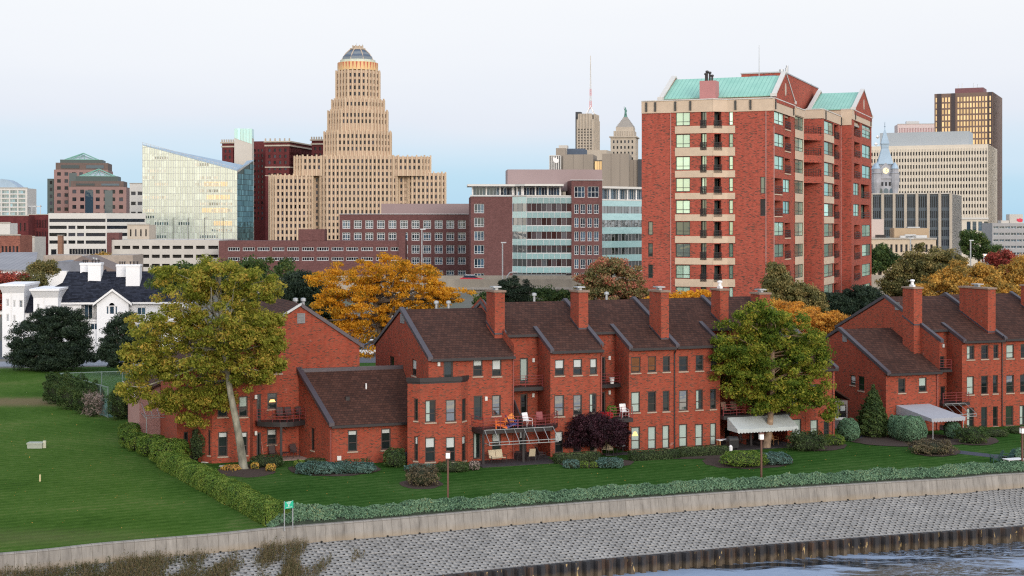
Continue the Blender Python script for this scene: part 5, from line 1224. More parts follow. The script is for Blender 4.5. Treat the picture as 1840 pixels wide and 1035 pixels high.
mb = MB(); mb.prism(ring(hw * .92, 16), Z(112), Z(107)); mb.build('parapet_ring', plain('pale_green_tile', (.5, .55, .48), .6), CH.root)
t = NT('dome_tile'); o = t.obj(); s3 = t.add('ShaderNodeSeparateXYZ'); t.l.new(o, s3.inputs[0]); zz = t.math('SINE', t.math('ADD', t.math('MULTIPLY', s3.outputs[2], 2.2), t.math('MULTIPLY', t.noise(o, .3), 3))); M_DOME = t.fin(t.ramp(t.math('ADD', .5, t.math('MULTIPLY', zz, .4)), [(.2, (.07, .10, .15)), (.7, (.15, .18, .21))]), .75)
mb = MB(); mb.prism(ring(hw * .86), Z(107), Z(101), 0, None, .95); mb.prism(ring(hw * .80), Z(101), Z(95), 0, None, .8); mb.prism(ring(hw * .64), Z(95), Z(88), 0, None, .62); mb.build('dome', M_DOME, CH.root)
mb = MB()
for k in range(8):
    A_, B_, C_, D_ = ring(hw * .87)[k], ring(hw * .77)[k], ring(hw * .65)[k], ring(hw * .41)[k]; mb.tube([(*A_, Z(107)), (*B_, Z(101)), (*C_, Z(95)), (*D_, Z(87.5))], .3, 5)
mb.build('dome_ribs', M_SAND2, CH.root)
mb = MB(); mb.prism(ring(hw * .43), Z(88), Z(85.5)); mb.prism(ring(hw * .26), Z(85.5), Z(81.5))
for k in range(8): x, y = ring(hw * .27)[k]; mb.box(x - .35, x + .35, y - .35, y + .35, Z(85.5), Z(80))
mb.build('lantern', M_SAND2, CH.root)
mb = MB()
for dx, y in ((-.6, 76), (2.6, 77)): mb.tube([(c_ + dx, vm, Z(82)), (c_ + dx, vm, Z(y))], .1, 5)
mb.build('roof_aerial', M_GALV, CH.root)
# ---- dark red hotel behind
fr = frame_at(490, 880, -9); HT = Bld('hotel', 'old dark red brick hotel with pale stone top storeys behind the glass courthouse', 'hotel', fr)
def hblk(px0, px1, v0, dep, ytop, ybot):
    W = WF(fr, px0, px1, v0); xr = (px0 + px1) / 2; z1, z0 = W.z(xr, ytop), W.z(xr, ybot); n = max(2, round(W.L / 3.2))
    for Wx in (W, Wall(fr, tuple(W.p1), (W.p1.x, v0 + dep))):
        n = max(2, round(Wx.L / 3.4)); rs = gridrects(.8, Wx.L - .8, n, .42, z0, z1 - 4.5, int((z1 - z0 - 4) / 3.7), .52); HT.face(Wx, z0, z1 - 4, rs, FW, .4)
    closebox(HT, W.p0.x, W.p1.x, v0, v0 + dep, z1 - 4)
    for z, hh, o_ in ((z1 - 4, .9, .5), (z1 - 1.6, .8, .9), (z1 - 17, .7, .3), (z1 - 22, .5, .2)):
        mb = MB(); mb.box(W.p0.x - o_, W.p1.x + o_, v0 - o_, v0 + dep + .1, z, z + hh); mb.build('stone_course', M_LIME, HT.root)
    mb = MB(); mb.box(W.p0.x, W.p1.x, v0, v0 + dep, z1 - 3.1, z1 - 1.6); mb.build('attic', M_DKRED, HT.root)
    mb = MB()
    for k in range(6): u = W.p0.x + W.L * k / 5; mb.box(u - .35, u + .35, v0 - .4, v0 + .4, z1 - .8, z1 + .8)
    mb.build('finials', M_LIME, HT.root)
hblk(399, 419, 0, 60, 253, 440); hblk(477, 520, -4, 60, 251, 440); hblk(560, 582, -4, 60, 248, 330)
W = WF(fr, 419, 477, 22); z1 = W.z(450, 254); HT.face(W, 0, z1, gridrects(1, W.L - 1, 8, .42, 20, z1 - 4, 14, .5), FW, .4); closebox(HT, W.p0.x, W.p1.x, 22, 60, z1)
HT.flush([M_DKRED], keep=100)
# ---- glass courthouse
fr = frame_at(345, 640, 4); CT = Bld('courthouse', 'pale fritted glass courthouse with a sloping roofline', 'courthouse', fr)
W = WF(fr, 256, 426); ztA, ztB = W.z(256, 261), W.z(422, 307)
M_FRIT = glass('fritted_glass', (.40, .46, .40), .26, .2, .12, (.92, 1, .94)); M_FRITB = glass('clear_band_glass', (.08, .13, .14), .4, .03, .6, (.95, 1, 1)); M_LITROOM = emit('lit_room', (1, .68, .3), .55)
nx, fh = 40, 2.9; zb = 0; nzz = int((ztA) / fh) + 1; mb = MB(); mbb = MB(); mfr = MB()
ztop_at = lambda s: ztA + (ztB - ztA) * s / W.L
for j in range(nzz):
    lo = j * fh; mb = MB()
    for i in range(nx):
        s0, s1 = W.L * i / nx, W.L * (i + 1) / nx; h0, h1 = min(lo + fh, ztop_at(s0)), min(lo + fh, ztop_at(s1))
        if h0 <= lo + .1 or h1 <= lo + .1: continue
        mb.poly([W.P(s0 + .08, lo + .06), W.P(s1 - .08, lo + .06), W.P(s1 - .08, h1 - .06), W.P(s0 + .08, h0 - .06)])
    if mb.f and lo > 5: mb.build('glass_band', M_FRIT, CT.root)
rr = random.Random(4)
for j in range(4, nzz):
    lo = j * fh; a = rr.choice([(0, 5), (4, 10), (22, 33), (15, 20), (28, 38)]); b_ = rr.choice([(1, 4), (5, 11), (24, 32), (29, 38)])
    mb = MB()
    for x0, x1 in (a, b_):
        for i in range(x0, x1):
            s0, s1 = W.L * (i + .25) / nx, W.L * (i + .8) / nx
            if lo + fh * .62 < ztop_at(s1): mb.poly([W.P(s0, lo + fh * .2, -.03), W.P(s1, lo + fh * .2, -.03), W.P(s1, lo + fh * .62, -.03), W.P(s0, lo + fh * .62, -.03)])
    if mb.f: mb.build('window_band', M_FRITB, CT.root)
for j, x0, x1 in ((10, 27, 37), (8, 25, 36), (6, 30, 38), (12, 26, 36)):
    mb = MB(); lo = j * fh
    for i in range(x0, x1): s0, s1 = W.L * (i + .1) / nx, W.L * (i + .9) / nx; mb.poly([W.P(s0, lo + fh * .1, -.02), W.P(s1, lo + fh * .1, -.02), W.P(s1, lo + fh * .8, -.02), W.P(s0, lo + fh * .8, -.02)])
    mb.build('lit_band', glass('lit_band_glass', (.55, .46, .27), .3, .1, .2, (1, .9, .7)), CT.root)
mb = MB(); mb.poly([W.P(0, 0, .15), W.P(W.L, 0, .15), W.P(W.L, ztB, .15), W.P(0, ztA, .15)])
for i in range(0, nx + 1): s = W.L * i / nx; a = W.P(s, 0, -.04); mb.box(a.x - .07, a.x + .07, a.y - .12, a.y + .05, 0, ztop_at(s))
mb.build('glazing_frame', M_WFR, CT.root)
W2 = Wall(fr, tuple(W.p1), (UU(fr, 456, 20), 20)); zq = W2.z(456, 289)
mb = MB(); n = 14
for j in range(int(zq / 2.4)):
    for i in range(n):
        s0, s1 = W2.L * i / n, W2.L * (i + 1) / n; hmx = W2.z(428, 312) + (zq - W2.z(428, 312)) * (s0 / W2.L)
        if 2.4 * (j + 1) < hmx: mb.poly([W2.P(s0 + .08, 2.4 * j + .1), W2.P(s1 - .08, 2.4 * j + .1), W2.P(s1 - .08, 2.4 * j + 2.3), W2.P(s0 + .08, 2.4 * j + 2.3)])
mb.build('side_glazing', glass('teal_glass', (.03, .06, .065), .14, .05, .6, (.75, .95, .95)), CT.root)
mb = MB(); mb.poly([W2.P(0, 0, .2), W2.P(W2.L, 0, .2), W2.P(W2.L, zq, .2), W2.P(0, W2.z(428, 312), .2)]); mb.build('side_frame', M_DKGREEN, CT.root)
mb = MB(); q0 = W.P(0, ztA); q1 = W.P(W.L, ztB); q2 = W2.P(W2.L, zq); mb.slab([tuple(q0), tuple(q1), (q1.x, q1.y + 22, ztB + 3), (q0.x, q0.y + 22, ztA + .2)], (0, 0, .5)); mb.slab([tuple(q1), tuple(q2), (q2.x - 4, q2.y + 8, zq), (q1.x, q1.y + 22, ztB + 3)], (0, 0, .4)); mb.build('sloping_roof', M_LEADBL, CT.root)
mb = MB(); mb.beam(q0 + Vector((0, 0, 1.2)), q1 + Vector((0, 0, 1.2)), .15, .15)
for k in range(25): p = q0.lerp(q1, k / 24); mb.box(p.x - .06, p.x + .06, p.y - .06, p.y + .06, p.z, p.z + 1.2)
mb.build('roof_rail', M_GALV, CT.root)
Wq = WF(fr, 421, 453, 30); zt_ = Wq.z(437, 248); mb = MB(); mb.box(Wq.p0.x, Wq.p1.x, 30, 38, 0, zt_); mb.build('lift_tower', plain('beige_panel', (.46, .43, .39), .7, 0, .05, .2), CT.root)
mb = MB(); n = 6
for i in range(n): mb.poly([(Wq.p0.x + Wq.L * (i + .06) / n, 29.9, zt_ - (2.8 * i / n)), (Wq.p0.x + Wq.L * (i + .94) / n, 29.9, zt_ - (2.8 * (i + 1) / n)), (Wq.p0.x + Wq.L * (i + .94) / n, 29.9, Wq.z(437, 231)), (Wq.p0.x + Wq.L * (i + .06) / n, 29.9, Wq.z(437, 231))])
mb.build('lantern_glass', glass('sky_lantern', (.18, .45, .5), .3, .05, .2, (.8, 1, 1)), CT.root); mb = MB(); mb.box(Wq.p0.x, Wq.p1.x, 30.2, 37.8, zt_, Wq.z(437, 231)); mb.build('lantern_core', M_AQUA, CT.root); 
# ---- far left
fr = frame_at(140, 900, 10); TW = Bld('granite_tower', 'taller pink granite tower with dark green attic and open pyramid roof', 'office tower', fr)
def twin_tower(B, pxs, rows, base, D, steps, cap, pyr, v0, ybot):
    W = WF(fr, pxs[0], pxs[1], v0); z0 = W.z(pxs[0], ybot); z1 = W.z((pxs[0] + pxs[1]) / 2, base); n = round(W.L / 4.6)
    B.face(W, z0, z1, gridrects(.8, W.L - .8, n, .5, z0, z1 - .5, int((z1 - z0) / 4.2), .5), ('tw', M_FRAME, M_FG, 0, [], []), .4); closebox(B, W.p0.x, W.p1.x, v0, v0 + 32, z1)
    mb = MB()
    for f in (.28, .62): s = W.L * f; a, b = W.P(s, 0, -.15), W.P(s + W.L * .14, 0, -.15); mb.box(a.x, b.x, min(a.y, b.y), max(a.y, b.y) + .1, z0 + (z1 - z0) * .35, z1 - 2)
    mb.build('glass_bay', M_FGB, B.root)
    for i, (a, b, ya, yb, dv, m) in enumerate(steps):
        Wq = WF(fr, a, b, v0 + dv); mb = MB(); mb.box(Wq.p0.x, Wq.p1.x, v0 + dv, v0 + 30 - dv, W.z(a, yb), W.z(a, ya)); mb.build('attic', m, B.root)
        if i == 0:
            for fa, fb in ((.1, .45), (.58, .92)):
                mb = MB(); mb.box(Wq.p0.x + Wq.L * fa, Wq.p0.x + Wq.L * fb, v0 + dv - .2, v0 + dv - .02, W.z(a, yb) + 1, W.z(a, ya) - 1.5); mb.build('window_band', M_FGB, B.root)
    a, b, ya, yb = pyr; Wq = WF(fr, a, b, v0 + 6); zb, zp = W.z(a, yb), W.z(a, ya); u0, u1 = Wq.p0.x, Wq.p1.x; um = (u0 + u1) / 2; d = (u1 - u0); vmid = v0 + 6 + d / 2; mb = MB()
    cs = [(u0, v0 + 6), (u1, v0 + 6), (u1, v0 + 6 + d), (u0, v0 + 6 + d)]
    for k in range(4):
        c, e = cs[k], cs[(k + 1) % 4]; mb.tube([(*c, zb), (um, vmid, zp)], .35, 5); mb.tube([(*c, zb), (*e, zb)], .4, 5)
        for f in (.2, .4, .6, .8): x, y = c[0] + (e[0] - c[0]) * f, c[1] + (e[1] - c[1]) * f; q = 1 - abs(f - .5) * 2; mb.tube([(x, y, zb), (x + (um - x) * q, y + (vmid - y) * q, zb + (zp - zb) * q)], .18, 4)
    mb.build('pyramid_frame', plain('green_steel', (.16, .34, .28), .5), B.root)
    mb = MB(); mb.prism(cs, zb - .4, zp - 1.2, 0, None, .04); mb.build('pyramid_glass', glass('pyramid_glass_mat', (.3, .36, .38), .3, .1, .1), B.root)
twin_tower(TW, (97, 194), 14, 305, 900, [(100, 194, 292, 305, 2, plain('brown_attic', (.12, .085, .075), .7)), (108, 184, 286, 292, 5, M_DKGREEN)], None, (117, 176, 273, 286), 0, 420)
Wq = WF(fr, 85, 97, 4); mb = MB(); mb.box(Wq.p0.x, Wq.p1.x, 4, 20, 0, Wq.z(90, 321)); mb.build('annex', M_DKGREEN, TW.root); TW.face(WF(fr, 86, 96.5, 3.8), 10, Wq.z(90, 322), gridrects(.8, WF(fr, 86, 96.5, 3.8).L - .5, 1, .7, 12, Wq.z(90, 322), 8, .5), ('tw', M_FRAME, M_FG, 0, [], []), .1, m=1); TW.flush([M_PINKG, M_DKGREEN])
TW2 = Bld('granite_tower', 'shorter pink granite tower standing in front, low green pyramid roof', 'office tower', fr)
twin_tower(TW2, (124, 227), 14, 336, 880, [(127, 222, 325, 336, 2, MATS['brown_attic']), (136, 212, 316, 325, 5, M_DKGREEN)], None, (143, 206, 302, 316), -24, 420); TW2.flush([M_PINKG])
# white ribboned office
fr = frame_at(170, 560, -5); RB = Bld('ribbon_office', 'white office building with dark ribbon windows in front of the granite towers', 'office building', fr)
W = WF(fr, 87, 191); W_b = Wall(fr, tuple(W.p1), (UU(fr, 262, 16), 16)); z1 = W.z(140, 383)
yy = [(393, 399), (405.5, 411.5), (418.5, 424.5), (432, 438)]
for W_ in (W, W_b):
    rs = []
    for k, (a, b) in enumerate(yy):
        z_a, z_b2 = W.z(140, b), W.z(140, a); cuts = [0, 1] if k == 0 else [0, .33, .48, .63, 1] if W_ is W else [0, .55, 1]
        for f0, f1 in zip(cuts[:-1], cuts[1:]): rs.append((W_.L * f0 + .3, W_.L * f1 - .3, z_a, z_b2))
    if W_ is W: rs += [(W.L * (.36 + .05 * k), W.L * (.36 + .05 * k) + 1.1, 4, W.z(140, 447)) for k in range(13)] + [(1, W.L * .14, 4, W.z(140, 448))]
    RB.face(W_, 0, z1, rs, ('rb', M_FRAME, M_FG, 0, [], []), .4, name='window_band')
pl = [tuple(W.p0), tuple(W.p1), tuple(W_b.p1), (W_b.p1.x, 34), (W.p0.x, 34)]; RB.wall.poly([(x, y, z1 - .1) for x, y in pl]); RB.wall.poly([(W.p0.x, 34, 0), (W.p0.x, 0, 0), (W.p0.x, 0, z1), (W.p0.x, 34, z1)])
RB.flush([M_OFFW])
# small blocks: label, frame spec, columns, top, material, windows
def block(name, label, cat, px0, px1, ytop, D, mat, deg=0, dep=18, cols=0, rows=0, wf=.5, hf=.5, zbot=None, style=FW, ybot=None, extra=None):
    fr = frame_at((px0 + px1) / 2, D, deg); B = Bld(name, label, cat, fr); W = WF(fr, px0, px1); xr = (px0 + px1) / 2; z1 = W.z(xr, ytop); z0 = W.z(xr, ybot) if ybot else 0
    rs = gridrects(W.L * .03, W.L * .97, cols, wf, max(z0, 1), z1 - (z1 - z0) * .06, rows, hf) if cols else []
    B.face(W, 0, z1, rs, style, .35); closebox(B, W.p0.x, W.p1.x, 0, dep, z1)
    mb = MB(); mb.box(W.p0.x - .15, W.p1.x + .15, -.2, .35, z1 - .02, z1 + .35); mb.build('coping', M_CONC, B.root)
    if extra: extra(B, fr, W, z1)
    B.flush([mat]); return B
def ex_curve(B, fr, W, z1):
    mb = MB(); mb.slab([(W.p0.x, 2, z1)] + [(W.p0.x + W.L * .8 * k / 8, 2, z1 + 4.5 * math.sin(math.pi * k / 8)) for k in range(9)], (0, 14, 0)); mb.build('barrel_roof', M_LEADBL, B.root)
    mb = MB(); mb.box(W.p1.x, W.p1.x + 6, 2, 4, z1 - 18, z1 - 17.4); mb.box(W.p1.x, W.p1.x + 6, 2, 4, z1 - 9, z1 - 8.5)
    for k in range(3): mb.box(W.p1.x + 2 * k + 1.6, W.p1.x + 2 * k + 1.9, 2, 2.3, 0, z1 - 8)
    mb.build('side_balconies', M_WFR, B.root)
block('glass_offices', 'blue glass and white block with curved roof at the far left edge', 'office building', -30, 49, 338, 700, M_OFFW, 6, 20, 5, 6, .86, .78, None, ('gb', M_WFR, glass('blue_block_glass', (.07, .16, .21), .16, .05, .5, (.8, .95, 1)), .15, [.33, .66], []), 388, ex_curve)
block('brick_warehouse', 'dark red brick warehouse with faded yellow painted lettering band at its top', 'warehouse', -25, 51, 388, 600, M_DKRED, 3, 20, 9, 3, .3, .5)
block('brick_warehouse', 'narrow dark brick building with close rows of tall windows beside the white office', 'warehouse', 51, 87, 386, 610, M_DKRED, 3, 20, 12, 4, .45, .7)
block('white_office', 'pale stepped block between the granite towers and the courthouse', 'office building', 233, 258, 330, 720, M_OFFW, 0, 20, 2, 7, .7, .35)
block('grey_office', 'low grey block with square windows in front of the dark warehouses', 'office building', 12, 62, 426, 440, M_LTCONC, 2, 12, 4, 2, .5, .4, style=('go', M_WFR, M_FGB, .12, [.5], []))
block('white_shed', 'small white plain block stacked behind the grey office', 'shed', -12, 18, 401, 470, M_OFFW, 2, 8, 0, 0)
block('brick_shop', 'low red brick building with two window rows at the left edge', 'shop', -20, 36, 423, 420, brick('mid_brick', (.22, .085, .065), (.12, .045, .04), (.3, .16, .12), bw=.5, bh=.16), 2, 12, 8, 2, .55, .35)
block('stone_folly', 'small pale stone building with tall narrow openings before the courthouse', 'stone building', 229, 268, 404, 430, M_LIME, 0, 8, 4, 1, .3, .5, ybot=431)
fr = frame_at(107, 395, 0); mb = MB(); Wq = WF(fr, 103, 112); mb.prism([(Wq.p0.x, 0), (Wq.p1.x, 0), (Wq.p1.x, 1.5), (Wq.p0.x, 1.5)], 0, Wq.z(107, 423), 0, None, .9); R_ = thing('brick_chimney', 'square brown brick chimney stack standing before the white ribboned office', 'chimney', (fr.o.x, fr.o.y, 0)); mb.build('shaft', brick('brown_brick', (.25, .13, .09), (.15, .07, .05), (.2, .14, .1)), R_); mb = MB(); mb.box(Wq.p0.x - .1, Wq.p1.x + .1, -.1, 1.6, Wq.z(107, 423), Wq.z(107, 422)); mb.build('cap', M_CONC, R_)
# arena with standing seam roof
fr = frame_at(60, 300, 4); AR = thing('arena', 'long low hall with grey seamed metal roof behind the white houses', 'hall', (fr.o.x, fr.o.y, 0), fr.a)
t = NT('seam_roof'); o = t.obj(); s3 = t.add('ShaderNodeSeparateXYZ'); t.l.new(o, s3.inputs[0]); sm = t.math('LESS_THAN', t.math('FRACT', t.math('MULTIPLY', s3.outputs[0], .9)), .12); t.bump(sm, .5, .05); M_SEAM = t.fin(t.mix(sm, t.ramp(t.noise(o, .2, 4), [(.3, (.2, .2, .225)), (.7, (.26, .26, .28))]), (.15, .15, .17)), .5, .2)
W = WF(fr, -60, 120); z0 = W.z(30, 487); Wb = WF(fr, -60, 84, 26); zr = Wb.z(40, 455.5); u0, u1 = W.p0.x, W.p1.x
mb = MB(); mb.slab([(u0, -.5, z0), (Wb.p1.x + 4, -.5, z0), (Wb.p1.x - 2, 26, zr), (u0, 26, zr)], (0, 0, .3)); mb.build('roof', M_SEAM, AR)
mb = MB(); mb.box(u0, u1, -.2, 24, 0, z0); mb.build('wall', M_WHITE, AR); Wq = WF(fr, 98, 145, 2)
mb = MB(); mb.box(Wq.p0.x, Wq.p1.x, 2, 16, z0 - .2, Wq.z(120, 470)); mb.build('parapet_block', plain('slate_panel', (.15, .16, .19), .6), AR)
mb = MB(); mb.box(Wb.p1.x - 1, Wq.p1.x + 6, 27, 40, 0, Wb.z(100, 459)); mb.build('rear_block', plain('tan_panel', (.33, .28, .24), .8), AR)
Wq = WF(fr, 129, 212, 4); uu0, uu1 = Wq.p0.x, Wq.p1.x; mb = MB(); mb.slab([(uu0, 4, 0), (uu1, 4, 0), (uu1, 4, Wq.z(200, 488)), (uu0 + (uu1 - uu0) * .22, 4, Wq.z(145, 460)), (uu0, 4, Wq.z(130, 470))], (0, 14, 0)); mb.build('gabled_wing', plain('taupe_panel', (.16, .125, .115), .8), AR)
for px in (150, 157, 168, 173): u = UU(fr, px, 8); mb = MB(); z = WF(fr, px, px + 1, 8).z(px, 467 + (px - 150) * .2); mb.tube([(u, 8, z - 1), (u, 8, z + .5)], .15, 6); mb.lathe([(.3, z + .5), (.3, z + .9), (.05, z + 1)], (u, 8, 0), 8); mb.build('roof_fan', M_GALV, AR)
# ---- centre background towers
fr = frame_at(1056, 1000, -14); RT = Bld('deco_tower', 'slim grey stone art deco tower carrying a red and white antenna mast', 'office tower', fr)
W = WF(fr, 1036, 1066); W_s = Wall(fr, tuple(W.p1), (W.p1.x, 22)); z1 = W.z(1056, 204); z0 = W.z(1056, 300)
for W_ in (W, W_s):
    n = max(3, round(W_.L / 2.6)); RT.face(W_, 0, z1 - 6, gridrects(.6, W_.L - .6, n, .45, z0, z1 - 10, 14, .5), FW, .4)
    for i in range(n + 1): a = W_.P(.6 + (W_.L - 1.2) * i / n, 0, -.2); RT.wall.box(a.x - .4, a.x + .4, a.y - .4, a.y + .4, 0, z1 - (0 if 0 < i < n else 4))
    wallgrid(RT.wall, W_, 1, W_.L - 1, z1 - 6, z1)
RT.wall.box(W.p0.x + .8, W.p1.x - .8, .5, 21, z1 - 6.2, z1 - .5); Wq = WF(fr, 1034, 1043, 8); mb = MB(); mb.box(Wq.p0.x, Wq.p1.x, 8, 14, 0, Wq.z(1038, 201)); mb.build('dark_shaft', plain('black_cladding', (.04, .045, .055), .6), RT.root)
Wq = WF(fr, 1036, 1090, -2); mb = MB(); mb.box(Wq.p0.x + 4, Wq.p1.x, -2, 20, 0, Wq.z(1060, 270)); mb.build('stepped_base', M_LIME, RT.root); um, vmm = (W.p0.x + W.p1.x) / 2 + 2, 10; Z = lambda y: WF(fr, 1056, 1057, 10).z(1057, y)
mb = MB()
for dx, dy in ((-3, -3), (3, -3), (3, 3), (-3, 3)): mb.tube([(um + dx, vmm + dy, z1 - .4), (um, vmm, Z(190))], .3, 5)
mb.build('mast_base', M_WHITE, RT.root); M_REDM = plain('red_mast', (.55, .06, .04), .5)
ys = [196, 181, 172, 160, 150, 138, 126, 114, 100]
for i in range(8):
    mb = MB(); r = .75 - .085 * i
    for k in range(3):
        a = 2.09 * k; mb.tube([(um + r * math.cos(a), vmm + r * math.sin(a), Z(ys[i])), (um + r * .9 * math.cos(a), vmm + r * .9 * math.sin(a), Z(ys[i + 1]))], .17, 4)
    for q in range(4): z = Z(ys[i]) + (Z(ys[i + 1]) - Z(ys[i])) * q / 4; mb.beam((um - r, vmm, z), (um + r, vmm, z + .6), .12, .12)
    mb.build('mast_section', M_REDM if i in (0, 2) else M_OFFW, RT.root)
RT.flush([M_LIME], keep=60)
fr = frame_at(1124, 1050, -10); LB = Bld('statue_tower', 'grey classical tower with stepped pyramid roof topped by a green statue', 'office tower', fr)
W = WF(fr, 1097, 1142); W_s = Wall(fr, tuple(W.p1), (W.p1.x, 22)); z1 = W.z(1124, 247)
for W_ in (W, W_s): LB.face(W_, 0, z1, gridrects(1, W_.L - 1, max(3, round(W_.L / 3)), .42, z1 - 34, z1 - 1, 8, .5), FW, .4)
LB.wall.poly([(W.p0.x, 22, 0), (W.p0.x, 0, 0), (W.p0.x, 0, z1), (W.p0.x, 22, z1)]); w0, w1 = W.p0.x, W.p1.x; Z = lambda y: WF(fr, 1124, 1125, 8).z(1124, y)
mb = MB(); mb.box(w0 - .9, w1 + .9, -.9, 23, z1, z1 + .9); mb.build('cornice', M_LIME, LB.root)
mb = MB(); mb.box(w0 + 2, w1 - 1.2, 2, 20, z1 + .9, Z(236)); mb.box(w0 + 3.5, w1 - 2, 3.5, 19, Z(236), Z(229))
for k in range(9): u = w0 + 2.5 + (w1 - w0 - 4.5) * k / 8; mb.box(u - .4, u + .4, 1.6, 2.2, z1 + .9, Z(236))
mb.build('colonnade', M_LIME, LB.root); um = (w0 + w1) / 2 + .8; mb = MB(); n = 7; hw0 = (w1 - w0) / 2 - 3
for k in range(n): f = 1 - k / n * .86; mb.box(um - hw0 * f, um + hw0 * f, 11 - hw0 * f, 11 + hw0 * f, Z(229) + (Z(210) - Z(229)) * k / n, Z(229) + (Z(210) - Z(229)) * (k + 1) / n)
mb.build('stepped_roof', plain('grey_tiles', (.3, .29, .28), .85), LB.root); M_VERD = plain('verdigris', (.09, .22, .19), .7)
zs = Z(210); mb = MB(); mb.lathe([(1.6, zs - .6), (1.2, zs + .6), (1.1, zs + 1.2)], (um, 11, 0), 10); mb.build('statue_plinth', M_VERD, LB.root)
mb = MB(); mb.lathe([(.95, zs + 1.2), (.75, zs + 3.2), (.7, zs + 4.6), (.85, zs + 5.4), (.35, zs + 6.1), (.42, zs + 6.6), (.3, zs + 7.2)], (um, 11, 0), 10); mb.tube([(um - .6, 11, zs + 5.3), (um - 1.1, 11, zs + 6.6), (um - 1.0, 11, zs + 7.9)], [.28, .2, .14], 6); mb.tube([(um + .6, 11, zs + 5.3), (um + 1.0, 11, zs + 4.4), (um + .7, 10.6, zs + 3.9)], [.26, .2, .16], 6); mb.build('statue', M_VERD, LB.root, True); LB.flush([M_LIME], keep=70)
fr = frame_at(1060, 620, -8); BR = Bld('concrete_arena', 'blank ribbed tan concrete blocks with a golden glass slot between them', 'concrete building', fr)
for px0, px1, v0, yt, dep in ((1012, 1066, 0, 277.5, 20), (1082, 1130, -3, 276, 20), (1130, 1146, 3, 287, 14)):
    W = WF(fr, px0, px1, v0); z1 = W.z((px0 + px1) / 2, yt); BR.wall.box(W.p0.x, W.p1.x, v0, v0 + dep, 0, z1); mb = MB(); n = max(2, round(W.L / 4.2))
    for k in range(1, n): u = W.p0.x + W.L * k / n; mb.box(u - .07, u + .07, v0 - .03, v0, 0, z1)
    mb.build('panel_joints', plain('joint_dark', (.13, .11, .1), .9), BR.root)
W = WF(fr, 1068, 1082, 4); z1 = W.z(1075, 288); BR.face(W, 0, z1, gridrects(.1, W.L - .1, 3, .9, 4, z1 - .2, 9, .9), ('gold', M_FRAME, M_GOLDG, 0, [], []), .1); closebox(BR, W.p0.x - .2, W.p1.x + .2, 4, 12, z1)
W = WF(fr, 1146, 1156, 2); mb = MB(); mb.box(W.p0.x, W.p1.x, 2, 10, 0, W.z(1150, 286)); mb.build('dark_slot', MATS['black_cladding'], BR.root)
W = WF(fr, 1003, 1016, 4); mb = MB(); mb.box(W.p0.x - 1, W.p1.x, 4, 24, 0, W.z(1010, 266)); mb.build('stair_block', M_GREYC, BR.root); W = WF(fr, 1004, 1019, 8); mb = MB(); mb.box(W.p0.x, W.p1.x, 8, 14, 0, W.z(1010, 261)); mb.build('roof_block', M_LTCONC, BR.root)
W = WF(fr, 1018, 1050, 8); mb = MB(); mb.box(W.p0.x, W.p1.x, 8, 22, 0, W.z(1030, 267)); mb.build('blue_fascia_block', plain('navy_fascia', (.06, .085, .13), .6), BR.root); BR.flush([M_GREYC])
fr = frame_at(996, 600, -4); SB = Bld('striped_tower', 'slim dark striped block with a white bird emblem beside the tan concrete blocks', 'office building', fr); W = WF(fr, 987, 1007); z1 = W.z(997, 279)
SB.face(W, 0, z1, gridrects(0, W.L, 6, .5, 1, z1, 1, .99), ('stp', M_FRAME, MATS['black_cladding'], 0, [], []), .15, name='dark_strip'); closebox(SB, W.p0.x, W.p1.x, 0, 9, z1); c = W.P(W.s_(998.5), W.z(998, 287), -.12)
mb = MB(); pts = [(-1.3, .2), (-.9, 1.3), (-.3, .4), (.5, 1.5), (.6, .3), (1.2, .2), (1.3, -.7), (.5, -1.5), (-.6, -1.1)]; mb.slab([(c.x + x, c.y, c.z + z) for x, z in pts], (0, .08, 0)); mb.build('emblem', M_WHITE, SB.root); SB.flush([M_OFFW])
# ---- right-hand towers
fr = frame_at(1730, 900, -25); BZ = Bld('bronze_tower', 'tall bronze tower with rows of golden windows at the far right', 'office tower', fr); M_BRONZE = plain('bronze_cladding', (.17, .115, .095), .6, .1, .1, .2)
W = WF(fr, 1679, 1784); W_s = Wall(fr, tuple(W.p1), (W.p1.x, W.L * .75)); W_s = Wall(fr, tuple(W.p1), tuple(W.p1 + Vector((0, 1)) * Wall(fr, tuple(W.p1), (W.p1.x, 30)).s_(1801))); z1 = W.z(1730, 167)
rows = [(174 + 11.05 * k, 182.2 + 11.05 * k) for k in range(12)]; cols = [(1681, 1683.3)] + [(x, x + 3.4) for x in [1692.5 + 5.55 * k for k in range(15)]] + [(1784.2 - 0, 1784.2)][:0]
cols = [c for c in cols if not 1706.5 < c[0] < 1716]; BZ.face(W, 0, z1, colrow(W, cols, rows, 1730), ('bz', M_FRAME, M_GOLDG, 0, [], []), .35)
BZ.face(W_s, 0, z1, [], FW); BZ.wall.box(W.p0.x + .3, W.p1.x - .3, .4, 12, z1 - 1, z1 - .3); closebox(BZ, W.p0.x, W.p1.x, 0, W_s.L, z1)
for px in (1684.5, 1709.5, 1776): Wq = WF(fr, px, px + 6.5, -.6); BZ.wall.box(Wq.p0.x, Wq.p1.x, -.6, .02, 0, z1, 1)
rs = colrow(W, [(1778.2, 1780.8)], rows, 1730); 
for r in rs: BZ.win(W, r, ('bz', M_FRAME, M_GOLDG, 0, [], []), -.66)
Wq = WF(fr, 1716, 1767, 8); mb = MB(); mb.box(Wq.p0.x, Wq.p1.x, 8, 24, z1 - .4, Wq.z(1740, 158)); mb.build('plant_room', plain('maroon_panel', (.16, .07, .08), .6), BZ.root)
mb = MB()
for px, y in ((1722, 152), (1729, 150), (1750, 149), (1757, 151)): u = UU(fr, px, 12); z = WF(fr, px, px + 1, 12).z(px, y); mb.tube([(u, 12, z1), (u, 12, z)], .18, 5)
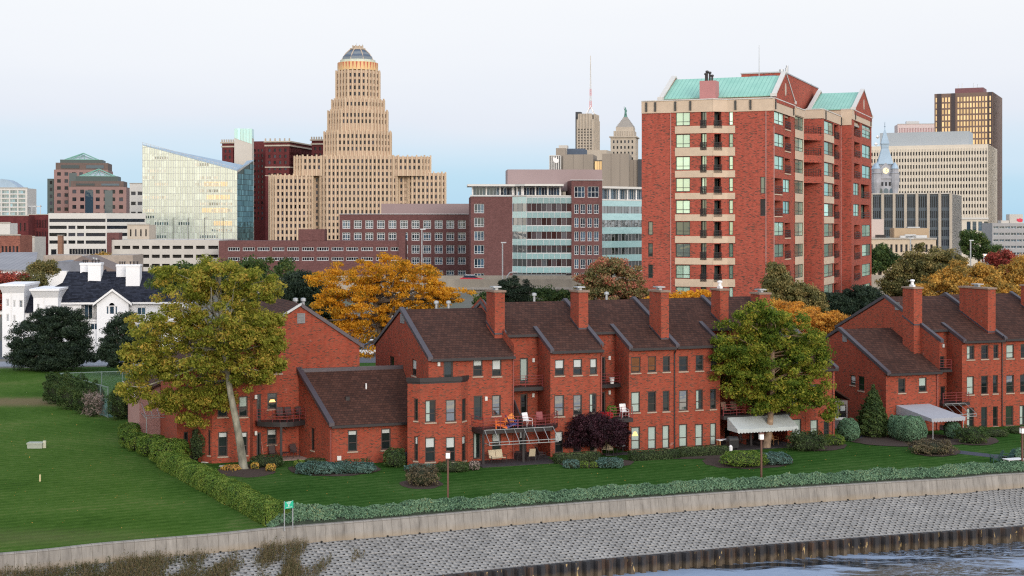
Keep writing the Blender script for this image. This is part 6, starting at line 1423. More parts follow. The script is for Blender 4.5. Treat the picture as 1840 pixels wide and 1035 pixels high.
mb.build('aerials', M_GALV, BZ.root); BZ.flush([M_BRONZE, plain('dark_bronze', (.05, .04, .045), .6)], keep=100)
fr = frame_at(1680, 640, -23); WS = Bld('white_slab', 'broad cream slab with a grid of dark windows in front of the bronze tower', 'office tower', fr); M_CREAM = plain('cream_panel', (.6, .545, .465), .8, 0, .06, .3)
W = WF(fr, 1560, 1775); W_s = Wall(fr, tuple(W.p1), tuple(W.p1 + Vector((0, 1)) * Wall(fr, tuple(W.p1), (W.p1.x, 30)).s_(1792))); z1 = W.z(1670, 261)
rows = [(272.5 + 11.8 * k, 279 + 11.8 * k) for k in range(10)]; cols = [(1565.5 + 5.0 * k, 1568.4 + 5.0 * k) for k in range(42)]
gr = [(1737 + 10.4 * k, 1744 + 10.4 * k) for k in range(4)]; rs = colrow(W, cols, rows, 1670); low = colrow(W, gr, [(398, 415)], 1750)
WS.face(W, 0, z1, rs, ('ws', M_FRAME, M_FG, 0, [], []), .35) if False else (wallgrid(WS.wall, W, 0, W.L, 0, z1, rs + low, .35), [WS.win(W, r, ('ws', M_FRAME, M_FG, 0, [], []), .35) for r in rs], [WS.win(W, r, ('wsl', M_FRAME, M_FGB, 0, [], []), .35, 'tall_window') for r in low])
z390 = W.z(1750, 391); wallgrid(WS.wall, W_s, 0, W_s.L, 0, z1, [], .3); closebox(WS, W.p0.x, W.p1.x, 0, W_s.L, z1 - .1)
mb = MB()
for k in range(42): a = W.P(W.s_(1569.2 + 5 * k), 0, -.12); mb.box(a.x - .22, a.x + .22, a.y - .15, a.y + .15, z390, z1 - 1.5)
mb.build('fins', M_CREAM, WS.root); mb = MB(); mb.box(W.p0.x, W.p1.x + .3, -.4, .1, z390 - .8, z390); mb.build('podium_band', M_OFFW, WS.root)
Wq = WF(fr, 1581, 1741, 4); mb = MB(); mb.box(Wq.p0.x, Wq.p1.x, 4, 22, z1 - .2, (Wq.z(1600, 239) + Wq.z(1700, 236)) / 2); mb.build('plant_room', plain('blue_grey_panel', (.33, .37, .41), .5, .1, .05, .1), WS.root)
mb = MB()
for px in (1577, 1574): u = UU(fr, px, 5); z = WF(fr, px, px + 1, 5).z(px, 246 if px == 1577 else 259); mb.lathe([(.05, z - .9), (.9, z), (.05, z + .9)], (u, 5, 0), 10); mb.beam((u, 5, z), (u + 3, 5, z), .2, .2)
mb.build('dishes', M_WHITE, WS.root); WS.flush([M_CREAM], keep=100)
def ex_plant(B, fr, W, z1): mb = MB(); mb.box(W.p0.x + W.L * .25, W.p0.x + W.L * .6, 4, 9, z1, z1 + 2.5); mb.build('plant', M_GALV, B.root)
block('pale_tower', 'distant pale pinkish ribbed block left of the bronze tower', 'office tower', 1613, 1680, 223, 1100, plain('pale_pink', (.55, .46, .46), .8), -8, 20, 22, 1, .5, .75, style=('pt', M_FRAME, plain('pink_recess', (.5, .3, .32), .8), 0, [], []), ybot=262, extra=ex_plant)
# clock tower
fr = frame_at(1590, 520, -8); CK = thing('clock_tower', 'grey stone clock tower with pale blue spire beside the apartment tower', 'clock tower', (fr.o.x, fr.o.y, 0), fr.a); M_GST = plain('grey_granite', (.34, .35, .385), .9, 0, .25, .4, .3)
W = WF(fr, 1570, 1610, -4); Z = lambda y: W.z(1590, y); hw = (UU(fr, 1609, -4) - UU(fr, 1571, -4)) / 2; cu = UU(fr, 1590, 0)
def sq(r): return [(cu - r, -r), (cu + r, -r), (cu + r, r), (cu - r, r)]
hs = [(W.s_(a), W.s_(a + 2.4), W.z(1590, 334), W.z(1590, 326)) for a in (1573, 1578.5, 1584, 1589.5, 1595)]
mb = MB(); mb.prism(sq(hw), 0, Z(320)); mb.prism(sq(hw * 1.08), Z(321), Z(317)); mb.prism(sq(hw * .62), Z(320), Z(295))
mb.build('shaft', M_GST, CK)
for dx, dy in ((-1, -1), (1, -1), (1, 1), (-1, 1)):
    x, y = cu + dx * hw * .86, dy * hw * .86; mb = MB(); mb.lathe([(1.0, Z(350)), (1.6, Z(328)), (1.6, Z(312)), (1.8, Z(311)), (1.3, Z(310)), (1.2, Z(303))], (x, y, 0), 10); p_ = mb.build('turret', M_GST, CK); mb = MB(); mb.lathe([(1.4, Z(303)), (.9, Z(297)), (.05, Z(291))], (x, y, 0), 10); mb.build('turret_roof', M_LEADBL, p_)
for k in range(5): u = cu - hw * .7 + hw * 1.4 * k / 4; mb = MB(); mb.box(u - .35, u + .35, -hw - .06, -hw + .3, Z(334), Z(327)); mb.build('window', M_FG, CK)
for k in range(3): u = cu - hw * .55 + hw * 1.1 * k / 2; mb = MB(); mb.slab([(u + .8 * math.cos(a), -hw - .06, Z(343) + (1.0 * math.sin(a))) for a in [math.pi * i / 6 for i in range(7)]] + [(u - .8, -hw - .06, Z(349)), (u + .8, -hw - .06, Z(349))], (0, .2, 0)); mb.build('arch_window', M_FGB, CK)
for sx, sy in ((0, -1), (1, 0)):
    mb = MB(); r = hw * .62 + .5
    pts = [(-2.1, Z(317)), (2.1, Z(317)), (2.1, Z(303)), (0, Z(292)), (-2.1, Z(303))]
    mb.slab([(cu + p, -r, z) for p, z in pts] if sx == 0 else [(cu + r, p, z) for p, z in pts], (0, .5, 0) if sx == 0 else (-.5, 0, 0)); g = mb.build('clock_gable', M_GST, CK)
    mb = MB(); n = 20; zc = Z(306.5); mb.slab([((cu + 1.05 * math.cos(6.2832 * k / n), -r - .08, zc + 1.05 * math.sin(6.2832 * k / n)) if sx == 0 else (cu + r + .08, 1.05 * math.cos(6.2832 * k / n), zc + 1.05 * math.sin(6.2832 * k / n))) for k in range(n)], (0, .1, 0) if sx == 0 else (-.1, 0, 0)); f_ = mb.build('clock_face', emit('clock_glow', (1, .84, .5), .35), g)
    mb = MB(); 
    for ang, ln in ((.6, 1.0), (2.2, .7)):
        e = (math.sin(ang) * ln, math.cos(ang) * ln); a = (cu, -r - .12, zc) if sx == 0 else (cu + r + .12, 0, zc); b = (cu + e[0], -r - .12, zc + e[1]) if sx == 0 else (cu + r + .12, e[0], zc + e[1]); mb.beam(a, b, .12, .05, up=(0, 1, 0) if sx == 0 else (1, 0, 0))
    mb.build('clock_hands', M_DKMETAL, f_)
mb = MB(); mb.prism(sq(hw * .75), Z(295), Z(293)); mb.prism(sq(hw * .72), Z(293), Z(265), 0, None, .42); mb.prism(sq(hw * .34), Z(265), Z(258)); mb.prism(sq(hw * .4), Z(258), Z(256)); mb.prism(sq(hw * .38), Z(256), Z(230), 0, None, .06); mb.tube([(cu, 0, Z(231)), (cu, 0, Z(218))], .12, 6); mb.lathe([(.05, Z(227)), (.35, Z(226)), (.05, Z(225))], (cu, 0, 0), 8); mb.build('spire', M_LEADBL, CK)
# dark gridded office with stone fins
fr = frame_at(1640, 430, -23); DG = Bld('dark_grid_office', 'dark glass office with pale vertical stone fins below the cream slab', 'office building', fr)
W = WF(fr, 1560, 1711); W_s = Wall(fr, tuple(W.p1), tuple(W.p1 + Vector((0, 1)) * Wall(fr, tuple(W.p1), (W.p1.x, 20)).s_(1728))); z1 = W.z(1640, 349)
bays = [(1567.5 + 20.5 * k, 1586 + 20.5 * k) for k in range(7)]; rs = []
for a, b in bays:
    for k in range(5): x0 = a + 1.6 + 3.5 * k; rs += colrow(W, [(x0, x0 + 2.0)], [(353, 373), (379, 392), (396, 408), (413, 424), (430, 441)], 1640)
DG.face(W, 0, z1, rs, ('dg', M_FRAME, M_FG, 0, [], []), .2); wallgrid(DG.wall, W_s, 0, W_s.L, 0, z1, [], .2, 1); closebox(DG, W.p0.x, W.p1.x, 0, W_s.L, z1 - .1)
for k in range(8): mb = MB(); s = W.s_(1566 + 20.5 * k) ; a = W.P(min(s, W.L - .35), 0, 0); mb.box(a.x - .38, a.x + .38, a.y - .6, a.y + .05, 0, z1 + .3); mb.build('stone_fin', M_LIME, DG.root)
mb = MB(); mb.box(W.p0.x, W.p1.x, -.5, .3, z1, z1 + .35); mb.build('coping', M_LTCONC, DG.root); DG.flush([plain('slate_blue', (.075, .095, .115), .5, 0, .08, .3), M_LTCONC], keep=100)
def ex_tan(B, fr, W, z1):
    Wq = WF(fr, 1607, 1669, 5); mb = MB(); mb.box(Wq.p0.x, Wq.p1.x, 5, 14, z1 - .2, Wq.z(1640, 410)); b = mb.build('upper_block', plain('tan_brick', (.4, .3, .2), .85, 0, .1, .5), B.root); mb = MB(); mb.box(Wq.p0.x + 3, Wq.p1.x - 2, 4.9, 8, Wq.z(1640, 410), Wq.z(1640, 407.5)); mb.build('roof_plant', M_GALV, b)
    Wq = WF(fr, 1563, 1588, 6); mb = MB(); mb.box(Wq.p0.x - 4, Wq.p1.x, 6, 12, 0, Wq.z(1575, 394)); mb.build('pink_wall', plain('pink_stucco', (.5, .42, .39), .9, 0, .04), B.root)
    for px, w_, h_ in ((1574, 2.2, 1.0), (1618, 3, .8), (1627, 2.4, 1.1), (1640, 3.2, .9)): u = UU(fr, px, 2.5); mb = MB(); mb.box(u, u + w_, 2.5, 4.2, z1, z1 + h_); mb.build('roof_unit', M_WFR if px > 1600 else M_DKMETAL, B.root)
block('old_stone_office', 'low cream stone building with roof machinery behind the orange trees', 'stone building', 1558, 1682, 430, 330, plain('cream_stone', (.5, .41, .31), .85, 0, .1, .3), -8, 14, 13, 2, .45, .55, ybot=485, extra=ex_tan)
fr = frame_at(1812, 480, -6); GB = Bld('grey_banded_block', 'grey concrete block with continuous window bands and a red emblem on its roof', 'office building', fr); W = WF(fr, 1783, 1880); z1 = W.z(1812, 401); rs = []
for k in range(6):
    for j in range(9): s0 = W.s_(1785 + 10.5 * j); rs.append((s0, s0 + 1.65, W.z(1812, 411 + 11.7 * k), W.z(1812, 406.5 + 11.7 * k)))
GB.face(W, 0, z1, rs, ('gbk', M_WFR, M_FGB, .1, [.5], []), .25); closebox(GB, W.p0.x, W.p1.x, 0, 16, z1); Wq = WF(fr, 1814, 1838, 4); mb = MB(); mb.box(Wq.p0.x, Wq.p1.x, 4, 9, z1 - .1, Wq.z(1826, 385)); mb.build('roof_box', M_LTCONC, GB.root)
Wq2 = WF(fr, 1799, 1813, 3); mb = MB(); mb.box(Wq2.p0.x, Wq2.p1.x, 3, 8, z1 - .1, Wq2.z(1806, 396)); mb.build('roof_unit', M_LTCONC, GB.root); c = Wq.P(Wq.s_(1832), Wq.z(1832, 396), -.1)
mb = MB(); mb.slab([(c.x + x, c.y, c.z + z) for x, z in ((-1, .1), (-.8, .6), (-.2, .45), (.1, .8), (.5, .55), (1, .5), (.95, -.3), (.6, -.55), (-.3, -.5), (-.75, -.2))], (0, .08, 0)); mb.build('emblem', plain('emblem_red', (.55, .02, .06), .5), GB.root); GB.flush([plain('mid_grey_conc', (.33, .33, .34), .85, 0, .08, .3)])
# ---- elevated highway
VD = 262.0; frh = frame_at(900, VD, 1.5); HW = Bld('viaduct', 'elevated concrete highway crossing behind the townhouse chimneys', 'highway', frh)
u0, u1 = UU(frh, 380), UU(frh, 2000); Wq = WF(frh, 800, 1030); zt_, zb_, zg_ = Wq.z(900, 501.5), Wq.z(900, 515.5), Wq.z(900, 521.5)
M_RAILC = plain('parapet_concrete', (.3, .27, .225), .9, 0, .2, .6, .2, (1, 1, .3)); mb = MB(); mb.box(u0, u1, -.3, .1, zb_ - .1, zt_); mb.build('parapet', M_RAILC, HW.root)
mb = MB(); mb.box(u0, u1, 12, 12.4, zb_ - .1, zt_ + .2); mb.build('rear_parapet', M_RAILC, HW.root); mb = MB(); mb.box(u0, u1, -.7, 12.6, zb_ - .45, zb_ - .1); mb.box(u0, u1, .15, 11.95, zb_ - .1, zb_ + .55); mb.build('deck', M_CONC, HW.root)
mb = MB(); mb.box(u0, u1, .3, 1.0, zg_ - .5, zb_ - .45); mb.build('girder', M_LTCONC, HW.root); mb = MB(); mb.box(u0, u1, 10, 10.7, zg_ - .5, zb_ - .45); mb.build('girder', M_LTCONC, HW.root)
for px in (560, 700, 857, 1020, 1180, 1340, 1500, 1580, 1660, 1800): u = UU(frh, px); mb = MB(); mb.box(u - .8, u + .8, .4, 1.9, 0, zg_ - 1.3); mb.box(u - .8, u + .8, 9.2, 10.7, 0, zg_ - 1.3); mb.box(u - .9, u + .9, -.4, 12, zg_ - 1.3, zg_ - .5); mb.build('pier', M_CONC, HW.root)
HW.wins = []
def lamp_post(px, ytop, D, label, arm=0, glow=None):
    p = at(px, ytop, D); r = thing('street_lamp', label, 'street lamp', (p.x, p.y, 0), group='tall street lamps along the highway'); mb = MB(); mb.tube([(0, 0, 0), (0, 0, p.z)] if not arm else [(0, 0, 0), (0, 0, p.z - .8), (arm * .4, 0, p.z - .1), (arm, 0, p.z)], .13 if D < 300 else .16, 6); mb.build('pole', M_GALV, r)
    mb = MB(); x = arm if arm else .2; mb.box(x - .5, x + .5, -.18, .18, p.z - .08, p.z + .12); h_ = mb.build('lamp_head', M_WFR, r)
    if glow: mb = MB(); mb.lathe([(.05, p.z - .3), (.3, p.z - .2), (.3, p.z - .08)], (x, 0, 0), 10); mb.build('bulb', glow, h_)
M_GLOW = emit('street_glow', (1, .55, .25), 9)
lamp_post(903, 436, 272, 'tall pale lamp pole against the plum brick wall left of the glass bands'); lamp_post(758, 412, 272, 'tall pale lamp pole rising from the orange tree'); lamp_post(911, 489, 273, 'short curved lamp arm above the highway parapet', 1.4)
lamp_post(1768, 457, 330, 'lamp lit orange among the trees at the right', 0, M_GLOW); lamp_post(1744, 432, 340, 'thin unlit pole above the orange tree at the right'); lamp_post(1636, 428, 320, 'thin pole before the cream stone building')
# ================================================================== trees, hedges, shrubs
M_BARKP = plain('plane_bark', (.2, .19, .15), .9, 0, .75, 1.8, .6, (1, 1, .45)); M_BARK2 = plain('flaking_bark', (.26, .18, .125), .9, 0, .7, 2.5, .5); M_BARK = plain('dark_bark', (.09, .07, .055), .95, 0, .3, 3, .4)
M_TWIGSHADE = plain('hedge_twig_shade', (.022, .03, .014), .95, 0, .4, 6)  # solid core for the twigs; shade between the leaves is put into its colour
LM = {
 'plane': leafmat('plane_leaves', [(.03, .042, .006), (.07, .082, .011), (.11, .112, .018), (.155, .138, .026), (.21, .14, .03)], .55, .1, 2.9),
 'plane2': leafmat('green_plane_leaves', [(.018, .034, .006), (.045, .07, .010), (.085, .104, .015), (.135, .135, .02), (.2, .14, .025)], .52, .1, 2.7),
 'purple': leafmat('plum_leaves', [(.012, .007, .010), (.022, .009, .014), (.035, .012, .019), (.06, .022, .032)], .2, .2, 1.3),
 'locust': leafmat('golden_leaves', [(.17, .15, .02), (.58, .30, .025), (.8, .37, .03), (.82, .42, .035), (.82, .47, .06)], .5, .2, 1.0),
 'orange': leafmat('orange_leaves', [(.12, .07, .02), (.32, .14, .025), (.45, .2, .03), (.5, .27, .06)], .4),
 'pine': leafmat('pine_needles', [(.007, .014, .010), (.013, .024, .015), (.02, .036, .02), (.034, .052, .03)], .15, .2, 1.3),
 'olive': leafmat('olive_leaves', [(.035, .04, .018), (.075, .075, .028), (.13, .115, .045), (.2, .15, .06)], .35),
 'mixed': leafmat('turning_leaves', [(.05, .06, .022), (.1, .095, .04), (.17, .12, .055), (.26, .1, .07), (.3, .08, .06)], .35),
 'rust': leafmat('rust_leaves', [(.10, .085, .028), (.22, .15, .04), (.34, .19, .042), (.42, .25, .055)], .45),
 'red': leafmat('red_leaves', [(.05, .035, .02), (.14, .03, .025), (.22, .04, .035), (.3, .09, .05)], .35),
 'green': leafmat('mid_green_leaves', k=1.7, trans=.35, stops=[(.016, .032, .012), (.03, .055, .018), (.05, .08, .024), (.09, .11, .03)]),
 'hedge': leafmat('hedge_leaves', [(.018, .045, .010), (.045, .085, .015), (.085, .125, .02), (.13, .155, .035)], .35, .2, 2.2),
 'dkhedge': leafmat('dark_hedge_leaves', [(.012, .022, .010), (.022, .037, .014), (.036, .055, .02), (.06, .075, .03)], .25),
 'blue': leafmat('blue_juniper', k=1.3, trans=.2, stops=[(.03, .065, .04), (.065, .125, .072), (.10, .18, .108), (.14, .225, .135), (.17, .19, .09)]),
 'bluedk': leafmat('blue_green_bed', [(.018, .042, .036), (.035, .072, .06), (.06, .105, .09), (.09, .14, .12)], .2),
 'sage': leafmat('sage_evergreen', [(.035, .075, .045), (.06, .115, .07), (.085, .15, .09), (.12, .19, .115)], .2),
 'brown': leafmat('bronze_shrub', [(.03, .03, .02), (.06, .05, .032), (.09, .07, .042), (.11, .1, .045)], .25),
 'yellow': leafmat('yellow_plants', [(.12, .13, .02), (.22, .19, .03), (.38, .22, .05), (.45, .2, .08)], .35),
 'weed': leafmat('dry_weeds', [(.035, .05, .018), (.06, .065, .026), (.10, .085, .045), (.15, .11, .065), (.05, .07, .03)], .3, .1, 1.45),
 'twig': leafmat('bare_twigs', [(.06, .045, .04), (.12, .09, .08), (.2, .16, .14)], .1),
}
def tree(name, label, base, D, ells, mat, nclump, nleaf, cr, size, trunk, tr, bark=None, nb=26, seed=1, group=None, flat=.75, lo=.5, cat='tree', droop=.2, asp=.6, br=None):
    """base and crown lobes read off the photograph: (px, py, rx, ry [, depth offset, depth radius])"""
    bx, by = (tx(base) * D, D); k = D / F; E = []
    for e in ells:
        dv = e[4] if len(e) > 4 else 0; rd = e[5] if len(e) > 5 else e[2] * k * .85
        E.append((tx(e[0]) * (D + dv) - bx, dv, CAMZ - (e[1] - HY) * (D + dv) / F, e[2] * k, rd, e[3] * k))
    rj = np.random.default_rng(seed + 900); jit, dj = ell_points(rj, E, len(E) * 3, .98)
    for p_ in jit:
        q_ = (.16 + .14 * rj.random()) * max(e_[3] for e_ in E) * (.6 if len(E) > 6 else .5); E.append((p_[0], p_[1], p_[2], q_ * 1.2, q_, q_ * .7))
    r = thing(name, label, cat, (bx, by, 0), 0, group); me, cen = crown_mesh(seed, E, nclump, nleaf, cr, size, mat, flat, lo, asp, droop); link('crown', me, r)
    mb = MB(); T_ = [Vector((tx(p[0]) * D - bx, p[2] if len(p) > 2 else 0, max(0, CAMZ - (p[1] - HY) * D / F))) for p in trunk]; T_[0].z = -.05
    rs = [tr * (1 - .55 * i / max(1, len(T_) - 1)) for i in range(len(T_))]; rs[0] *= 1.0
    mb.tube([T_[0], T_[0].lerp(T_[1], .06)] + T_[1:], [rs[0] * 1.45, rs[0] * 1.05] + rs[1:], 10); branches(mb, np.random.default_rng(seed + 50), T_, cen, nb, br or tr)
    mb.build('trunk', bark or M_BARK, r, True); return r
tree('plane_tree', 'large olive green plane tree with pale trunk in front of the left townhouses', 437, 111.8,
     [(395, 497, 62, 42), (325, 520, 62, 40), (455, 520, 55, 38), (300, 585, 70, 40), (400, 575, 90, 50), (476, 590, 36, 44), (262, 645, 52, 34), (345, 650, 82, 44), (440, 660, 62, 46), (250, 700, 42, 26), (325, 722, 62, 30, 1.0), (388, 715, 40, 24, 1), (350, 752, 30, 16, 1), (484, 650, 24, 38), (492, 600, 20, 36), (430, 610, 70, 50)],
     LM['plane'], 680, 64, .60, .28, [(438, 842), (432, 800), (424, 755), (415, 712), (404, 640), (397, 560), (394, 490)], .33, M_BARKP, 46, 3, None, .6, .3, br=.2)
tree('plane_tree', 'rounded leafy plane tree standing on the lawn before the white awning', 1378, 122.0,
     [(1370, 580, 52, 40), (1415, 600, 62, 42), (1330, 630, 52, 50), (1390, 655, 90, 62), (1450, 660, 42, 62), (1300, 650, 28, 40), (1345, 690, 60, 36), (1420, 715, 50, 30), (1478, 712, 26, 38), (1385, 715, 40, 32), (1490, 735, 16, 22)],
     LM['plane2'], 520, 72, .58, .26, [(1377, 815), (1383, 765), (1387, 720), (1388, 640), (1385, 580)], .33, M_BARK2, 34, 5, None, .62, .35, br=.2)
tree('plum_tree', 'small dark purple plum tree with a short forked trunk by the second townhouse', 1070, 117.5,
     [(1072, 772, 50, 26), (1040, 781, 26, 20), (1106, 779, 24, 21), (1072, 760, 38, 16)], LM['purple'], 190, 110, .42, .17, [(1070, 832), (1069, 812), (1073, 795), (1076, 775)], .17, plain('grey_brown_bark', (.2, .15, .11), .9, 0, .3, 3), 24, 7, None, .8, .45)
tree('honey_locust', 'wide golden orange honey locust rising behind the tall gabled townhouses', 690, 158,
     [(620, 510, 60, 38), (690, 490, 62, 34), (745, 500, 50, 26), (800, 530, 45, 17), (760, 535, 60, 24), (600, 560, 36, 46), (660, 560, 62, 50), (720, 575, 45, 40), (640, 610, 50, 40), (580, 500, 26, 22)],
     LM['locust'], 470, 66, .75, .34, [(690, 700), (685, 610), (675, 550), (670, 500)], .4, M_BARK, 40, 9, None, .42, .35, droop=.5, asp=.45)
tree('honey_locust', 'bright orange locust between the two right townhouse rows', 1460, 158, [(1450, 575, 62, 24), (1410, 555, 36, 20), (1490, 580, 50, 22), (1460, 600, 70, 26), (1530, 590, 26, 22)], LM['orange'], 190, 80, .8, .32, [(1460, 720), (1462, 640), (1465, 580)], .35, M_BARK, 24, 10, None, .45, .35, droop=.4, asp=.5)
pk = dict(flat=.55, lo=.55, droop=-.35, asp=.28)
tree('pine_tree', 'broad dark pine standing on the far lawn in front of the white houses', 90, 186, [(60, 610, 46, 42), (110, 600, 50, 46), (95, 570, 38, 18), (130, 625, 40, 34), (40, 635, 34, 26), (90, 640, 66, 24)], LM['pine'], 560, 90, .75, .42, [(90, 664), (92, 620), (95, 575)], .45, M_BARK, 18, 12, None, **pk)
tree('pine_tree', 'smaller ragged dark pine partly behind the big plane tree', 228, 182, [(225, 575, 22, 16), (215, 600, 26, 26), (235, 625, 52, 30), (215, 642, 36, 18), (260, 600, 30, 24)], LM['pine'], 330, 80, .7, .4, [(228, 668), (228, 620), (226, 570)], .35, M_BARK, 22, 13, None, **pk)
tree('conifer', 'tall dark conifer behind the steep gable left of the golden locust', 545, 168, [(540, 520, 38, 32), (560, 560, 42, 60), (520, 550, 34, 50), (590, 580, 26, 50)], LM['pine'], 380, 80, .8, .45, [(545, 700), (545, 600), (542, 500)], .4, M_BARK, 14, 14, None, **pk)
tree('broad_tree', 'dull green tree top showing above the big plane tree', 450, 190, [(440, 485, 40, 22), (490, 490, 36, 26), (420, 500, 40, 30), (470, 530, 60, 40), (300, 500, 40, 20), (340, 495, 40, 22)], LM['green'], 230, 70, .9, .42, [(450, 660), (450, 560), (450, 500)], .4, M_BARK, 14, 15)
tree('pine_tree', 'round dark pine in front of the highway beside a chimney', 925, 205, [(925, 522, 28, 26), (908, 522, 16, 14), (940, 530, 20, 20), (925, 560, 34, 30)], LM['pine'], 200, 80, .6, .38, [(925, 630), (925, 570), (925, 510)], .3, M_BARK, 8, 16, None, **pk)
tree('maple_tree', 'green maple turning red between the glass office and the apartment tower', 1098, 178, [(1098, 500, 50, 34), (1065, 515, 34, 34), (1135, 515, 32, 36), (1098, 540, 62, 32), (1090, 480, 30, 18)], LM['mixed'], 260, 95, .75, .34, [(1098, 680), (1098, 580), (1097, 500)], .35, M_BARK, 28, 17, None, .6, .4)
tree('bushy_tree', 'dark green hedge like trees under the highway', 990, 235, [(975, 535, 34, 16), (1010, 537, 30, 14), (1035, 535, 20, 12), (880, 538, 30, 12)], LM['green'], 150, 60, .7, .4, [(990, 600), (990, 560), (990, 535)], .25, M_BARK, 6, 18)
tree('ornamental_tree', 'olive tree standing against the foot of the apartment tower', 1400, 168, [(1397, 505, 26, 28), (1400, 530, 36, 26), (1392, 485, 14, 14)], LM['olive'], 150, 90, .6, .3, [(1400, 690), (1399, 590), (1397, 510)], .25, M_BARK, 18, 19, None, .7, .4)
tree('ornamental_tree', 'smaller olive tree right of the one at the tower foot', 1450, 168, [(1448, 535, 26, 24), (1440, 520, 14, 12), (1470, 545, 22, 18)], LM['olive'], 110, 90, .6, .3, [(1450, 690), (1450, 600), (1448, 540)], .25, M_BARK, 14, 20, None, .7, .4)
tree('conifer', 'dark conifer between the apartment tower and the right townhouses', 1545, 170, [(1545, 545, 36, 30), (1530, 565, 50, 30), (1560, 530, 20, 16)], LM['pine'], 260, 80, .7, .42, [(1545, 690), (1545, 600), (1545, 530)], .35, M_BARK, 10, 21, None, **pk)
tree('conifer', 'low dark conifer in front of the tower, left of the larger one', 1490, 170, [(1490, 548, 34, 22), (1470, 560, 30, 20), (1510, 560, 26, 22)], LM['pine'], 200, 80, .65, .4, [(1490, 690), (1490, 600), (1490, 545)], .3, M_BARK, 8, 22, None, **pk)
tree('maple_tree', 'big olive tree behind the low right townhouse with brownish top', 1650, 205, [(1640, 490, 46, 34), (1680, 475, 46, 34), (1615, 505, 30, 30), (1700, 490, 40, 34), (1650, 520, 70, 34)], LM['olive'], 380, 80, .85, .38, [(1650, 640), (1652, 560), (1655, 490)], .45, M_BARK, 26, 23, None, .6, .4)
tree('maple_tree', 'rust orange tree behind the right row of chimneys', 1735, 195, [(1735, 500, 52, 26), (1700, 515, 50, 24), (1770, 505, 36, 26), (1735, 525, 90, 24), (1760, 485, 24, 16)], LM['rust'], 340, 80, .8, .36, [(1735, 640), (1735, 560), (1735, 505)], .4, M_BARK, 24, 24, None, .55, .4)
tree('maple_tree', 'dark red tree top at the right edge above the orange trees', 1808, 215, [(1800, 468, 22, 18), (1815, 480, 26, 18), (1795, 490, 22, 16)], LM['red'], 110, 80, .75, .36, [(1808, 640), (1808, 540), (1806, 475)], .35, M_BARK, 12, 25)
tree('maple_tree', 'green and gold tree at the right edge below the red one', 1825, 200, [(1825, 500, 36, 28), (1810, 515, 46, 22), (1850, 490, 36, 30)], LM['rust'], 200, 80, .8, .36, [(1825, 640), (1825, 560), (1825, 505)], .35, M_BARK, 16, 26)
tree('street_tree', 'round dark green tree in front of the cream stone building', 1582, 300, [(1580, 460, 22, 20), (1600, 468, 20, 14), (1572, 475, 26, 16)], LM['green'], 120, 60, 1.0, .5, [(1582, 560), (1582, 500), (1581, 462)], .4, M_BARK, 8, 27)
tree('street_tree', 'dark tree mass between the cream slab and the grey banded block', 1760, 400, [(1750, 440, 24, 22), (1775, 450, 20, 18), (1742, 428, 14, 14)], LM['green'], 130, 60, 1.2, .6, [(1760, 520), (1760, 470), (1756, 440)], .4, M_BARK, 8, 28)
tree('maple_tree', 'rusty red tree behind the left white house', 14, 245, [(12, 505, 34, 18), (-6, 530, 20, 40), (24, 520, 26, 22)], LM['red'], 150, 70, .9, .42, [(14, 600), (14, 550), (12, 505)], .35, M_BARK, 14, 29)
tree('maple_tree', 'olive and orange tree behind the white houses near the arena wall', 60, 245, [(58, 505, 26, 16), (45, 520, 30, 18), (68, 520, 18, 16)], LM['olive'], 120, 70, .85, .4, [(60, 600), (60, 550), (58, 505)], .35, M_BARK, 12, 30)
tree('street_tree', 'olive tree in front of the grey metal arena roof', 78, 285, [(76, 478, 22, 8), (64, 484, 14, 8), (88, 486, 16, 8)], LM['olive'], 90, 60, .9, .42, [(78, 560), (78, 520), (77, 480)], .3, M_BARK, 8, 31)
tree('street_tree', 'small orange tree before the dark stair block of the garage', 180, 330, [(180, 463, 16, 8), (172, 468, 12, 8)], LM['rust'], 50, 60, 1.0, .5, [(180, 540), (180, 500), (180, 465)], .3, M_BARK, 6, 32)
tree('street_tree', 'green and yellow treetop peeking over the middle roof ridge before the tower', 1240, 162, [(1225, 536, 26, 8), (1255, 533, 20, 9), (1180, 545, 20, 10)], LM['locust'], 90, 70, .7, .32, [(1240, 690), (1240, 600), (1240, 540)], .25, M_BARK, 10, 33)

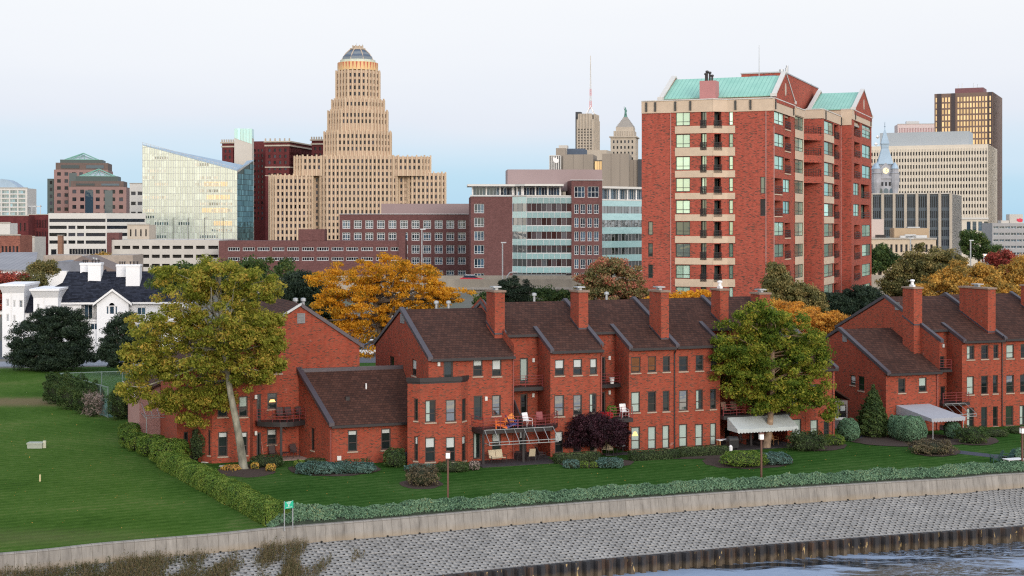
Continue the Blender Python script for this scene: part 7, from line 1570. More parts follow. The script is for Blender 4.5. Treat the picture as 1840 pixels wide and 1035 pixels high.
# ---- clipped shapes
def lump_mesh(seed, lumps, size, dens, mat, asp=.5, nj=1.1, e=.75, rough=.05, droop=0, core=True, updir=.35):
    """lumps: (x, y, z0, rx, ry, rz) rounded forms standing on z0; leaves cover the surface of each, a core painted dark as inner shade fills it"""
    size *= .68; dens *= 2.6
    rng = np.random.default_rng(seed); V, Q, C, MI = [], [], [], []; off = 0
    for (x, y, z0, rx, ry, rz) in lumps:
        area = 2 * math.pi * ((rx * ry) ** 1.6 / 1 + (rx * rz) ** 1.6 + (ry * rz) ** 1.6) ** (1 / 1.6) / 1.6
        n = int(area * dens); d = rng.normal(size=(n, 3)); d /= np.linalg.norm(d, axis=1, keepdims=True); d[:, 2] = np.abs(d[:, 2]) * 1.0
        low = rng.random(n) < .25; d[low, 2] *= -.5
        s = np.sign(d) * np.abs(d) ** e; s /= (np.abs(s) ** (2 / e)).sum(1, keepdims=True) ** (e / 2)
        lump = 1 + rough * 2.2 * (np.sin(d[:, :1] * 7 + seed) * np.sin(d[:, 1:2] * 6 + 1.3 * seed) + .5 * np.sin(d[:, 2:3] * 11 + d[:, :1] * 9))
        r = (1 - rough * rng.random((n, 1)) * 1.5) * lump
        zc = z0 + rz * .45; up = s[:, 2] > 0
        hz = np.where(up, rz * .55, rz * .47)
        pos = np.array([x, y, zc]) + s * r * np.stack([np.full(n, rx), np.full(n, ry), hz], 1)
        nrm = s / np.array([rx, ry, rz * .5]); nrm /= np.linalg.norm(nrm, axis=1, keepdims=True)
        ck = .5 + .25 * np.sin(pos[:, 0] * 2.1 + seed) * np.sin(pos[:, 1] * 2.3) + .15 * np.sin(pos[:, 2] * 4) + .18 * rng.normal(size=n)
        v, q, c = leafquads(rng, pos, size, nrm + np.array([0, 0, updir]), nj, asp, ck.clip(0, 1), droop)
        V.append(v); Q.append(q + off); C.append(c); MI.append(np.zeros(len(q))); off += len(v)
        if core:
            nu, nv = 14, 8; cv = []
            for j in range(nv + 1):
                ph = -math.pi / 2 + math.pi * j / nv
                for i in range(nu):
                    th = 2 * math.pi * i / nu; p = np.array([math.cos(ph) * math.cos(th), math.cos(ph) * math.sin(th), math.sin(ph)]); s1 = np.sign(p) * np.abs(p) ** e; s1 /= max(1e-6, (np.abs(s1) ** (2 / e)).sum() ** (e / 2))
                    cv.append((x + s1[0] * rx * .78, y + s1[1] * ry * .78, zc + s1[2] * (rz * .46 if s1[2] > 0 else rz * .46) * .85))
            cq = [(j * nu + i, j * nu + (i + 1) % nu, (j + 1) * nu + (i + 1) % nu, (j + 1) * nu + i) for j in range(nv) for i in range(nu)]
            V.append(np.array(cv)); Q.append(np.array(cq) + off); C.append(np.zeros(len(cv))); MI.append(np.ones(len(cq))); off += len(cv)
    return npmesh('shrub', np.concatenate(V), np.concatenate(Q), [mat, M_TWIGSHADE], np.concatenate(C), np.concatenate(MI))
SH = [0]
def shrub(name, label, boxes, mat, size=.16, dens=90, cat='shrub', group=None, dep=None, **kw):
    """boxes: (px0, px1, py_top, py_base) read off the photograph"""
    SH[0] += 1; L = []; o = None
    for b in boxes:
        x0, x1, yt, yb = b[:4]; g = G((x0 + x1) / 2, yb); D = g.y; rx = (x1 - x0) / 2 * D / F; ry = b[4] if len(b) > 4 else (dep or min(rx, 1.6)); D2 = D + ry * .6
        h = CAMZ - (yt - HY) * (D2) / F; o = o or Vector((g.x, D + ry, 0)); L.append((g.x - o.x, D + ry - o.y, -.05, rx, ry, max(.25, h)))
    ob = link(name, lump_mesh(SH[0], L, size, dens, mat, **kw), None, o); tag(ob, label, cat, group); return ob
def hedge(name, label, a, b, width, height, mat, size=.15, dens=85, seed=1, cat='hedge'):
    """a clipped hedge from a to b: leaves spread evenly over its rounded box, a core painted dark as inner shade"""
    rng = np.random.default_rng(seed); a, b = Vector(a), Vector(b); L = (b - a).length; ang = math.atan2((b - a).y, (b - a).x)
    ph = np.linspace(0, math.pi, 400); yy_ = np.sign(np.cos(ph)) * np.abs(np.cos(ph)) ** .42; zz_ = np.abs(np.sin(ph)) ** .42
    Yp, Zp = yy_ * width / 2, zz_ * height; al = np.concatenate([[0], np.cumsum(np.hypot(np.diff(Yp), np.diff(Zp)))])
    n = int(L * al[-1] * dens); s_ = rng.random(n) * L; q = rng.random(n) * al[-1]; y = np.interp(q, al, Yp); z = np.interp(q, al, Zp)
    sc = 1 + .05 * np.sin(s_ * .9) + .035 * np.sin(s_ * 2.7 + y * 2) + .02 * np.sin(s_ * 6.1 + z * 5) - .05 * rng.random(n)
    pos = np.stack([s_, y * sc, z * sc], 1); nr = np.stack([np.zeros(n), y / width * 2, z / height - .3], 1); nr /= np.linalg.norm(nr, axis=1, keepdims=True) + 1e-6
    m = int(width * height * dens)
    for e, sg in ((0, -1), (L, 1)):
        pe = np.stack([np.full(m, e) + sg * .05 * rng.random(m), (rng.random(m) - .5) * width * .95, rng.random(m) * height * .97], 1); pos = np.concatenate([pos, pe]); nr = np.concatenate([nr, np.tile(np.array([sg, 0, .2]), (m, 1))])
    n = len(pos); ck = .5 + .2 * np.sin(pos[:, 0] * 1.3 + pos[:, 1] * 3) + .14 * np.sin(pos[:, 2] * 5 + pos[:, 0] * 4) + .17 * rng.normal(size=n)
    v, q_, c = leafquads(rng, pos, size, nr + np.array([0, 0, .3]), 1.0, .5, ck.clip(0, 1))
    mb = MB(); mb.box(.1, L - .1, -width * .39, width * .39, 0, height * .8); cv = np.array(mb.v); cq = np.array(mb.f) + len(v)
    ob = link(name, npmesh('hedge', np.concatenate([v, cv]), np.concatenate([q_, cq]), [mat, M_TWIGSHADE], np.concatenate([c, np.zeros(len(cv))]), np.concatenate([np.zeros(len(q_)), np.ones(len(cq))])), None, (a.x, a.y, 0), ang); tag(ob, label, cat); return ob
def lowhedge(label, px0, px1, yt, yb, mat, w=.9, size=.09, dens=420):
    g0_, g1_ = G(px0, yb), G(px1, yb - (px1 - px0) * .055); n_ = Vector((-(g1_ - g0_).y, (g1_ - g0_).x, 0)).normalized() * w / 2; h_ = CAMZ - ((yt - HY) * (g0_.y + w) / F); SH[0] += 1
    return hedge('hedge', label, g0_ + n_, g1_ + n_, w, max(.3, h_), mat, size, dens, SH[0])
hedge('hedge', 'long clipped bright green hedge running from the river wall to the left townhouse', G(500, 944), G(300, 838), 1.7, 1.25, LM['hedge'], .11, 520, 3)
shrub('shrub', 'row of rounded green shrubs continuing the clipped hedge toward the pergola', [(262, 330, 790, 836), (240, 292, 782, 822), (222, 262, 778, 812), (210, 248, 768, 806), (208, 246, 760, 790)], LM['hedge'], .18, 130, 'shrub')
shrub('shrub', 'low bronze tinged shrub gap in the hedge row below the covered grill', [(278, 318, 800, 836)], LM['brown'], .17, 110)
shrub('hedge', 'overgrown dark hedge block beside the tennis court fence', [(74, 128, 672, 727, 1.0), (98, 156, 676, 737, 1.0), (128, 180, 687, 745, .9)], LM['green'], .22, 150, 'hedge', e=.7, rough=.09)
shrub('shrub', 'greyish twiggy bush at the near end of the overgrown hedge', [(148, 182, 705, 750, .5)], LM['twig'], .3, 110, asp=.15, rough=.15)
shrub('shrub', 'dark shrub at the corner of the pink garage', [(190, 230, 697, 756, 1.6)], LM['green'], .2, 130, rough=.1)
shrub('shrub', 'dark tall shrub left of the bay beside the grill', [(338, 374, 770, 832, 1.4)], LM['dkhedge'], .18, 90)
shrub('shrub', 'dark clipped hedge lump at the foot of the balcony post', [(446, 506, 818, 842, .9)], LM['dkhedge'], .13, 150)
shrub('flowers', 'yellow and orange plants in the mulch beside the plane trunk', [(476, 494, 833, 848), (450, 464, 830, 844), (395, 430, 836, 846)], LM['yellow'], .13, 130, 'flowers')
shrub('ground_cover', 'low blue green juniper bed before the single storey brick house', [(527, 600, 831, 855, 1.1), (580, 672, 832, 853, 1.2)], LM['bluedk'], .15, 170, 'ground cover', updir=.6)
lowhedge('small clipped dark hedge under the windows of the low brick house', 602, 664, 822, 836, LM['dkhedge'])
shrub('hedge', 'two low dark clipped bushes right of the patio chairs', [(545, 586, 823, 837, .6)], LM['dkhedge'], .11, 190, 'hedge'); shrub('plants', 'bright yellow green plants at the patio corner', [(526, 546, 826, 842)], LM['hedge'], .13, 140, 'plants')
shrub('shrub', 'round dark bush at the inner corner beside the air conditioner', [(687, 727, 806, 842, 1.0)], LM['green'], .16, 110)
shrub('shrub', 'solitary dark bush in a mulch ring on the lawn', [(729, 787, 838, 876, 1.0)], LM['brown'], .16, 120, rough=.1); shrub('shrub', 'blue grey creeping juniper in front of the bay window', [(726, 785, 834, 850, .8)], LM['bluedk'], .14, 130)
shrub('hedge', 'low dark hedge at the right foot of the bay window', [(782, 842, 829, 850, .7)], LM['dkhedge'], .12, 170, 'hedge'); shrub('plants', 'dry pinkish plant beside the patio deck', [(842, 862, 828, 846)], LM['twig'], .2, 90, 'plants', asp=.25)
lowhedge('dark hedge strip behind the purple plum tree', 1000, 1080, 814, 834, LM['dkhedge']); shrub('shrub', 'blue grey tufted shrub left of the plum trunk', [(1012, 1042, 826, 843)], LM['bluedk'], .2, 110, asp=.25, updir=1.0)
shrub('plants', 'yellow green grassy plants around the plum trunk', [(1042, 1058, 828, 842), (1060, 1074, 829, 842)], LM['hedge'], .24, 90, 'plants', asp=.18, updir=1.2); shrub('shrub', 'rounded blue grey mound right of the plum trunk', [(1073, 1121, 823, 843, .9)], LM['bluedk'], .16, 130)
lowhedge('dark clipped hedge under the lamp lit window', 1136, 1222, 809, 829, LM['dkhedge']); lowhedge('dark clipped hedge from the drain pipe to the awning', 1223, 1310, 803, 822, LM['dkhedge'])
shrub('shrub', 'spreading dark green mound under the second plane tree', [(1300, 1384, 812, 843, 1.6)], LM['hedge'], .16, 100, e=.9); shrub('shrub', 'blue green mound right of the lamp post under the plane tree', [(1372, 1428, 814, 838, 1.3)], LM['bluedk'], .15, 130, e=.9)
shrub('shrub', 'loose dark bush right of the awning before the end townhouse', [(1422, 1488, 776, 813, 1.2)], LM['dkhedge'], .2, 90, rough=.12); shrub('hedge', 'low clipped green hedge beside the path at the end townhouse', [(1482, 1520, 781, 802, .8)], LM['hedge'], .13, 130, 'hedge')
shrub('evergreen', 'round ball shaped sage evergreen left of the pointed evergreen', [(1511, 1550, 752, 795, 1.3)], LM['sage'], .13, 230, 'evergreen', rough=.025, e=.95)
cone = [(1550, 1602, 742, 788, 1.4), (1556, 1597, 722, 780, 1.2), (1562, 1591, 706, 765, .9), (1568, 1586, 694, 745, .6)]
g = G(1576, 788); k = g.y / F; L = []
for i in range(7):
    f = i / 6; hw = 26 * (1 - f) ** .8 + 3; L.append((0, 0, 4.6 * f * .82, hw * k, hw * k, 1.5 * (1 - f * .45)))
o = link('evergreen', lump_mesh(77, L, .2, 130, LM['green'], rough=.1), None, (g.x, g.y + 1.3, 0)); tag(o, 'pointed dark cone shaped evergreen against the low right townhouse', 'evergreen')
shrub('evergreen', 'leftmost and most hidden of three rounded sage evergreens by the canopy', [(1600, 1626, 746, 790, 1.0)], LM['sage'], .13, 220, 'evergreen', rough=.025, e=.9); shrub('evergreen', 'middle of the three rounded sage evergreens by the canopy', [(1612, 1646, 747, 795, 1.1)], LM['sage'], .13, 220, 'evergreen', rough=.025, e=.9)
shrub('evergreen', 'nearest and widest of three rounded sage evergreens by the canopy', [(1630, 1672, 748, 799, 1.2)], LM['sage'], .13, 220, 'evergreen', rough=.025, e=.9); shrub('evergreen', 'grey green ball shrub behind the canopy posts', [(1704, 1732, 758, 790, 1.0)], LM['sage'], .13, 200, 'evergreen', rough=.03)
shrub('shrub', 'olive bronze spreading shrub on the lawn before the grey canopy', [(1646, 1722, 792, 820, 1.5)], LM['brown'], .17, 110, rough=.1); shrub('shrub', 'leafy yellow green bush right of the canopy', [(1730, 1782, 767, 800, 1.3)], LM['green'], .17, 100, rough=.12)
shrub('hedge', 'low dark hedge along the right row of windows', [(1772, 1816, 770, 786, .6), (1815, 1850, 766, 780, .6)], LM['dkhedge'], .12, 160, 'hedge'); shrub('evergreen', 'round grey green shrub cut by the right edge near the lamp', [(1826, 1862, 806, 832, .9)], LM['sage'], .13, 180, 'evergreen')
# ---- juniper strip along the wall, weeds on the slope, tufts
rng = np.random.default_rng(11); s0, s1 = edge_s_at(492), SMAX - 8; n = 120000
s = s0 + (s1 - s0) * rng.random(n); d = rng.random(n)
hump = .72 + .06 * np.sin(s * .9) + .05 * np.sin(s * 2.3 + 1) + .05 * np.sin(s * 5.1) ; wd = 2.1 + .15 * np.sin(s * .6 + 2) + .1 * np.sin(s * 1.9); near = np.exp(-((s - s0 - 2.2) / 2.4) ** 2); hump = hump + .2 * near; wd = wd + .9 * near
endf = np.clip((s - s0) / .8, 0, 1) ** .5
prof = np.clip(np.sin(np.pi * (d * .9 + .06)), 0, 1) ** .55; z = hump * prof * endf * (.8 + .3 * rng.random(n)) - .03; X, Y = edge(s, -.02 - d * wd)
# edge() is vectorised over s; the offset follows each point
pos = np.stack([X, Y, z], 1); nr = np.stack([np.zeros(n), -(1 - d) * 1.2, .6 + np.zeros(n)], 1)
ck = .5 + .3 * np.sin(s * 1.3) * np.sin(s * .41) + .2 * rng.normal(size=n)
v, q_, c = leafquads(rng, pos, .15, nr, 1.2, .42, ck.clip(0, 1))
o = link('juniper_ground_cover', npmesh('juniper', v, q_, LM['blue'], c)); stuff(o); tag(o, 'blue green creeping juniper strip along the top of the river wall', 'ground cover')
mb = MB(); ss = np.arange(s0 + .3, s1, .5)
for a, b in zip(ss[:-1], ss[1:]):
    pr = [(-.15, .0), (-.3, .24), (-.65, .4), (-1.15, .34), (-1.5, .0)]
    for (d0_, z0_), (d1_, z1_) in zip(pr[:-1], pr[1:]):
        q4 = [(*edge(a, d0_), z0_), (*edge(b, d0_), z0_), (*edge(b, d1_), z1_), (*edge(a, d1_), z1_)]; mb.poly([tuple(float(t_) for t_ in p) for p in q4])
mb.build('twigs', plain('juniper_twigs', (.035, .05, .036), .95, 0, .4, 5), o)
n = 30000; sa, sb = edge_s_at(-40), edge_s_at(640); s = sa + (sb - sa) * rng.random(n) ** 1.0; d = .6 + 5.3 * rng.random(n) ** .8
fr_ = (s - sa) / (sb - sa); clump = np.sin(s * 1.1) * np.sin(s * .37 + 1) + .7 * np.sin(s * 2.9 + d * 1.7) + .6 * np.sin(d * 2.2 + s * .8); keep = clump * .5 + .9 * rng.random(n) > (-.55 + 1.75 * fr_ ** 1.2)
s, d, clump = s[keep], d[keep], clump[keep]; n = len(s); X, Y = edge(s, d); h = (.13 + .36 * rng.random(n) ** 2.5) * (1 + .45 * np.clip(clump, 0, 1.5)); h *= np.where(d < 1.8, 1.15, .9)
zb = -1.02 - (d - .5) / 5.25 * 1.55; lean = rng.normal(size=(n, 2)) * .22; p0 = np.stack([X, Y, zb], 1); p1 = p0 + np.stack([lean[:, 0] * h, lean[:, 1] * h, h], 1); wv = rng.normal(size=(n, 3)); wv[:, 2] = 0; wv /= np.linalg.norm(wv, axis=1, keepdims=True); wv *= .012
V1 = np.stack([p0 - wv, p0 + wv, p1 + wv * .4, p1 - wv * .4], 1).reshape(-1, 3); Q1 = np.arange(4 * n).reshape(n, 4); C1 = np.repeat((.5 + .25 * clump + .2 * rng.normal(size=n)).clip(0, 1), 4)
k3 = 4; f = rng.random((n, k3, 1)) * .75 + .25; pl = (p0[:, None] + (p1 - p0)[:, None] * f + rng.normal(size=(n, k3, 3)) * .045).reshape(-1, 3); v2, q2, c2 = leafquads(rng, pl, .085, None, 1, .4, np.repeat((.5 + .25 * clump + .15 * rng.normal(size=n)).clip(0, 1), k3))
o = link('weeds', npmesh('weeds', np.concatenate([V1, v2]), np.concatenate([Q1, q2 + len(V1)]), LM['weed'], np.concatenate([C1, c2]))); stuff(o); tag(o, 'dry brown and olive weeds growing over the left of the paver slope', 'weeds')
# fallen leaves and rough grass along the lawn
n = 26000; px = rng.random(n); 
gx = -62 + 125 * rng.random(n); gy = 84 + 75 * rng.random(n); ok = np.ones(n, bool)
se = np.interp(gx, EA[:, 0], EA[:, 1]); ok &= gy > se + .5
gx, gy = gx[ok], gy[ok]; n = len(gx); pos = np.stack([gx, gy, .02 + .02 * rng.random(n)], 1); v, q_, c = leafquads(rng, pos, .09, np.tile(np.array([0, 0, 2.0]), (n, 1)), 1, .5)
o = link('fallen_leaves', npmesh('leaves', v[: n // 14 * 4], q_[: n // 14], LM['rust'], c[: n // 14 * 4])); stuff(o); tag(o, 'scattered fallen leaves lying on the lawn', 'leaves')
# ================================================================== white houses on the left
fr = frame_at(180, 207, 6); WH = Bld('white_house', 'white townhouse block with dark slate hip roof, arched gable window and box chimneys', 'house', fr, 'white houses beyond the lawn')
M_WSID = plain('white_siding', (.74, .75, .78), .6, 0, .04, .5); FWW = ('ww', M_WHITE, M_FGB, .09, [.5], [])
W = WF(fr, 101, 330); ze = W.z(180, 545)
bal = [W.rect(146, 546, 176, 574)]; wn2 = [W.rect(162, 581, 177, 593), W.rect(141, 581, 158, 593), W.rect(246, 552, 262, 566), W.rect(246, 582, 262, 594), W.rect(112, 556, 120, 572)]
wallgrid(WH.wall, W, 0, W.L, 0, ze, bal + wn2, .12)
r = bal[0]; wallgrid(WH.wall, Wall(fr, (W.p0.x, 1.6), (W.p1.x, 1.6)), r[0] - .5, r[1] + .5, r[2] - .3, r[3] + .4, [(r[0] + .1, r[0] + 1.3, r[2], r[3] - .2), (r[0] + 1.5, r[1] - .6, r[2], r[3] - .2)], .1)
for a in ((r[0] + .1, r[0] + 1.3, r[2], r[3] - .2), (r[0] + 1.5, r[1] - .6, r[2], r[3] - .2)): WH.win(Wall(fr, (W.p0.x, 1.6), (W.p1.x, 1.6)), a, FWW, .1, 'door')
for q4 in wn2: WH.win(W, q4, FWW, .12)
mb = MB(); a, b = W.P(r[0], 0, -.1), W.P(r[1], 0, -.1); rail(mb, [(a.x, a.y), (b.x, b.y)], r[2], 1.0, 3, .2, .015); mb.build('railing', M_DKMETAL, WH.root); mb = MB(); mb.box(a.x - .1, b.x + .1, -.2, 1.6, r[2] - .22, r[2]); mb.build('balcony', M_WHITE, WH.root)
closebox(WH, W.p0.x, W.p1.x, 0, 15, ze)
u0, u1 = W.p0.x - .4, W.p1.x; zr = WF(fr, 115, 300, 7.5).z(200, 490); rm = MB(); ur = UU(fr, 122, 7.5)
rm.slab([(u0, -.4, ze), (u1, -.4, ze), (u1, 7.5, zr), (ur, 7.5, zr)], (0, 0, .2)); rm.poly([(u0, 15.4, ze + .2), (u0, -.4, ze + .2), (ur, 7.5, zr + .2)]); rm.slab([(u1, 15.4, ze), (u0, 15.4, ze), (ur, 7.5, zr), (u1, 7.5, zr)], (0, 0, .2)); rm.build('roof', M_SLATE, WH.root)
mb = MB(); mb.box(u0, u1, -.5, -.38, ze - .12, ze + .16); mb.build('gutter', M_WHITE, WH.root)
# gable bay
vg = -1.4; Wg = WF(fr, 174, 231, vg); zp = Wg.z(202, 523); gw = [Wg.rect(191, 550, 195.5, 565), Wg.rect(196.5, 550, 205.5, 565), Wg.rect(206.5, 550, 211, 565), Wg.rect(190.5, 579, 203, 594)]; zg = Wg.z(202, 546)
wallgrid(WH.wall, Wg, 0, Wg.L, 0, zg, gw, .12); WH.wall.poly([Wg.P(0, zg), Wg.P(Wg.L, zg), Wg.P(Wg.L / 2, zp)]); WH.wall.poly([(Wg.p0.x, 0, 0), (Wg.p0.x, vg, 0), (Wg.p0.x, vg, zg), (Wg.p0.x, 0, zg)])
for q4 in gw: WH.win(Wg, q4, ('w1', M_WHITE, M_FGB, .08, [], []), .12)
c = Wg.P(Wg.s_(201), Wg.z(201, 549), -.03); mb = MB(); rr_ = .38; mb.slab([(c.x + rr_ * math.cos(math.pi * k / 10), c.y, c.z + rr_ * math.sin(math.pi * k / 10)) for k in range(11)], (0, .05, 0)); mb.build('arch_window', M_FG, WH.root)
um = (Wg.p0.x + Wg.p1.x) / 2; rm = MB(); vb = 6.5
rm.slab([(Wg.p0.x - .4, vg - .3, zg - .15), (um, vg - .3, zp + .1), (um, vb, zp + .1), (Wg.p0.x - .4, 0.2, zg - .15)], (0, 0, .18)); rm.slab([(um, vg - .3, zp + .1), (Wg.p1.x + .4, vg - .3, zg - .15), (Wg.p1.x + .4, .2, zg - .15), (um, vb, zp + .1)], (0, 0, .18)); rm.build('gable_roof', M_SLATE, WH.root)
mb = MB(); mb.slab([(Wg.p0.x - .5, vg - .42, zg - .25), (um, vg - .42, zp), (um, vg - .42, zp + .34), (Wg.p0.x - .5, vg - .42, zg + .1)], (0, .12, 0)); mb.slab([(um, vg - .42, zp), (Wg.p1.x + .5, vg - .42, zg - .25), (Wg.p1.x + .5, vg - .42, zg + .1), (um, vg - .42, zp + .34)], (0, .12, 0)); mb.build('bargeboard', M_WHITE, WH.root)
# steep cross roofs and chimneys
for px0, pxm, px1, v in ((150, 185, 215, 4.5), (95, 157, 200, 5.0)):
    Wq = WF(fr, px0, px1, v); z0 = ze + .8; zt_ = WF(fr, px0, px1, v).z(pxm, 486 if px0 > 100 else 484); q = Wq.P(Wq.s_(pxm), 0); rm = MB(); rm.slab([(Wq.p0.x - 2, 0, z0 - .3), (Wq.p1.x, 1.0, z0), (q.x, v + 2.5, zt_)], (0, 0, .15)); rm.slab([(Wq.p0.x - 2, 0, z0 - .3), (q.x, v + 2.5, zt_), (Wq.p0.x + 1, v + 6, z0 + 1)], (0, 0, .15)); rm.build('cross_roof', M_SLATE, WH.root)
for px0, px1, v, yt, dv in ((158, 181, 4.2, 473, 2.2), (144, 158, 6.5, 473, 2.2), (226, 251, 3.6, 476, 2.2), (209, 226, 6.0, 476, 2.2)):
    Wq = WF(fr, px0, px1, v); mb = MB(); mb.box(Wq.p0.x, Wq.p1.x, v, v + dv, ze + .8, Wq.z((px0 + px1) / 2, yt)); mb.box(Wq.p0.x - .08, Wq.p1.x + .08, v - .08, v + dv + .08, Wq.z((px0 + px1) / 2, yt) - .25, Wq.z((px0 + px1) / 2, yt) + .05); c = mb.build('chimney', M_WSID, WH.root)
    mb = MB()
    for f in (.25, .5, .75): u = Wq.p0.x + Wq.L * f; z = Wq.z((px0 + px1) / 2, yt); mb.tube([(u, v + dv / 2, z), (u, v + dv / 2, z + .35)], .09, 6); mb.lathe([(.2, z + .35), (.2, z + .42), (.04, z + .5)], (u, v + dv / 2, 0), 8)
    mb.build('flue', M_DKMETAL, c)
WH.flush([M_WSID])
for lab, px0, px1, v, yt, wins, sk in (('white bay block with flared cornice at the left edge beyond the pine', 4, 43, -1, 511, [(11, 537, 16, 551), (23.5, 539, 28, 553), (34, 539, 41, 553), (11, 564, 16, 578), (23.6, 566, 28, 581)], 12), ('white bay block with flared cornice next to the slate roofed house', 60, 104, -2.5, 519, [(66, 546, 71, 560), (81, 549, 86, 562), (93, 549, 101, 562)], 12)):
    B = Bld('white_house', lab, 'house', fr, 'white houses beyond the lawn'); W = WF(fr, px0, px1, v); z1 = W.z(px0 + 10, yt); B.face(W, 0, z1 - 1.2, [W.rect(*q4) for q4 in wins], FWW, .12); closebox(B, W.p0.x, W.p1.x, v, v + 8, z1 - 1.2)
    mb = MB(); pl = [(W.p0.x, v), (W.p1.x, v), (W.p1.x, v + 8), (W.p0.x, v + 8)]; mb.prism([(x, y) for x, y in pl], z1 - 1.25, z1 - .25, 0, None, 1.18); cx, cy = (W.p0.x + W.p1.x) / 2, v + 4; mb.prism([(cx + (x - cx) * 1.22, cy + (y - cy) * 1.22) for x, y in pl], z1 - .25, z1 + .05); mb.build('cornice', M_WSID, B.root)
    mb = MB(); u = W.p0.x + W.L * .42; mb.box(u - .06, u + .06, v - .1, v - .005, 0, z1 - 1.2); mb.build('downspout', M_WHITE, B.root)
    if px0 < 10: mb = MB(); mb.slab([(W.p1.x, v + .5, 6.2), (W.p1.x + 5, v + .5, 6.2), (W.p1.x + 5, v + 5, 9), (W.p1.x, v + 5, 9)], (0, 0, .2)); mb.build('roof', M_SLATE, B.root); mb = MB(); mb.box(W.p1.x, W.p1.x + 5, v + .9, v + 7, 0, 6.2); mb.build('link_wall', M_WSID, B.root)
    B.flush([M_WSID])
# ================================================================== tennis fence
t = NT('chain_link'); o = t.obj(); s3 = t.add('ShaderNodeSeparateXYZ'); t.l.new(o, s3.inputs[0]); uu_ = t.math('ADD', s3.outputs[0], s3.outputs[1]); a = t.math('LESS_THAN', t.math('FRACT', t.math('MULTIPLY', t.math('ADD', uu_, s3.outputs[2]), 9)), .07); b = t.math('LESS_THAN', t.math('FRACT', t.math('MULTIPLY', t.math('SUBTRACT', uu_, s3.outputs[2]), 9)), .07)
tb = t.add('ShaderNodeBsdfTransparent'); ms = t.add('ShaderNodeMixShader'); t.l.new(t.math('MAXIMUM', a, b), ms.inputs[0]); t.l.new(tb.outputs[0], ms.inputs[1]); t.fin((.2, .3, .28), .5, .3); t.l.new(t.b.outputs[0], ms.inputs[2]); t.l.new(ms.outputs[0], t.out.inputs[0]); M_LINK = t.m
M_FENCE = plain('green_grey_steel', (.17, .23, .215), .5, .3); g = [G(194, 751), G(107, 721), G(330, 712)]; hf = 2.97; R_ = thing('chain_link_fence', 'tall galvanised chain link fence around the tennis court', 'fence', g[0])
for a, b, n in ((g[0], g[1], 7), (g[1], g[2], 6)):
    a, b = a - g[0], b - g[0]; mb = MB()
    for z in (.1, hf): mb.beam(a + Vector((0, 0, z)), b + Vector((0, 0, z)), .07, .07)
    mb.build('rail', M_FENCE, R_); mb = MB(); mb.poly([a + Vector((0, 0, .1)), b + Vector((0, 0, .1)), b + Vector((0, 0, hf)), a + Vector((0, 0, hf))]); mb.build('wire_mesh', M_LINK, R_)
    for k in range(n + 1):
        p = a.lerp(b, k / n); mb = MB(); mb.tube([(p.x, p.y, 0), (p.x, p.y, hf + .08)], .06, 6); mb.build('post', M_FENCE, R_)
struct(sheet('tennis_court', [(p.x, p.y) for p in (G(196, 750), G(110, 721), G(335, 712), G(330, 745))], .010, plain('court_green', (.035, .10, .075), .85, 0, .1, .5)))
# ================================================================== river sign, lamp posts, small things on the lawn
p = G(511, 951); q2 = G(526, 948.5); R_ = thing('river_sign', 'small green sign on two grey posts at the river wall', 'sign', p); d = q2 - p; hs = CAMZ - (901 - HY) * p.y / F
for v in (Vector((0, 0, 0)), d): mb = MB(); mb.tube([(v.x, v.y, -.1), (v.x, v.y, hs)], .035, 6); mb.build('post', M_GALV, R_)
hb = CAMZ - (914.5 - HY) * p.y / F; mb = MB(); nn = Vector((d.y, -d.x, 0)).normalized() * .05; a, b = d * -.02 + nn, d * 1.0 + nn; mb.slab([(a.x, a.y, hb), (b.x, b.y, hb), (b.x, b.y, hs - .02), (a.x, a.y, hs - .02)], nn * .4); pn = mb.build('panel', plain('sign_green', (.02, .42, .25), .5, 0, .04), R_)
mb = MB(); hh = hs - hb
for f0, f1, z in ((.18, .78, .88), (.22, .7, .78), (.25, .66, .68), (.36, .6, .58), (.18, .84, .17)):
    x0, x1 = a.lerp(b, f0) + nn * .5, a.lerp(b, f1) + nn * .5; zz = hb + hh * z; mb.slab([(x0.x, x0.y, zz - .01), (x1.x, x1.y, zz - .01), (x1.x, x1.y, zz + .012), (x0.x, x0.y, zz + .012)], nn * .1)
x0 = a.lerp(b, .46) + nn * .5; u_ = d.normalized(); mb.slab([tuple(x0 + u_ * x + Vector((0, 0, hb + hh * .3 + z))) for x, z in ((-.05, 0), (.02, -.015), (.06, .015), (.01, .06), (.015, .1), (-.02, .1))], nn * .1); mb.build('lettering', M_WHITE, pn)
t = emit('lantern_glass_lit', (.82, .86, .85), .18); M_POSTB = plain('brown_post', (.12, .055, .04), .6, 0, .1)
lp = None
for px, yb, yt, lab in ((805, 899, 811, 'brown garden lamp post on the lawn before the bay window'), (1368, 859, 780, 'brown garden lamp post before the white awning'), (1837, 846, 755, 'brown garden lamp post cut by the right edge')):
    g = G(px, yb); h_ = CAMZ - (yt - HY) * g.y / F
    if lp is None:
        lp = thing('garden_lamp', lab, 'lamp post', g, 0, 'brown lamp posts on the lawn'); H0 = h_; mb = MB(); mb.box(-.06, .06, -.06, .06, -.05, h_ - .52); mb.build('post', M_POSTB, lp); mb = MB(); mb.box(-.15, .15, -.15, .15, h_ - .46, h_ - .08); mb.build('lantern', t, lp); mb = MB(); mb.prism([(-.19, -.19), (.19, -.19), (.19, .19), (-.19, .19)], h_ - .08, h_ + .04, 0, None, .5); mb.box(-.17, .17, -.17, .17, h_ - .52, h_ - .46); [mb.box(x - .012, x + .012, y - .012, y + .012, h_ - .46, h_ - .08) for x in (-.155, .155) for y in (-.155, .155)]; mb.build('cap', M_POSTB, lp)
    else: dup(lp, g, .2, lab)
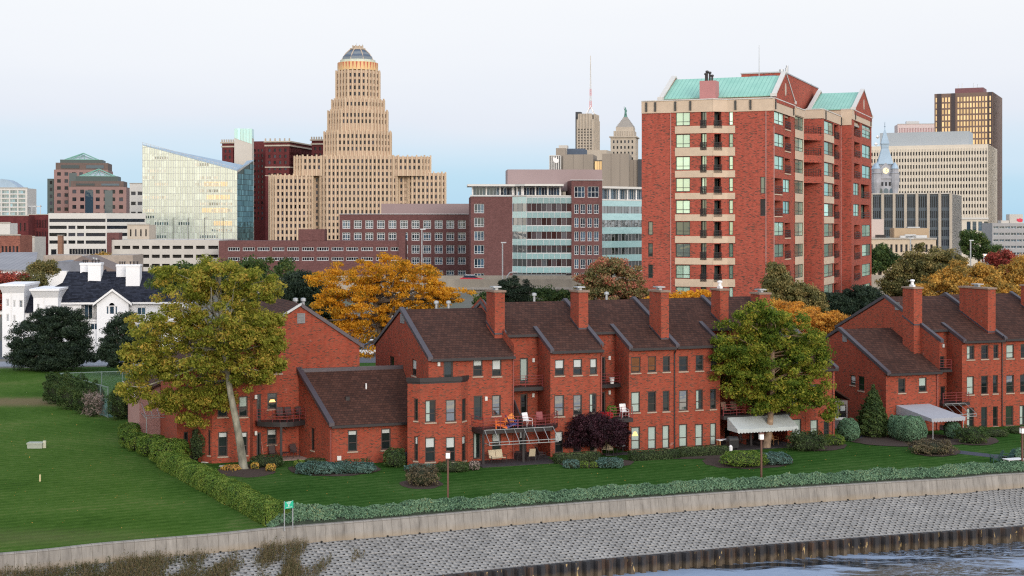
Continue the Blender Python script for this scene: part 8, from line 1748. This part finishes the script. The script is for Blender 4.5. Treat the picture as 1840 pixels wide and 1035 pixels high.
g = G(62, 806); mb = MB(); mb.box(-.62, .62, 0, .7, 0, .34); mb.box(-.66, .66, -.04, .74, .34, .48); tag(mb.build('utility_box', plain('grey_green_box', (.33, .36, .31), .6), None, loc=g), 'pale grey green utility box standing on the left lawn', 'utility box')
g = G(80, 805); mb = MB(); mb.box(-.12, .12, -.06, .06, 0, .62); tag(mb.build('marker_post', plain('pale_marker', (.5, .5, .4), .6), None, loc=g), 'short pale marker post beside the utility box', 'marker post'); g = G(72, 865); mb = MB(); mb.box(-.05, .05, -.03, .03, 0, .5); tag(mb.build('survey_stake', plain('bare_wood', (.6, .5, .3), .7), None, loc=g), 'thin bare wood stake stuck in the left lawn', 'stake')
# ================================================================== decks, awnings, chairs
def tw(u, v, z=0): x, y = T.w(u, v); return Vector((x, y, z))
def patio(u0, u1, v0, v1, mat, z=.06):
    mb = MB(); mb.box(u0, u1, v0, v1, -.05, z); o = mb.build('patio', mat, None, loc=(T.o.x, T.o.y, 0)); o.rotation_euler = (0, 0, T.a); o['kind'] = 'structure'; return o
M_DECK = plain('dark_patio', (.035, .03, .034), .8, 0, .3, 3)
patio(U(868, -3), U(1000, -2.4), -2.9, -.02, M_DECK); patio(ub[1] + .05, U(989) - .05, -.015, VREC - .05, M_DECK); patio(U(1080), U(1140, -1), -1.0, -.015, M_DECK); patio(U(1294) + .05, U(1415) - .02, -2.2, VREC - .05, M_DECK)
patio(U(503, vA - 1), U(560, vA - 1), vA - 2.0, vA - .02, plain('pink_pavers', (.3, .21, .18), .9, 0, .2, 3)); patio(U(1690, vC), U(1728, vC), vC - 1.5, vC + 3, M_DECK)
def framework(name, label, uA_, uB_, vw, vo, zt_, zb_, n, canvas=None, posts=False, vb0=None):
    """sloping awning frame from a wall line down to an outer bar; canvas closes it"""
    r = thing(name, label, 'awning', (T.o.x, T.o.y, 0), T.a); mb = MB(); du = .0
    for (v, z) in ((vw, zt_), (vo, zb_), (vo, zb_ - .22)): mb.beam((uA_, v, z), (uB_, v, z), .05, .05)
    for k in range(n + 1): u = uA_ + (uB_ - uA_) * k / n; mb.beam((u, vw, zt_), (u, vo, zb_), .04, .04); mb.beam((u, vo, zb_), (u, vo, zb_ - .22), .04, .04)
    for u in (uA_, uB_): mb.beam((u, vo, zb_ - .2), (u, vw, zb_ - .2), .04, .04)
    mb.build('frame', plain('dull_aluminium', (.28, .29, .3), .5, .3), r)
    if canvas:
        mb = MB(); e = .045; mb.slab([(uA_ - .05, vw, zt_ + e), (uB_ + .05, vw, zt_ + e), (uB_ + .05, vo - .05, zb_ + e), (uA_ - .05, vo - .05, zb_ + e)], (0, 0, .02)); nS = max(8, int((uB_ - uA_) / .28))
        for k in range(nS):
            a, b = uA_ - .05 + (uB_ - uA_ + .1) * k / nS, uA_ - .05 + (uB_ - uA_ + .1) * (k + 1) / nS; m = (a + b) / 2; mb.slab([(a, vo - .06, zb_ + e), (b, vo - .06, zb_ + e), (b, vo - .06, zb_ - .17), (m + (b - m) * .6, vo - .06, zb_ - .25), (m, vo - .06, zb_ - .28), (a + (m - a) * .4, vo - .06, zb_ - .25), (a, vo - .06, zb_ - .17)], (0, .012, 0))
        for u in (uA_ - .06, uB_ + .05): mb.slab([(u, vw, zt_ + e), (u, vo - .05, zb_ + e), (u, vo - .05, zb_ - .2), (u, vw, zb_ - .2)], (.012, 0, 0))
        mb.build('canvas', canvas, r)
    if posts:
        for u in (uA_ + .1, uB_ - .1): mb = MB(); mb.tube([(u, vo, 0), (u, vo, zb_ - .1)], .045, 6); mb.build('post', M_GALV, r)
    return r
framework('bare_awning', 'bare white metal awning frame hanging under the deck with the orange chairs', U(871, -2), U(994, -2), -1.95, -3.1, zd - .02, ZF(940, 792, -3.1), 7)
M_AWN = plain('white_canvas', (.43, .47, .48), .8, 0, .07, 1.2, 0, (1, 1, .3)); a0, a1 = U(1308, -.7), U(1414, -.7)
framework('awning', 'faded white scalloped awning over the patio behind the second plane tree', a0, a1, -.72, -2.4, ZF(1360, 749, -.7), ZF(1365, 771, -2.4), 4, M_AWN)
framework('awning', 'grey scalloped canopy over the entrance beside the rounded evergreens', U(1611, vC) , U(1668, vC), vC - .05, vC - 5.2, ZF(1640, 728, vC), ZF(1685, 753, vC - 5.2), 4, M_CANVAS, True)
framework('bare_awning', 'small bare awning frame under the lower balcony of the right row', U(1697, vC - .5), U(1733, vC - .5), vC - .55, vC - 2.2, ZF(1715, 725, vC - .5), ZF(1740, 744, vC - 2.2), 3)
pb = T.g(300, 792); framework('pergola_frame', 'bare white pergola frame over the patio behind the clipped shrubs', U(258, pb[1] + 1), U(330, pb[1] + 1), pb[1] + 3.2, pb[1] - .6, 3.1, 2.35, 6, None, True)
g = G(1497, 785); R_ = thing('porch_frame', 'white flat bar porch frame on one post by the end townhouse', 'porch frame', g); mb = MB(); z = CAMZ - (752 - HY) * g.y / F; mb.box(-.7, 1.1, -.05, .05, z - .1, z + .1); mb.box(-.7, -.6, .05, 2.2, z - .1, z); mb.build('bar', M_GALV, R_); mb = MB(); mb.tube([(.75, 0, 0), (.75, 0, z - .1)], .05, 6); mb.build('post', M_GALV, R_)
# little gabled entry with grey trim between the rows
v_ = vC + 4.0; u0, u1 = U(1499, v_), U(1523, v_); z1 = ZF(1510, 720, v_); R_ = thing('entry_porch', 'small gabled entry with grey trim between the two townhouse rows', 'porch', (T.o.x, T.o.y, 0), T.a)
mb = MB(); mb.box(u0, u1, v_, v_ + 2, 0, z1); mb.build('wall', plain('grey_trim', (.22, .2, .2), .7), R_); mb = MB(); um = u0; mb.slab([(u0 - .6, v_ - .2, z1 + 1.3), (u1 + .15, v_ - .2, z1), (u1 + .15, v_ + 2, z1), (u0 - .6, v_ + 2, z1 + 1.3)], (0, 0, .15)); mb.build('roof', M_ROOF, R_); Wp = Wall(T, (u0, v_), (u1, v_)); twin(R_, Wp, (1508, 727, 1520, 752), 'b.45', sill=False, dep=-.035); twin(R_, Wp, (1508, 757, 1520, 785), 'd', sill=False, dep=-.035)
def recliner(name, label, mat, legs, p, rz, kind='adirondack', group=None):
    r = thing(name, label, 'chair', p, rz, group)
    if kind == 'adirondack':
        mb = MB()
        for k in range(5): x = -.26 + .13 * k; mb.slab([(x - .055, .2, .3), (x + .055, .2, .3), (x + .05, .55, 1.0 - abs(k - 2) * .05), (x - .05, .55, 1.0 - abs(k - 2) * .05)], (0, .025, .01))
        mb.build('backrest', mat, r); mb = MB()
        for k in range(5): y = -.35 + .13 * k; mb.box(-.28, .28, y, y + .11, .36 - k * .03, .385 - k * .03)
        mb.build('seat', mat, r)
        for s in (-1, 1): mb = MB(); mb.box(s * .36 - .07, s * .36 + .07, -.42, .38, .56, .59); mb.build('armrest', mat, r); mb = MB(); mb.box(s * .33 - .025, s * .33 + .025, -.38, -.29, 0, .56); mb.build('leg', mat, r); mb = MB(); mb.beam((s * .31, .55, .03), (s * .31, -.3, .34), .03, .11); mb.build('leg', mat, r)
    else:
        mb = MB(); mb.slab([(-.25, -.25, .42), (.25, -.25, .42), (.25, .22, .40), (-.25, .22, .40)], (0, 0, .03)); mb.build('seat', mat, r); mb = MB(); mb.slab([(-.25, .22, .42), (.25, .22, .42), (.24, .42, 1.02), (-.24, .42, 1.02)], (0, .03, .01)); mb.build('backrest', mat, r)
        for s in (-1, 1): mb = MB(); mb.tube([(s * .28, -.28, 0), (s * .28, -.26, .62), (s * .28, .3, .62)], .02, 5); mb.build('armrest', legs, r); mb = MB(); mb.tube([(s * .27, .36, 0), (s * .27, .22, .42), (s * .26, .43, 1.03)], .02, 5); mb.build('leg', legs, r)
    return r
M_OR = plain('orange_plastic', (.75, .15, .02), .5, 0, .05); M_OR2 = plain('light_orange_plastic', (.8, .27, .05), .5, 0, .05); M_BL = plain('blue_plastic', (.06, .075, .25), .5, 0, .05); M_SLING = plain('beige_sling', (.45, .38, .27), .8, 0, .08); M_DKSL = plain('dark_sling', (.05, .03, .03), .7); M_GRNCH = plain('dark_green_plastic', (.015, .06, .05), .5)
def at_uv(px, v, z=0): u = U(px, v); return tw(u, v, z)
recliner('adirondack_chair', 'orange adirondack chair at the left of the deck group', M_OR, None, at_uv(899, -1.35, zd), T.a - 1.9); recliner('adirondack_chair', 'lighter orange adirondack chair standing behind the other two', M_OR2, None, at_uv(916, -.45, zd), T.a - .4); recliner('adirondack_chair', 'blue adirondack chair facing away on the deck', M_BL, None, at_uv(921, -1.2, zd), T.a + 1.5)
recliner('rocking_chair', 'white strapped metal chair on the deck right of the blue chair', M_WHITE, M_WHITE, at_uv(948, -1.0, zd), T.a + .3, 'sling'); recliner('deck_chair', 'dark red chair at the right end of the orange chairs deck', M_REDRAIL, M_REDRAIL, at_uv(972, -.9, zd), T.a, 'sling')
r = thing('garden_bench', 'beige two seat sling bench on the patio under the bare awning frame', 'bench', at_uv(894, -1.6, .06), T.a + .15); mb = MB(); mb.slab([(-.62, -.25, .43), (.62, -.25, .43), (.62, .25, .4), (-.62, .25, .4)], (0, 0, .04)); mb.build('seat', M_SLING, r)
for s in (-1, 1): mb = MB(); mb.slab([(s * .31 - .29, .25, .42), (s * .31 + .29, .25, .42), (s * .31 + .29, .42, 1.0), (s * .31 - .29, .42, 1.0)], (0, .03, .01)); mb.build('backrest', M_SLING, r); mb = MB(); mb.tube([(s * .66, -.28, 0), (s * .66, -.26, .62), (s * .66, .34, .64), (s * .66, .4, 0)], .025, 5); mb.build('leg', M_DKMETAL, r)
recliner('patio_chair', 'beige sling chair with its back to the lawn by the deck post', M_SLING, M_DKMETAL, at_uv(955, -1.5, .06), T.a + 3.0, 'sling'); recliner('patio_chair', 'black metal chair right of the beige sling chair', M_DKSL, M_DKMETAL, at_uv(972, -1.2, .06), T.a + 1.6, 'sling')
def ptable(label, p, rad, h, top, leg):
    r = thing('patio_table', label, 'table', p); mb = MB(); mb.prism([(rad * math.cos(a * .524), rad * math.sin(a * .524)) for a in range(12)], h - .03, h); mb.build('tabletop', top, r)
    for k in range(4): a = .785 + 1.571 * k; mb = MB(); mb.tube([(rad * .8 * math.cos(a), rad * .8 * math.sin(a), 0), (rad * .55 * math.cos(a), rad * .55 * math.sin(a), h - .03)], .018, 5); mb.build('leg', leg, r)
ptable('round dark table between the chairs under the awning frame', at_uv(936, -1.1, .06), .5, .72, M_DKSL, M_DKMETAL)
recliner('sling_chair', 'beige high backed sling chair right of the plum tree', M_SLING, M_DKMETAL, at_uv(1088, -.55, .06), T.a - .5, 'sling'); recliner('sling_chair', 'beige sling chair nearest the small pale table', M_SLING, M_DKMETAL, at_uv(1096, -.85, .06), T.a - .4, 'sling'); ptable('small pale round table between the plum tree and the clipped hedge', at_uv(1114, -.6, .06), .48, .68, M_WFR, M_DKMETAL)
for k, (px, lab) in enumerate(((504, 'dark chair at the left of the curved balcony'), (520, 'dark chair at the middle of the curved balcony'), (541, 'dark chair at the right end of the curved balcony'))): recliner('balcony_chair', lab, M_DKSL, M_DKMETAL, at_uv(px, vA - .8, ZF(510, 767, vA - 1.8) + .38), T.a + .2 * k, 'sling')
recliner('patio_chair', 'dark chair against the wall under the curved balcony', M_DKSL, M_DKMETAL, at_uv(490, vA - .7, .0), T.a, 'sling'); recliner('patio_chair', 'dark slatted chair on the pink pavers by the balcony post', M_DKSL, M_DKMETAL, at_uv(530, vA - .9, .06), T.a + .3, 'sling'); ptable('low dark table beside the balcony post', at_uv(511, vA - .9, .06), .4, .45, M_DKSL, M_DKMETAL)
zb4 = ZF(1350, 751, -.3) + .32; recliner('balcony_chair', 'brown slatted chair at the left end of the awning balcony', plain('brown_slats', (.2, .12, .09), .7), M_DKMETAL, at_uv(1304, .2, zb4), T.a + .1, 'sling'); recliner('balcony_chair', 'second brown slatted chair on the awning balcony', MATS['brown_slats'], M_DKMETAL, at_uv(1321, .2, zb4), T.a, 'sling')
recliner('deck_chair', 'light wooden chair under the white awning', M_WOOD, M_WOOD, at_uv(1390, -.6, .06), T.a + .3, 'sling'); recliner('patio_chair', 'black lounge chair in the shade under the white awning', M_DKSL, M_DKMETAL, at_uv(1336, .4, .06), T.a, 'sling')
def grill(label, p, cover, z0=0):
    r = thing('grill', label, 'grill', p, T.a); mb = MB(); mb.box(-.45, .45, -.25, .25, z0 + .15, .8); mb.build('cart', cover, r); mb = MB(); n = 8; mb.slab([(-.42, .3 * math.cos(math.pi * k / n), .8 + .34 * math.sin(math.pi * k / n)) for k in range(n + 1)], (.84, 0, 0)); mb.build('lid', cover, r)
    for s in (-1, 1): mb = MB(); mb.box(s * .6 - .15, s * .6 + .15, -.22, .22, .78, .82); mb.build('side_shelf', cover, r); mb = MB(); mb.box(s * .4 - .03, s * .4 + .03, -.2, .2, 0, .15); mb.build('leg', M_DKMETAL, r)
grill('grill under a grey blue cover beside the pergola frame', G(328, 812), plain('grey_cover', (.17, .19, .24), .7, 0, .15, 3)); grill('black grill with open side shelf at the left end of the white awning', at_uv(1316, -1.9, .06), plain('black_enamel', (.02, .02, .022), .35))
mb = MB(); mb.lathe([(.12, 0), (.16, .1), (.16, .42), (.1, .5), (.05, .56)], n=12); tag(mb.build('gas_bottle', M_WHITE, None, loc=at_uv(1313, -2.5, 0)), 'white gas bottle standing in front of the black grill', 'gas bottle')
mb = MB(); mb.box(-.6, .6, -.3, .3, .72, .78); r = thing('side_table', 'white topped wooden table beside the black grill', 'table', at_uv(1301, -1.2, .06), T.a); mb.build('tabletop', M_WHITE, r)
for x in (-.5, .5):
    for y in (-.22, .22): mb = MB(); mb.box(x - .04, x + .04, y - .04, y + .04, 0, .72); mb.build('leg', M_WOOD, r)
mb = MB(); mb.lathe([(.16, 0), (.22, .5)], n=12); r = thing('balcony_pot', 'white banded pot on the small balcony of the third townhouse', 'pot', at_uv(1099.5, 1.75, ZF(1100, 696, 1.6) + .3)); mb.build('pot', M_WHITE, r); mb = MB(); [mb.lathe([(.165 + .02 * k, .1 + .14 * k), (.175 + .02 * k, .15 + .14 * k)], n=12) for k in range(3)]; mb.build('bands', M_DKMETAL, r)
zf = zb2 + .32
tag(link('flower_box', lump_mesh(301, [(0, 0, 0, .55, .22, .55)], .12, 260, leafmat('red_flowers', [(.2, .01, .015), (.4, .02, .03), (.5, .03, .05)])), None, at_uv(1090, -.45, zf)), 'bright red flowers on the deck above the plum tree', 'flowers'); tag(link('potted_plant', lump_mesh(302, [(0, 0, 0, .4, .3, .95)], .16, 160, LM['hedge']), None, at_uv(1099, .2, zf)), 'leafy green potted plant behind the red flowers', 'plant')
recliner('balcony_chair', 'white wire chair at the right end of the red flower deck', M_WHITE, M_WHITE, at_uv(1122, .1, zf), T.a, 'sling')
for k, (px, lab) in enumerate(((1790, 'dark green adirondack chair nearest the path end'), (1812, 'dark green adirondack chair behind the white low table'))): g = G(px, 831 - 2 * k); recliner('adirondack_chair', lab, M_GRNCH, None, g, T.a - 1.9 + .3 * k)
g = G(1822, 834); r = thing('low_table', 'white low table beside the green adirondack chairs', 'table', g, T.a); mb = MB(); mb.box(-.8, .8, -.4, .4, .38, .43); mb.build('tabletop', M_WHITE, r)
for x in (-.7, .7):
    for y in (-.3, .3): mb = MB(); mb.box(x - .03, x + .03, y - .03, y + .03, 0, .38); mb.build('leg', M_WHITE, r)
r = thing('air_conditioner', 'grey air conditioner box beside the low brick house corner', 'air conditioner', at_uv(734, vL - .9, 0), T.a); mb = MB(); mb.box(-.4, .4, -.35, .35, .05, .85); mb.build('case', plain('dark_grey_case', (.07, .075, .08), .5), r); mb = MB(); mb.prism([(.28 * math.cos(a * .524), .28 * math.sin(a * .524)) for a in range(12)], .85, .88); mb.build('fan_guard', M_DKMETAL, r)
mb = MB(); mb.tube([(0, 0, 0), (-.22, .25, 1.35)], .02, 5); mb.box(-.12, .12, -.03, .03, 0, .22); tag(mb.build('broom', plain('pink_handle', (.4, .2, .16), .6), None, loc=at_uv(474, vA - .5, 0)), 'broom leaning on the brick wall under the curved balcony', 'broom')
# outdoor steps and stones: pale path stones at the plane tree
for k, (px, py) in enumerate(((404, 838), (372, 831))): g = G(px, py); mb = MB(); mb.prism([(.5 * math.cos(a * .9), .3 * math.sin(a * .9)) for a in range(7)], 0, .07, 0, None, .9); tag(mb.build('flat_stone', M_CONC, None, loc=g), ('flat pale stone by the mulch at the plane trunk', 'flat pale stone at the foot of the bay window')[k], 'stone')
# car on the highway
p = frh.w(UU(frh, 848, 4), 4); r = thing('car', 'red and white car driving on the highway', 'car', (p[0], p[1], WF(frh, 800, 1030).z(900, 515.5) + .55), frh.a); M_CARR = plain('red_car_paint', (.5, .03, .05), .25, 0, .02, 1, 0, (1, 1, 1), .6)
mb = MB(); mb.slab([(-2.2, -.85, .3), (2.2, -.85, .3), (2.25, -.85, .75), (1.3, -.85, .95), (-1.9, -.85, 1.0), (-2.25, -.85, .8)], (0, 1.7, 0)); mb.build('body', M_CARR, r); mb = MB(); mb.slab([(-1.75, -.75, 1.0), (1.1, -.75, .95), (.35, -.75, 1.42), (-1.2, -.75, 1.45)], (0, 1.5, 0)); cb = mb.build('cabin', M_FGB, r); mb = MB(); mb.slab([(-1.25, -.73, 1.44), (.4, -.73, 1.41), (.3, -.73, 1.48), (-1.15, -.73, 1.5)], (0, 1.46, 0)); mb.build('car_roof', M_WHITE, cb)
for x in (-1.4, 1.4):
    for y in (-.82, .82): mb = MB(); mb.tube([(x, y - .1, .32), (x, y + .1, .32)], .32, 14); mb.build('wheel', M_DKMETAL, r)

for px, py, mat, lab in ((655, 640, plain('white_car_paint', (.6, .62, .64), .25, 0, .02), 'white car parked behind the houses between the two left gables'), (668, 628, plain('blue_car_paint', (.06, .12, .25), .25, 0, .02), 'blue car parked behind the white one between the two left gables')):
    c = dup(r, G(px, py), .25, lab)
    for ch in c.children:
        if ch.name.startswith('body'): me = ch.data.copy(); me.materials[0] = mat; ch.data = me
